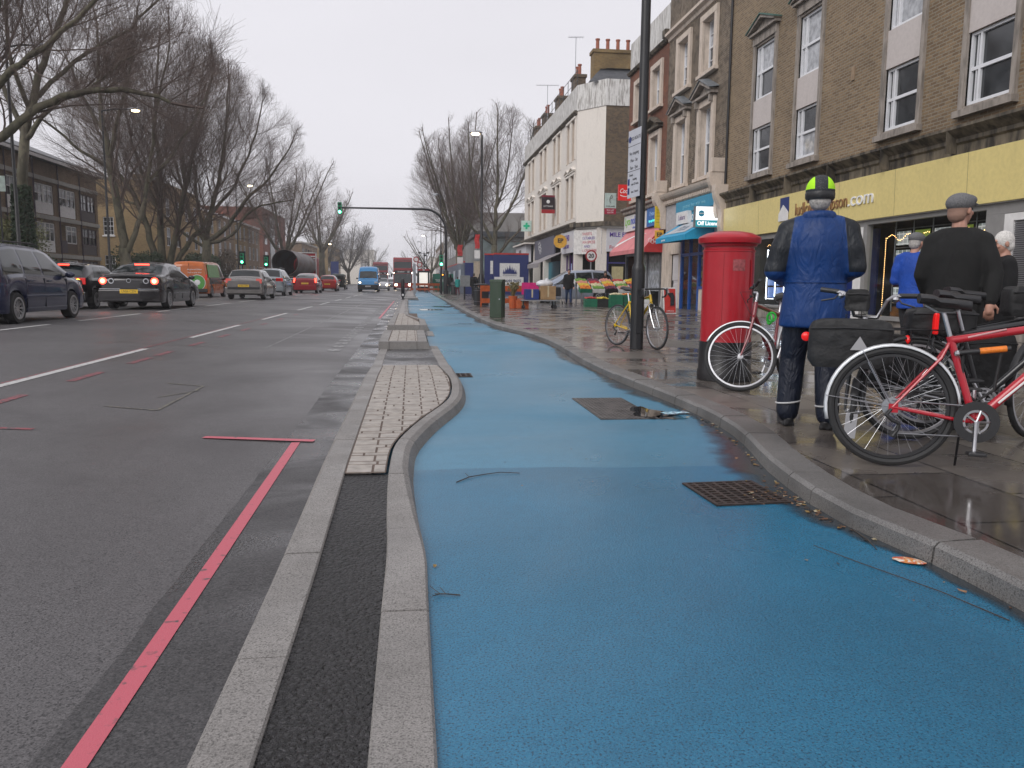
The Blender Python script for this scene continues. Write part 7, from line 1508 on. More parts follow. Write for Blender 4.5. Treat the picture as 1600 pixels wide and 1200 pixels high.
tree('plane tree with a forked trunk in front of the yellow gable', -19.0, 57.5, [(0, 0, 0), (-.05, 0, 1.5), (-.1, 0, 3.0)], .42,
     [([(-.1, 0, 2.2), (-.3, 0, 5), (-.75, 0, 9), (-1.3, .2, 13), (-1.2, .3, 17.5)], .34, .06), ([(0, 0, 2.6), (.8, .1, 4.6), (1.5, .3, 7.4), (2.0, .4, 11), (3.2, .6, 16.5)], .2, .05), ([(-.6, 0, 8.2), (-2.2, -.6, 9.2), (-4.0, -1, 10.8), (-5.2, -1, 11.6)], .13, .04), ([(-.75, 0, 8.8), (.2, -.8, 11.5), (1.3, -1.4, 14.5), (2, -1.8, 18)], .16, .05), ([(-1, 0, 10.5), (-2.6, .8, 13), (-3.8, 1.2, 16)], .13, .04), ([(1.5, .3, 7.4), (3.0, 1.2, 9.6), (4.6, 1.8, 12.4), (5.6, 2, 15)], .13, .04)], (.4, 0, 12, 7.2, 6.5, 8.2), 9, .95, .013)
tree('multi-stemmed plane tree behind the dark grey saloon', -19.1, 66, [(0, 0, 0), (0, 0, 1.2), (0, 0, 2.0)], .62,
     [([(-.3, 0, 1.0), (-.9, 0, 4), (-1.9, .1, 7.2), (-3.6, .2, 10), (-5.0, .2, 14)], .3, .06), ([(0, 0, 1.2), (-.1, 0, 4.5), (.0, .1, 8.5), (-.2, .2, 13), (.3, .2, 18.6)], .33, .06), ([(.25, 0, 1.2), (.9, 0, 4), (1.9, .1, 8), (2.9, .3, 12), (4.2, .4, 17.5)], .29, .06), ([(.4, 0, 1), (1.6, .3, 3.4), (3.2, .6, 5.6), (4.3, .8, 9.5), (5.2, .8, 14.5)], .24, .05), ([(0, 0, 6), (-1.0, -1, 9), (-1.6, -1.8, 13), (-1.6, -2, 17)], .15, .05), ([(1.9, .1, 8), (1.4, 1.3, 11.5), (1.9, 2, 16)], .14, .05), ([(-1.6, 0, 6.6), (-3.6, .6, 7.4), (-6, 1, 9)], .12, .04)], (.3, 0, 12, 7.6, 7, 7.8), 11, 1., .013)
tree('wide vase-shaped plane tree behind the orange van', -19.3, 80, [(0, 0, 0), (0, 0, 2.4), (.2, 0, 4.6)], .5,
     [([(.1, 0, 4.2), (.6, 0, 7), (1.6, .2, 11), (2.2, .3, 15), (2.6, .3, 20)], .28, .06), ([(.2, 0, 4.4), (2.2, .2, 6.2), (4.2, .4, 9), (6.0, .5, 10.5), (8.0, .4, 13.5)], .26, .06), ([(.2, 0, 4.3), (2.6, -.4, 5.2), (4.6, -.6, 7.6), (7.6, -.6, 8.4)], .18, .05), ([(.1, 0, 4.4), (-1.3, .2, 7), (-2.3, .4, 11), (-3.4, .4, 16)], .24, .05), ([(.1, 0, 4.6), (-.2, -1.2, 8), (-.2, -2, 12), (.6, -2.4, 18)], .2, .05), ([(.6, 0, 7), (2.6, 1.4, 10), (4.2, 2.2, 14), (5.2, 2.6, 18)], .18, .05), ([(0, 0, 4), (-2.8, -.3, 6), (-5, -.6, 9), (-6.4, -.6, 12)], .16, .05)], (1.0, 0, 12.5, 8.6, 7.5, 8.8), 13, .95, .014)
tree('round-headed plane tree behind the steel pipe lorry', -19.2, 128, [(0, 0, 0), (0, 0, 3.0), (.1, 0, 4.8)], .5, auto_limbs(R1, 4.8, 8, 19.5, 7.5, .26, (.3, 0), .06), (.3, 0, 12.6, 9.2, 8.5, 8.6), 15, .85, .024, sub=(6, 9, 8), up=.2)
tree('plane tree right of the pipe lorry with stubby lopped limbs', -18.7, 176, [(0, 0, 0), (0, 0, 4), (0, 0, 7.5)], .75, auto_limbs(R1, 7.5, 7, 19, 8, .32, (1, 0), .07), (.8, 0, 13.5, 10, 9, 8), 17, .7, .03, sub=(6, 8, 7))
tree('dense grey far tree left of the blue van', -19.6, 262, [(0, 0, 0), (0, 0, 3), (0, 0, 5)], .5, auto_limbs(R1, 4, 9, 19, 8.5, .3, r1=.06), (0, 0, 11, 10.5, 9, 9.5), 19, .75, .035, sub=(6, 9, 8), twm=FARTWIG)
tree('second grey far tree, nearer to the bus', -16.5, 330, [(0, 0, 0), (0, 0, 3), (0, 0, 5)], .5, auto_limbs(R1, 4, 8, 15, 7.5, .3, r1=.06), (0, 0, 9, 9, 8, 7.5), 23, .6, .045, sub=(6, 8, 7), twm=FARTWIG)
tree('grey far tree standing between the lopped tree and the dense one', -23, 225, [(0, 0, 0), (0, 0, 4), (0, 0, 5)], .5, auto_limbs(R1, 4, 8, 17, 8, .3, r1=.06), (0, 0, 11, 10, 8, 8.5), 24, .5, .035, sub=(6, 8, 7), twm=FARTWIG)
# right side
tree('dark-limbed plane tree above the navy hoarding', 9.2, 88, [(0, 0, 0), (-.1, 0, 2.5), (-.1, 0, 5)], .42, [([(-.1, 0, 4.6), (0, 0, 8), (.2, .1, 12), (.2, .1, 19)], .3, .05), ([(-.1, 0, 3.6), (1.2, 0, 5), (2.6, .1, 6.6), (4.2, .2, 7.8)], .2, .05), ([(-.1, 0, 5), (-1.6, .2, 8), (-2.6, .3, 12), (-2.9, .4, 17)], .2, .05), ([(0, 0, 6.5), (1.8, -.4, 9.5), (3.2, -.6, 13), (3.9, -.8, 17)], .18, .05), ([(-.1, 0, 5), (-2.4, -.6, 6.6), (-4.4, -1, 9.4), (-5.6, -1, 13)], .16, .05), ([(.1, 0, 9), (1.3, .8, 12.5), (1.9, 1, 17.5)], .14, .04)], (.3, 0, 12, 5.8, 6.4, 8), 31, .9, .02, sub=(6, 9, 9))
tree('plane tree between the lit street lamp and the signal mast', 5.9, 97, [(0, 0, 0), (0, 0, 2.5), (-.2, 0, 4.5)], .45, auto_limbs(R1, 4.5, 10, 18.6, 4.8, .17, (-.6, 0), .05), (-.4, 0, 11.6, 5.9, 7, 7.6), 33, .85, .02, sub=(6, 9, 9))
tree('leaning plane tree behind the hoardings, right of the mast base', 7.6, 112, [(0, 0, 0), (-.5, 0, 3), (-1.2, 0, 6)], .4, auto_limbs(R1, 6, 7, 17, 5, .2, (-.8, 0), .05, (-1.2, 0)), (-1.4, 0, 11, 6, 7, 7.5), 35, .8, .02, sub=(6, 8, 8))
tree('small far tree behind the bus shelter', 4.2, 165, [(0, 0, 0), (0, 0, 2), (0, 0, 3.5)], .3, auto_limbs(R1, 3, 8, 11.5, 6, .18, r1=.04), (0, 0, 7.5, 6.5, 6, 5.5), 37, .55, .025, sub=(6, 6, 4)); tree('thin far tree close to the bus roof', 2.4, 260, [(0, 0, 0), (0, 0, 3), (0, 0, 4)], .3, auto_limbs(R1, 3, 8, 11, 6, .2, r1=.05), (0, 0, 7, 7, 6, 5.5), 39, .5, .035, sub=(6, 5, 4), twm=FARTWIG)
for i, (x, y, h) in enumerate(((-30, 400, 13), (-8, 520, 12), (14, 450, 14), (26, 360, 13))): tree(('low hazy tree on the left horizon', 'low hazy tree at the end of the street', 'low hazy tree on the right horizon', 'hazy tree behind the far right buildings')[i], x, y, [(0, 0, 0), (0, 0, 2), (0, 0, 3)], .4, auto_limbs(R1, 3, 8, h, 10, .3, r1=.08), (0, 0, h*.55, 12, 8, h*.5), 41+i, .45, .06, sub=(6, 5, 4), twm=FARTWIG)
# damp winter air
mb = MB(); mb.box((-305, -65, -1.2), (305, 705, 27)); hz = mb.obj('haze', MATS['glass_dummy'] if 'glass_dummy' in MATS else None)
hm = bpy.data.materials.new('haze air'); hm.use_nodes = True; hn = hm.node_tree; hn.nodes.clear(); ho = hn.nodes.new('ShaderNodeOutputMaterial'); hv = hn.nodes.new('ShaderNodeVolumePrincipled')
hv.inputs['Color'].default_value = (.97, .97, .99, 1); hv.inputs['Density'].default_value = .00065; hv.inputs['Anisotropy'].default_value = .2; hn.links.new(hv.outputs[0], ho.inputs['Volume'])
hz.data.materials.clear(); hz.data.materials.append(hm); hz['kind'] = 'stuff'; tag(hz, 'pale damp haze filling the street', 'haze')
# ------------------------------------------------------------ bicycles
TYRE = mat('bicycle tyre', (.022, .022, .023), .65, bump=.3, bs=300); ALU = mat('aluminium parts', (.5, .5, .52), .3, 1, var=.1); SPOKE = mat('spokes', (.55, .56, .58), .35, .9, var=0); GUARD = mat('silver mudguard', (.72, .74, .76), .3, .3, var=.04)
SADD = mat('black saddle', (.02, .02, .022), .45, bump=.3, bs=40); BAG = mat('black nylon bag', (.014, .014, .015), .6, var=.3, vs=12, bump=1, bs=14)
def bike(label, x, y, rz, fm, R=.345, wb=1.05, saddle=.98, steer=0, bars='flat', guard=None, rack=False, lean=0, size=1., fold=False, basket=None, tw=.019, disc=False, nsp=32, frame_r=.017, fork_m=None, crank_a=-90, stand=False, spr=.0009, rimm=None, grp='parked bicycles'):
    t = thing('bicycle', label, 'bicycle', (x, y, PZ), rz, grp); t.rotation_euler = Euler((lean, 0, rz), 'XYZ')
    A = Vector((0, 0, R)); B = Vector((wb, 0, R)); BB = Vector((.43, 0, .285 if not fold else .29)); ST = Vector((.43-.14*size, 0, BB.z+.44*size)); S = Vector((ST.x-.3*(saddle-.07-ST.z), 0, saddle-.07))
    ax = Vector((-.30, 0, .95)).normalized(); H0 = Vector((wb-.05, 0, R))+ax*(R+.055); H0.x -= .02; 
    if fold: ax = Vector((-.10, 0, .99)).normalized(); H0 = Vector((wb-.03, 0, .50))
    H1 = H0+ax*(.14 if not fold else .12); H2 = H1+ax*(.10 if not fold else .21)
    mb = MB(); T = lambda p, q, r, k=10: mb.tube([p, q], r, k)
    if fold:
        T(Vector((.36, 0, .33)), H0+ax*.04, .026); T(BB, ST, .018); T(BB, Vector((.36, 0, .33)), .02)
    else:
        T(BB, H0+ax*.02, frame_r*1.25, 12); T(ST, H1-ax*.025, frame_r*1.05, 12); T(BB, ST+(ST-BB)*.05, frame_r)
    mb.tube([H0-ax*.01, H1+ax*.005], .022, 12); mb.cyl(BB+Vector((0, -.036, 0)), BB+Vector((0, .036, 0)), .024, 14)
    for s in (1, -1):
        o = Vector((0, s*.06, 0)); mb.tube([A+o, BB+Vector((-.06, s*.035, 0)), BB], [.008, .011, .012], 8); mb.tube([A+o, ST+Vector((-.05, s*.04, -.1)), ST], [.007, .009, .009], 8); mb.box((-.02, s*.06-.003, R-.03), (.03, s*.06+.003, R+.02))
    mb.obj('frame', fm, t, smooth=True)
    mb = MB(); mb.tube([ST, S], .0135, 10); mb.obj('seat_post', ALU, t, smooth=True)
    mb = MB(); rows = []
    for i in range(9):
        f = i/8; w_ = (.075*(1-f)**.8+.018) if f > .35 else .075*math.sin(math.pi*(.25+f*.72))+.018; zc = .012+.02*(1-f)*(f < .3)-.02*f*f
        rows.append([(S.x-.13+.27*f, w_*math.cos(a), S.z+.045+zc+(.028*math.sin(a) if math.sin(a) > 0 else .03*math.sin(a))) for a in [2*math.pi*j/12 for j in range(13)]])
    mb.sheet(rows); mb.poly(rows[0][:-1]); mb.poly(rows[-1][:-1]); sd = mb.obj('saddle', SADD, t, smooth=True); mb = MB(); 
    for s in (1, -1): mb.tube([(S.x-.1, s*.02, S.z+.04), (S.x-.03, s*.022, S.z), (S.x+.05, s*.02, S.z), (S.x+.12, s*.01, S.z+.04)], .0035, 5)
    mb.obj('saddle_rail', STEEL, sd)
    def wheel(c, M, par):
        mb = MB(); mb.M = M; mb.ring(c, R-tw, tw, k=56, kk=8); wo = mb.obj('wheel', TYRE, par, smooth=True)
        mb = MB(); mb.M = M; mb.ring(c, R-tw*2-.007, 0, k=56, sq=(.022, .016)); mb.obj('rim', rimm or ALU, wo, smooth=False)
        mb = MB(); mb.M = M; mb.tube([c+Vector((0, -.045, 0)), c+Vector((0, .045, 0))], .014, 10); 
        for s in (1, -1): mb.cyl(c+Vector((0, s*.03, 0)), c+Vector((0, s*.034, 0)), .026, 14)
        mb.obj('hub', ALU, wo)
        mb = MB(); mb.M = M
        for i in range(nsp):
            a = 2*math.pi*i/nsp; s = 1 if i % 2 else -1; b_ = a+(.42 if (i//2) % 2 else -.42); rr = R-tw*2-.014
            mb.tube([c+Vector((.025*math.cos(b_), s*.032, .025*math.sin(b_))), c+Vector((rr*math.cos(a), s*.003, rr*math.sin(a)))], spr, 3, cap=False)
        mb.obj('spokes', SPOKE, wo); return wo
    I = Matrix.Identity(4); wheel(A, I, t)
    st = Matrix.Translation(H0) @ Matrix.Rotation(R_(steer), 4, ax) @ Matrix.Translation(-H0)
    wheel(B, st, t)
    mb = MB(); mb.M = st; cr_ = H0-ax*.03
    for s in (1, -1): mb.tube([H0+Vector((0, s*.012, 0)), cr_+Vector((0, s*.05, 0)), cr_+(B-cr_)*.55+Vector((-.012, s*.052, 0)), B+Vector((0, s*.05, 0))], [.014, .014, .012, .008], 8)
    mb.obj('fork', fork_m or fm, t, smooth=True)
    mb = MB(); mb.M = st; mb.tube([H1, H2], .014 if not fold else .02, 10)
    gms = {}
    for s in (1, -1): gms[s] = MB(); gms[s].M = st
    lv = MB(); lv.M = st
    if bars == 'flat':
        c = H2+Vector((.05, 0, .01)); mb.tube([H2, c], .014, 8); mb.tube([c+Vector((-.06, -.3, .03)), c+Vector((-.015, -.15, .012)), c+Vector((0, -.06, 0)), c+Vector((0, .06, 0)), c+Vector((-.015, .15, .012)), c+Vector((-.06, .3, .03))], .011, 8)
        for s in (1, -1):
            gm = gms[s]; gm.tube([c+Vector((-.06, s*.305, .03)), c+Vector((-.03, s*.19, .018))], .0165, 10); lv.tube([c+Vector((-.01, s*.16, .01)), c+Vector((.04, s*.2, -.015)), c+Vector((.03, s*.29, -.02))], .006, 5); lv.ball(c+Vector((.0, s*.15, .01)), .018, 8)
            gm.ball(c+Vector((-.02, s*.165, .03)), (.02, .016, .016), 8)
    elif bars == 'fold':
        for s in (1, -1): mb.tube([H2, H2+Vector((0, s*.07, .005)), H2+Vector((.02, s*.115, .12)), H2+Vector((0, s*.15, .15)), H2+Vector((-.03, s*.29, .16))], .0115, 8); gms[s].tube([H2+Vector((-.012, s*.18, .153)), H2+Vector((-.03, s*.295, .16))], .0165, 10); lv.tube([H2+Vector((0, s*.17, .15)), H2+Vector((.05, s*.2, .11)), H2+Vector((.04, s*.28, .09))], .006, 5); mb.ball(H2+Vector((.02, s*.165, .13)), .02, 8)
    else:
        c = H2+Vector((.09, 0, .0)); mb.tube([H2, c], .013, 8)
        for s in (1, -1):
            gms[s].tube([c, c+Vector((0, s*.17, 0)), c+Vector((.03, s*.2, 0)), c+Vector((.085, s*.205, -.02)), c+Vector((.095, s*.205, -.075)), c+Vector((.05, s*.205, -.12)), c+Vector((-.03, s*.205, -.13))], .0135, 8)
            lv.tube([c+Vector((.085, s*.205, .0)), c+Vector((.12, s*.205, .01)), c+Vector((.125, s*.205, -.06)), c+Vector((.11, s*.205, -.11))], [.014, .013, .006, .005], 6)
    mb.obj('handlebar', ALU, t, smooth=True); [g_.obj('grip', SADD, t, smooth=True) for g_ in gms.values()]; lv.obj('brake_lever', PLASTICB if bars != 'drop' else ALU, t, smooth=True)
    # chainset, chain, gears
    mb = MB(); yy = -.048; mb.ring(BB+Vector((0, yy, 0)), .085, 0, k=36, sq=(.003, .016))
    for i in range(5): a = 2*math.pi*i/5; mb.tube([BB+Vector((0, yy-.004, 0)), BB+Vector((.08*math.cos(a), yy, .08*math.sin(a)))], .006, 5)
    mb.ring(BB+Vector((0, yy+.006, 0)), .06, 0, k=30, sq=(.003, .012)); ch = mb.obj('chainring', ALU, t)
    if disc: mb = MB(); mb.ring(BB+Vector((0, yy-.009, 0)), .092, 0, k=40, sq=(.004, .046)); mb.obj('chain_guard', PLASTICB, ch)
    for s, a in ((-1, crank_a), (1, crank_a+180)):
        d = Vector((math.cos(R_(a)), 0, math.sin(R_(a)))); e = BB+d*.17+Vector((0, s*.07, 0)); mb = MB(); mb.tube([BB+Vector((0, s*.055, 0)), BB+d*.08+Vector((0, s*.06, 0)), e], [.016, .011, .011], 8); co_ = mb.obj('crank', ALU, t, smooth=True)
        mb = MB(); mb.box(e+Vector((-.045, (.01 if s > 0 else -.09), -.01)), e+Vector((.045, (.09 if s > 0 else -.01), .01))); mb.obj('pedal', PLASTICB, co_, bevel=.006)
    mb = MB(); mb.tube([BB+Vector((0, yy, .085)), A+Vector((0, yy, .04))], .004, 4); mb.tube([BB+Vector((0, yy, -.085)), A+Vector((.03, yy, -.15)), A+Vector((.01, yy, -.14)), A+Vector((.045, yy, -.07)), A+Vector((0, yy, -.038))], .004, 4); mb.obj('chain', STEEL, t)
    mb = MB()
    for i in range(5): mb.ring(A+Vector((0, -.03-.004*i, 0)), .048-.006*i, 0, k=20, sq=(.002, .01))
    mb.obj('sprockets', STEEL, t)
    if not fold:
        mb = MB(); mb.tube([A+Vector((-.005, -.055, -.01)), A+Vector((-.03, -.062, -.045)), A+Vector((.005, -.062, -.075)), A+Vector((.04, -.055, -.09))], [.012, .013, .012, .01], 8); mb.tube([A+Vector((.04, -.05, -.09)), A+Vector((.035, -.05, -.13)), A+Vector((.012, -.05, -.165))], [.012, .009, .012], 8); mb.cyl(A+Vector((.012, -.056, -.155)), A+Vector((.012, -.044, -.155)), .02, 12); mb.obj('rear_mech', TRIM, t, smooth=True)
    # cables
    mb = MB(); c0 = st @ (H2+Vector((.05, 0, .02))); mb.tube([c0, c0+Vector((.1, .05, .03)), H1+Vector((.05, .02, .03)), H1+Vector((-.03, .02, 0)), ST+Vector((.03, .02, .03)), ST+Vector((-.04, 0, -.05))], .0028, 4); mb.tube([c0, c0+Vector((.09, -.08, .0)), H0+Vector((.06, -.02, .05)), BB+(H0-BB)*.8+Vector((0, -.02, .03)), BB+Vector((.03, -.02, .03))], .0028, 4); mb.obj('cables', BLACK, t)
    # rim brakes
    mb = MB()
    for s in (1, -1): mb.tube([ST+Vector((-.075, s*.035, -.07)), ST+Vector((-.1, s*.045, -.03)), ST+Vector((-.09, s*.01, .005))], .006, 5)
    mb.obj('rear_brake', TRIM, t); mb = MB(); mb.M = st
    for s in (1, -1): mb.tube([cr_+Vector((.025, s*.045, -.06)), cr_+Vector((.03, s*.05, .0)), cr_+Vector((.02, s*.01, .03))], .006, 5)
    mb.obj('front_brake', TRIM, t)
    if guard:
        for c, a0_, a1_, M in ((A, 5, 195, I), (B, 35, 165, st)):
            if fold: a0_, a1_ = a0_, a1_
            mb = MB(); mb.M = M; n_ = 24; rows = []
            for i in range(n_+1):
                a = R_(a0_+(a1_-a0_)*i/n_); rows.append([c+Vector(((R+.012+dz)*math.cos(a), w_, (R+.012+dz)*math.sin(a))) for w_, dz in ((-.026, -.012), (-.02, .0), (0, .006), (.02, 0), (.026, -.012))])
            mb.sheet(rows); g = mb.obj('mudguard', guard, t, smooth=True); mo = g.modifiers.new('s', 'SOLIDIFY'); mo.thickness = .002
            mb = MB(); mb.M = M
            for a in ((172, 118) if c is A else (160,)):
                for s in (1, -1): mb.tube([c+Vector((0, s*.05, 0)), c+Vector(((R+.015)*math.cos(R_(a)), s*.028, (R+.015)*math.sin(R_(a))))], .0022, 4)
            mb.obj('mudguard_stay', ALU, t)
    if rack:
        mb = MB(); z = R*2+.06
        for s in (1, -1): mb.tube([A+Vector((0, s*.06, .02)), Vector((-.05, s*.06, z))], .005, 5); mb.tube([Vector((-.18, s*.05, z)), Vector((.2, s*.05, z)), ST+Vector((-.03, s*.02, .0))], .005, 5); mb.tube([A+Vector((0, s*.06, .02)), Vector((.08, s*.06, z))], .005, 5)
        mb.obj('rear_rack', BLACK, t)
    if stand: mb = MB(); mb.tube([BB+Vector((-.06, .03, -.02)), Vector((BB.x-.05, .16, -.0))], .007, 6); mb.obj('kick_stand', BLACK, t)
    return t, dict(A=A, B=B, BB=BB, ST=ST, S=S, H0=H0, H1=H1, H2=H2, st=st)
BRED = mat('glossy red frame', (.42, .012, .025), .22, var=.05, coat=.6); MAR = mat('maroon frame', (.20, .008, .018), .28, var=.05, coat=.5); YEL = mat('yellow frame', (.66, .42, .01), .3, var=.05, coat=.3); BLKF = mat('black frame', (.012, .012, .014), .3, coat=.4)
t, q = bike('large red bicycle nearest the camera with an orange and black lock on its frame', 2.74, 4.24, R_(-25), BRED, guard=GUARD, disc=True, crank_a=-92, rimm=TRIM, tw=.022, nsp=28, stand=True, frame_r=.021, size=1.02, saddle=.96, lean=R_(-3))
mb = MB(); c = q['ST']+Vector((.03, 0, -.07)); mb.tube([c+Vector((0, -.03, 0)), c+Vector((.26, -.03, .035))], .015, 10); lk = mb.obj('lock_bar', SADD, t, smooth=True); mb = MB(); mb.tube([c+Vector((.11, -.03, .0148)), c+Vector((.24, -.03, .033))], .0175, 12); mb.obj('orange_label', mat('orange lock label', (.75, .2, .02), .5, var=.15, vs=60), lk); mb = MB(); mb.ball(c+Vector((0, -.03, 0)), .018, 10); mb.obj('lock_end', CHROME, lk)
mb = MB(); mb.tube([c+Vector((.03, -.02, -.01)), c+Vector((.04, -.0, -.2)), c+Vector((.12, .02, -.27)), c+Vector((.2, .0, -.2)), c+Vector((.22, -.02, .02))], .009, 8); mb.obj('lock_shackle', RUBBER, t, smooth=True)
mb = MB(); mb.tube([q['BB']+(q['H0']-q['BB'])*.25+Vector((0, -.027, 0)), q['BB']+(q['H0']-q['BB'])*.6+Vector((0, -.027, 0))], .006, 6, flat=.3); mb.obj('white_flash', WHITEP, t); mb = MB(); mb.tube([q['ST']+(q['H1']-q['ST'])*.15+Vector((0, -.02, 0)), q['ST']+(q['H1']-q['ST'])*.5+Vector((0, -.021, .006))], .005, 6); mb.obj('pale_stripe', mat('pale pink stripe', (.6, .35, .35), .4), t)
bike('maroon-red bicycle with its front wheel turned beside the pillar box', 4.04, 8.10, R_(220), MAR, guard=GUARD, steer=-62, saddle=.93, lean=R_(2), crank_a=-60)
mb = MB(); t = thing('cable_lock', 'bright green cable lock wrapped on the maroon bicycle', 'lock', (3.62, 7.76, .78)); mb.ring((0, 0, 0), .05, .011, axis='x', k=20, kk=6); mb.ring((.02, 0, .02), .045, .011, axis='y', k=20, kk=6); mb.obj('cable', mat('bright green plastic', (.03, .5, .06), .35), t)
bike('yellow road bicycle with drop handlebars leaning on the black column', 3.45, 13.18, R_(-68), YEL, bars='drop', saddle=.96, tw=.013, guard=None, steer=-10, fork_m=CHROME, crank_a=200, lean=R_(-2))
t, q = bike('small-wheeled folding bicycle between the man in blue and the red bicycle', 3.87, 5.25, R_(200), BLKF, R=.21, wb=1.04, saddle=.97, steer=38, bars='fold', guard=PLASTICB, fold=True, tw=.017, nsp=28, crank_a=10)
mb = MB(); mb.M = q['st']; mb.box(q['B']+Vector((.20, -.035, -.14)), q['B']+Vector((.205, .035, .02))); mb.obj('mud_flap', mat('grey flap', (.4, .4, .42), .5), t)
t, q2 = bike('black touring bicycle with a red tail reflector, second from the camera', 3.35, 4.98, R_(-18), BLKF, saddle=.98, rack=True, guard=PLASTICB, crank_a=120, lean=R_(2)); mb = MB(); mb.ball((-.05, 0, .68), (.018, .03, .03), 12); mb.obj('reflector', mat('red reflector', (.6, .01, .01), .2, var=0, emit=(.7, .01, .01), es=.4), t); mb = MB(); mb.box((.1, -.03, .72), (.13, .03, .86)); mb.obj('tail_light', MATS['red reflector'], t, bevel=.008)
bike('black bicycle with upright bars behind the touring bicycle, by the man in the dark coat', 3.75, 5.38, R_(-12), mat('graphite frame', (.03, .032, .036), .35), saddle=1.0, rack=True, guard=PLASTICB, crank_a=30, lean=R_(-2), steer=8)
bike('silver-barred black bicycle farthest back in the group at the right edge', 4.25, 4.95, R_(24), BLKF, saddle=1.0, guard=PLASTICB, crank_a=70, steer=-14)
def bagthing(l, name, loc, rz, dims, par_grp=None, sag=.02):
    t = thing(name, l, 'bag', loc, rz, par_grp); w_, d, h = dims; mb = MB(); n_ = 10; rows = []; rng = random.Random(int(w_*100+h*33))
    for k in range(7):
        z = h*k/6; e = 1-.12*(k == 0)-.07*(k == 6); ring_ = []
        for i in range(32):
            a = 2*math.pi*i/32; c, s = math.cos(a), math.sin(a); pw = .35; ring_.append((w_/2*e*math.copysign(abs(c)**pw, c)+rng.gauss(0, .0025), d/2*e*math.copysign(abs(s)**pw, s)+rng.gauss(0, .003)+sag*math.sin(k*.9)*.3, z-.012*math.cos(2*a)*(k == 6)))
        rows.append(ring_+[ring_[0]])
    mb.sheet(rows); mb.poly(rows[-1][:-1]); mb.poly(rows[0][:-1][::-1]); o = mb.obj('bag_body', BAG, t, smooth=True, ang=60); mb = MB(); mb.tube([(-w_/2+.01, -d/2-.004, h*.84), (0, -d/2-.014, h*.87), (w_/2-.01, -d/2-.004, h*.84)], .006, 6); mb.obj('zip_seam', SADD, t); return t
t = bagthing('boxy black carrier bag with a grey reflective triangle on the folding bicycle', 'bicycle_bag', (2.74, 4.72, .615), R_(-28), (.49, .2, .29))
mb = MB(); mb.prism([(.0, -.112, .115), (.105, -.112, .115), (.052, -.112, .2)], (0, -.003, 0)); mb.obj('triangle_reflector', mat('grey reflective', (.35, .35, .36), .4, var=.05), t)
t2 = thing('rear_light', 'round red bicycle lamp at the left end of the boxy black bag', 'light', (2.505, 4.83, .80), R_(-28)); mb = MB(); mb.ball((0, 0, 0), (.03, .018, .03), 14); mb.obj('red_lens', MATS['red reflector'], t2); mb = MB(); mb.box((0, .01, -.01), (.05, .03, .01)); mb.obj('clip', BLACK, t2)
bagthing('small black pouch strapped between the handlebars of the folding bicycle', 'handlebar_bag', (2.88, 4.90, .96), R_(-30), (.15, .1, .13))
bagthing('soft black pannier on the rack of the touring bicycle', 'pannier_bag', (3.32, 5.14, .42), R_(-18), (.34, .14, .36)); bagthing('wide slumped black bag lying on the rack of the touring bicycle', 'rack_bag', (3.55, 5.02, .80), R_(-18), (.42, .24, .17)); bagthing('tall black pannier hanging by the farther bicycles', 'pannier_bag', (4.15, 5.32, .4), R_(-12), (.36, .16, .38)); bagthing('black handlebar bag on the farther bicycle', 'handlebar_bag', (4.33, 5.22, .92), R_(-12), (.26, .18, .2))
# ------------------------------------------------------------ people
SKIN = mat('skin', (.42, .22, .16), .5, var=.08, vs=30); HAIRG = mat('grey hair', (.35, .33, .31), .7, var=.35, vs=60, bump=.6, bs=120); HAIRW = mat('white hair', (.6, .58, .55), .7, var=.2, vs=60, bump=.6, bs=120); HAIRD = mat('dark hair', (.03, .022, .018), .6, var=.3, vs=60)
def cloth(n_, c, r=.75, bs=7, st=.9): return mat(n_, c, r, var=.18, vs=5, bump=st, bs=bs, spec=.3)
def foldcloth(n_, c, r=.6, sc_=9, d=.03, st=.8, c2=None):
    m, n, K, b = _nodes(n_); co = n.new('ShaderNodeTexCoord').outputs['Object']; mp = n.new('ShaderNodeMapping'); mp.inputs['Scale'].default_value = (1.6, 1.6, .7); K(co, mp.inputs[0])
    f = _noise(n, K, mp.outputs[0], sc_*.6, 3, 2.2); 
    if c2: s_ = n.new('ShaderNodeSeparateXYZ'); K(co, s_.inputs[0]); e = _math(n, K, 'SUBTRACT', _math(n, K, 'ABSOLUTE', s_.outputs[0], 0.), _math(n, K, 'ADD', .178, _math(n, K, 'MULTIPLY', _math(n, K, 'SUBTRACT', 1.3, s_.outputs[2]), .12))); c = _mix(n, K, _math(n, K, 'MULTIPLY', _math(n, K, 'GREATER_THAN', e, 0.), _math(n, K, 'GREATER_THAN', s_.outputs[2], 1.085)), c, c2)
    K(_mix(n, K, 1., c, _ramp(n, K, _noise(n, K, co, 6, 4), [(.3, .8), (.7, 1.15)]), 'MULTIPLY'), b.inputs['Base Color']); b.inputs['Roughness'].default_value = r; b.inputs['Specular IOR Level'].default_value = .35; _bump(n, K, f, st, d, b); return m
def loft(mb, secs, k=20):
    """secs: (z, cx, cy, rx, ry)"""
    rg = [[mb.vert((cx+rx*math.cos(2*math.pi*j/k), cy+ry*math.sin(2*math.pi*j/k), z)) for j in range(k)] for z, cx, cy, rx, ry in secs]
    for A, B in zip(rg, rg[1:]):
        for j in range(k): mb.face((A[j], A[(j+1) % k], B[(j+1) % k], B[j]))
    mb.face(rg[0][::-1]); mb.face(rg[-1])
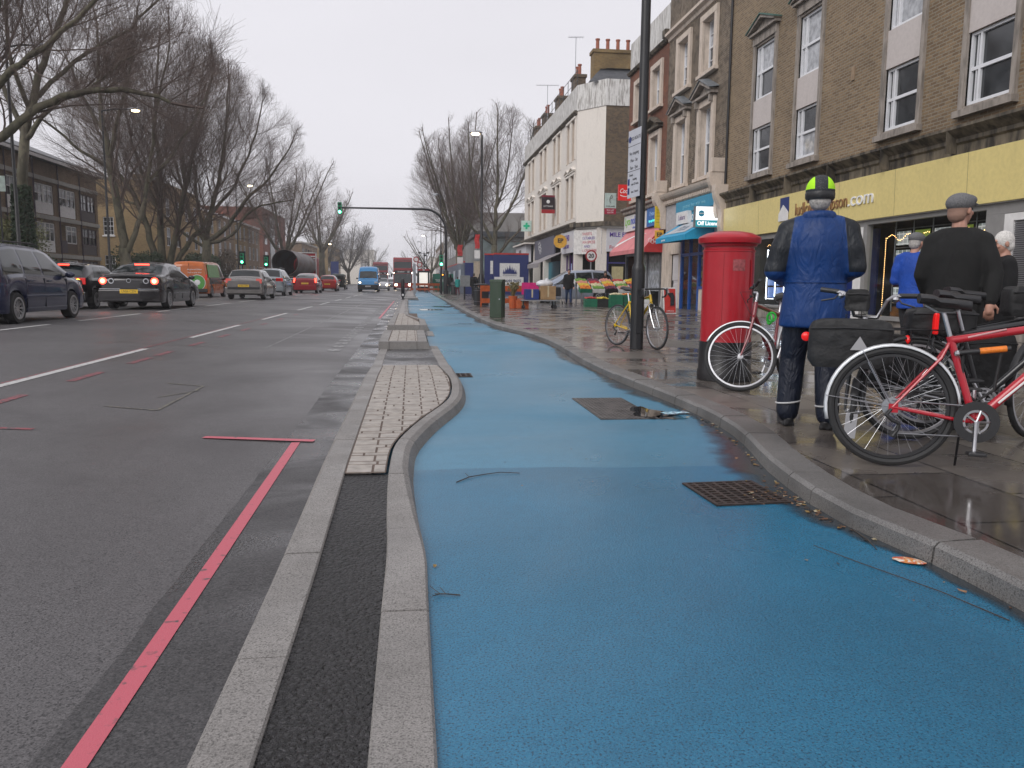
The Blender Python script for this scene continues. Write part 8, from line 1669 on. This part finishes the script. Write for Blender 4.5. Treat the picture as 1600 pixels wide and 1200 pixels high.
def head(mb, c, yaw=0, pitch=0, s=1):
    M = Matrix.Translation(c) @ Euler((pitch, 0, yaw)).to_matrix().to_4x4() @ Matrix.Scale(s, 4); o = mb.M; mb.M = (o @ M) if o else M
    mb.ball((0, -.012, .03), (.074, .094, .1), 18); mb.ball((0, .025, -.03), (.058, .07, .075), 14); mb.ball((0, .04, -.085), (.035, .035, .03), 10)   # skull, face, chin
    mb.cap([(0, .085, .02), (0, .108, -.02)], [.01, .016], 8); mb.ball((0, .092, -.052), (.026, .012, .009), 8); mb.ball((0, .088, .038), (.05, .014, .012), 8)
    for e in (1, -1): mb.ball((e*.076, -.005, -.005), (.012, .022, .034), 8); mb.ball((e*.04, .07, -.02), (.02, .016, .018), 8)
    mb.cap([(0, -.02, -.17), (0, -.012, -.06)], [.058, .05], 10); mb.M = o
def face_bits(par, c, yaw, pitch=0, s=1):
    M = Matrix.Translation(c) @ Euler((pitch, 0, yaw)).to_matrix().to_4x4() @ Matrix.Scale(s, 4)
    for e in (1, -1): mb = MB(); mb.M = M; mb.ball((e*.03, .086, .012), (.012, .007, .007), 8); mb.obj('eye', BLACK, par)
    mb = MB(); mb.M = M; mb.ball((0, .102, -.053), (.022, .005, .004), 8); mb.obj('mouth', mat('lips', (.3, .1, .08), .5, var=0), par)
def hand(mb, w_, d, n_, side=1, s=1, curl=.6):
    """palm with four curled fingers and a thumb; w_ wrist, d direction, n_ palm normal"""
    d = Vector(d).normalized(); n_ = Vector(n_); n_ = (n_-d*n_.dot(d)).normalized(); sx = d.cross(n_)*side; W_ = Vector(w_)
    mb.cap([W_, W_+d*.05*s, W_+d*.085*s], [.026*s, .034*s, .03*s], 8)
    for i, L_ in enumerate((.062, .072, .068, .052)):
        b0 = W_+d*.088*s+sx*(.03-.02*i)*s; p1 = b0+(d*math.cos(curl)+n_*math.sin(curl))*L_*.5*s; p2 = p1+(d*math.cos(curl*2)+n_*math.sin(curl*2))*L_*.4*s; p3 = p2+(d*math.cos(curl*2.6)+n_*math.sin(curl*2.6))*L_*.25*s; mb.cap([b0, p1, p2, p3], [.0098*s, .009*s, .008*s, .007*s], 6)
    t0 = W_+d*.03*s+sx*.03*s; t1 = t0+(d*.6+sx*.6+n_*.3).normalized()*.04*s; t2 = t1+(d*.8+n_*.5).normalized()*.032*s; mb.cap([t0, t1, t2], [.013*s, .011*s, .009*s], 6)
def person(label, x, y, rz, hgt=1.75, top_m=None, leg_m=None, legs=((-.11, .0), (.11, .0)), arms=None, hem=.72, torso=None, lean=(0, 0), hd=dict(), hair=None, cap=None, hood=None, fine=True, shoe_m=None, sleeve_m=None, glove=None, z=PZ, sleeve_r=(.085, .075, .062, .05), knees=None, baggy=1, grp='people'):
    """legs: foot positions (x,y); arms: (shoulder, elbow, wrist) per side; metres for a 1.75 m figure"""
    t = thing('person', label, 'person', (x, y, z), rz, grp); t.scale = (hgt/1.75,)*3; vx = .012 if fine else .03; lx, ly = lean
    hc = Vector((lx, ly+.02, 1.62))+Vector(hd.get('off', (0, 0, 0))); yaw, pit = R_(hd.get('yaw', 0)), R_(hd.get('pitch', 0))
    mb = MB(); head(mb, hc, yaw, pit)
    arms = arms or (((-.19, 0, 1.42), (-.25, -.03, 1.12), (-.24, .06, .87)), ((.19, 0, 1.42), (.25, -.03, 1.12), (.24, .06, .87)))
    nk = hc+Vector((0, -.02, -.1)); mb.cap([nk, (lx*.9, ly*.9, 1.40), (lx*.5, ly*.5, 1.2)], [.05, .07, .06], 8)
    for i, (a, b_, c) in enumerate(arms):
        a, b_, c = Vector(a), Vector(b_), Vector(c); mb.cap([(lx*.5, ly*.5, 1.2), a, b_, c], [.05, .04, .035, .027], 8)
        if not glove: hand(mb, c, c-b_, Vector((0, 1, -.2)) if abs((c-b_).normalized().y) < .7 else Vector((0, 0, -1)), 1 if i else -1, 1, .5)
    mb.obj('body', SKIN, t, smooth=True, remesh=.0065 if fine else .02, sm=3); 
    if fine: face_bits(t, hc, yaw, pit)
    # jacket
    mb = MB(); T_ = torso or [(hem, 0, -.0, .20, .145), (hem+.12, 0, 0, .195, .14), (1.0, 0, 0, .18, .13), (1.12, 0, .0, .185, .135), (1.28, 0, 0, .205, .14), (1.38, 0, -.005, .2, .125), (1.45, 0, -.01, .13, .09), (1.49, 0, 0, .075, .07)]
    T2 = []
    for (zz, cx, cy, rx, ry) in T_: f = max(0, (zz-.95)/.55); T2.append((zz, cx+lx*f, cy+ly*f, rx, ry))
    loft(mb, T2); mbs = MB() if sleeve_m else mb
    for i, (a, b_, c) in enumerate(arms): a, b_ = Vector(a), Vector(b_); s = -1 if i == 0 else 1; mb.cap([(lx, ly-.01, 1.43), ((lx+a.x)*.6, a.y-.01, a.z+.035), a], [.07, .074, sleeve_r[0]*.92], 12); mb.ball((a.x*.86, a.y, a.z-.13), (.085, .1, .14), 12)
    for i, (a, b_, c) in enumerate(arms):
        a, b_, c = Vector(a), Vector(b_), Vector(c); m1, m2 = (a+b_)/2+Vector((0, -.01, 0)), (b_+c)/2; r = sleeve_r; mbs.cap([Vector((lx*.8+(a.x-lx)*.45, a.y, a.z+.0)), a, m1, b_, m2, c], [r[0]*.8, r[0]*.92, r[1], r[1]*.95, r[2], r[3]], 12)
    mb.obj('jacket', top_m, t, smooth=True, remesh=vx, sm=9)
    if sleeve_m: mbs.obj('sleeves', sleeve_m, t, smooth=True, remesh=vx, sm=5)
    if glove:
        mb = MB()
        for i, (a, b_, c) in enumerate(arms): a, b_, c = Vector(a), Vector(b_), Vector(c); hand(mb, c, c-b_, Vector((0, 1, -.2)) if abs((c-b_).normalized().y) < .7 else Vector((0, 0, -1)), 1 if i else -1, 1.12, .5)
        mb.obj('gloves', glove, t, smooth=True, remesh=.008, sm=3)
    mb = MB(); loft(mb, [(.76, 0, 0, .15, .11), (.85, 0, 0, .165, .125), (.95, 0, 0, .16, .12), (1.0, 0, 0, .15, .11)])
    for i, (fx, fy) in enumerate(legs):
        s = -1 if i == 0 else 1; kn = knees[i] if knees else ((s*.095+fx)/2, fy*.45+.03); mb.cap([(s*.085, 0, .86), ((s*.09+kn[0])/2, kn[1]*.5, .68), (kn[0], kn[1], .47), ((kn[0]+fx)/2, (kn[1]+fy)/2-.01, .28), (fx, fy-.02, .1)], [.1, .088*baggy**.5, .068*baggy, .066*baggy, .060*baggy], 12)
    mb.obj('trousers', leg_m, t, smooth=True, remesh=vx, sm=4)
    for i, (fx, fy) in enumerate(legs):
        mb = MB(); a = R_(12)*(1 if i == 0 else -1); mb.M = Matrix.Translation((fx, fy, 0)) @ Matrix.Rotation(a, 4, 'Z'); mb.ball((0, .09, .038), (.046, .085, .042), 12); mb.ball((0, -.03, .05), (.04, .055, .055), 12); mb.ball((0, .02, .055), (.042, .09, .05), 12); mb.box((-.04, -.07, .0), (.04, .15, .025)); mb.obj('shoe', shoe_m or SADD, t, smooth=True, remesh=.01 if fine else 0, sm=2)
    M = Matrix.Translation(hc) @ Euler((pit, 0, yaw)).to_matrix().to_4x4()
    if hair: mb = MB(); mb.M = M; mb.ball((0, -.018, .034), (.081, .1, .104), 20); mb.ball((0, -.05, -.02), (.074, .062, .075), 14); mb.obj('hair', hair, t, smooth=True, remesh=.008, sm=3)
    if cap == 'flat':
        mb = MB(); mb.M = M; mb.ball((0, -.012, .062), (.096, .122, .08), 20); mb.ball((0, .035, .08), (.088, .1, .05), 18); mb.ball((0, .115, .045), (.062, .055, .012), 14); mb.obj('flat_cap', cap_m, t, smooth=True, remesh=.008, sm=3)
    if hood: mb = MB(); mb.M = M; mb.ball((0, -.02, .02), (.1, .11, .13), 16); mb.ball((0, -.03, -.1), (.1, .09, .08), 12); mb.obj('hood', hood, t, smooth=True, remesh=.012, sm=3)
    return t, M
BLJ = foldcloth('blue waterproof jacket', (.005, .036, .15),   .5, 9, .03, .65, (.010, .013, .018)); BKJ = foldcloth('black waterproof sleeves', (.009, .011, .016), .45, 10, .025); NAVT = foldcloth('navy waterproof trousers', (.006, .009, .02), .5, 12, .03)
DKC = foldcloth('charcoal wool coat', (.012, .012, .012), .85, 6, .02, .6); BLK2 = foldcloth('black wool coat', (.008, .008, .009), .85, 7, .02, .6); BLJ2 = foldcloth('royal blue jacket', (.01, .06, .34), .6, 12, .025); GRYT = foldcloth('dark grey trousers', (.025, .026, .03), .8, 10, .02); JEAN = foldcloth('blue jeans', (.02, .04, .10), .8, 14, .015); cap_m = mat('grey tweed cap', (.13, .13, .135), .9, var=.3, vs=120, bump=.4, bs=200)
# the cyclist with his back to the camera
t, M = person('man seen from behind in a blue and black waterproof and a black and lime cap', 2.91, 5.52, R_(-24), 1.82, BLJ, NAVT, legs=((-.14, .02), (.12, -.06)), knees=((-.12, .06), (.11, .03)), hem=.76,
    arms=(((-.195, -.01, 1.365), (-.272, -.05, 1.10), (-.14, .20, 1.02)), ((.195, -.01, 1.365), (.245, -.04, 1.12), (.13, .22, 1.04))),
    torso=[(.70, 0, .0, .232, .165), (.80, 0, 0, .226, .162), (.98, 0, 0, .205, .15), (1.04, 0, 0, .20, .148), (1.12, 0, 0, .212, .155), (1.24, 0, -.01, .218, .16), (1.34, 0, -.015, .205, .15), (1.41, 0, -.02, .16, .125), (1.46, 0, -.02, .10, .10)], sleeve_r=(.088, .085, .078, .058), baggy=1.3, glove=SADD, hair=HAIRG, hd=dict(off=(0, .015, -.03)))
mb = MB(); mb.M = None; loft(mb, [(1.42, 0, -.015, .12, .1), (1.455, 0, -.02, .118, .105), (1.485, 0, -.025, .108, .1), (1.50, 0, -.01, .09, .085), (1.50, 0, .0, .07, .07)]); mb.obj('collar', BLJ, t, smooth=True, remesh=.01, sm=4)
mb = MB(); mb.tube([(.206*math.cos(a), .15*math.sin(a), 1.015) for a in [2*math.pi*i/28 for i in range(29)]], .006, 6); mb.obj('waist_cord', BLJ, t)
m, n, K, b = _nodes('cycling cap cloth'); co = n.new('ShaderNodeTexCoord').outputs['Object']; s_ = n.new('ShaderNodeSeparateXYZ'); K(co, s_.inputs[0]); ab = _math(n, K, 'ABSOLUTE', s_.outputs[0], 0.)
lime = _math(n, K, 'MULTIPLY', _math(n, K, 'GREATER_THAN', ab, .042), _math(n, K, 'GREATER_THAN', s_.outputs[2], 1.645)); vo = n.new('ShaderNodeTexVoronoi'); vo.inputs['Scale'].default_value = 90; K(co, vo.inputs['Vector'])
K(_mix(n, K, lime, _mix(n, K, _ramp(n, K, vo.outputs['Distance'], [(.15, 1.), (.4, 0.)]), (.018, .02, .024), (.07, .075, .085)), (.42, .85, .01)), b.inputs['Base Color']); K(_mix(n, K, lime, (0, 0, 0), (.25, .5, .0)), b.inputs['Emission Color']); b.inputs['Emission Strength'].default_value = 0; b.inputs['Roughness'].default_value = .7
mb = MB(); mb.M = M; mb.ball((0, -.012, .05), (.097, .116, .108), 24); mb.obj('cycling_cap', m, t, smooth=True, remesh=.007, sm=3); mb = MB(); mb.M = M; loft(mb, [(-.012, 0, -.012, .09, .108), (.0, 0, -.012, .097, .116), (.03, 0, -.012, .099, .118), (.042, 0, -.012, .094, .113)], 28); mb.obj('cap_band', SADD, t, smooth=True)
for i, (fx, fy) in enumerate(((-.14, .02), (.12, -.06))): mb = MB(); mb.tube([(fx+.082*math.cos(a), fy-.02+.082*math.sin(a), .17+.01*math.cos(a)) for a in [2*math.pi*k/18 for k in range(19)]], .006, 5); mb.obj('ankle_band', mat('pale reflective band', (.5, .5, .5), .4), t)
# man in the dark coat, looking away to the right
person('man in a long charcoal coat and grey flat cap standing behind the black bicycles', 4.32, 5.95, R_(-38), 1.76, DKC, GRYT, legs=((-.12, .0), (.12, .05)), hem=.55,
    arms=(((-.18, 0, 1.38), (-.235, .0, 1.12), (-.18, .14, .93)), ((.18, 0, 1.38), (.26, -.05, 1.13), (.25, -.12, .92))),
    torso=[(.52, 0, 0, .23, .17), (.75, 0, 0, .225, .165), (1.0, 0, 0, .20, .15), (1.15, 0, 0, .212, .155), (1.27, 0, 0, .212, .155), (1.37, 0, -.005, .185, .135), (1.44, 0, -.01, .12, .1), (1.49, 0, -.01, .075, .085)], sleeve_r=(.08, .074, .066, .05), cap='flat', hair=mat('stubble', (.30, .18, .135), .8), hd=dict(yaw=-34, pitch=4))
person('man in a royal blue hooded jacket and grey cap standing side-on by the shop window', 6.68, 10.05, R_(-62), 1.74, BLJ2, GRYT, legs=((-.1, .12), (.1, -.12)), hem=.74,
    arms=(((-.2, 0, 1.40), (-.24, -.02, 1.12), (-.12, .24, 1.08)), ((.2, 0, 1.40), (.25, -.06, 1.12), (.12, .22, 1.06))), cap='flat', glove=SADD, hair=HAIRG, hd=dict(pitch=-6))
person('white-haired man in a black coat facing left at the right edge', 5.40, 6.80, R_(66), 1.54, BLK2, GRYT, hem=.6, hair=HAIRW, hd=dict(yaw=14, pitch=-8), arms=(((-.2, 0, 1.40), (-.26, .0, 1.12), (-.16, .2, 1.0)), ((.2, 0, 1.40), (.26, .0, 1.12), (.16, .2, 1.0))))
# figures farther off
person('man in a black jacket and jeans walking past the silver-blue people carrier', 7.85, 39.6, R_(170), 1.74, BLK2, JEAN, legs=((-.11, .16), (.1, -.12)), fine=False, hair=HAIRD)
person('man in black bending over the fruit crates', 9.55, 38.9, R_(165), 1.76, BLK2, GRYT, lean=(0, .22), hd=dict(off=(0, .08, -.1), pitch=-30), arms=(((-.19, .15, 1.36), (-.24, .3, 1.1), (-.16, .45, .95)), ((.19, .15, 1.36), (.24, .3, 1.1), (.16, .45, .95))), fine=False, hair=HAIRD)
person('hooded figure in dark clothes behind the round-shouldered bin', 3.5, 66.8+4, 0, 1.7, BLK2, GRYT, fine=False, hood=BLK2)
person('figure in a teal jacket walking right of the hooded one', 3.95, 68, R_(20), 1.5, cloth('teal jacket', (.03, .28, .26)), foldcloth('dark red trousers', (.12, .02, .03)), fine=False, hair=HAIRD, legs=((-.1, .12), (.1, -.12)))
person('person in a dark coat beside the grey control box', 4.3, 55, R_(-15), 1.66, BLK2, GRYT, fine=False, hair=HAIRD); person('dark-coated person half hidden behind the nearest litter bin', 5.05, 58, R_(190), 1.68, DKC, JEAN, fine=False, hair=HAIRD)
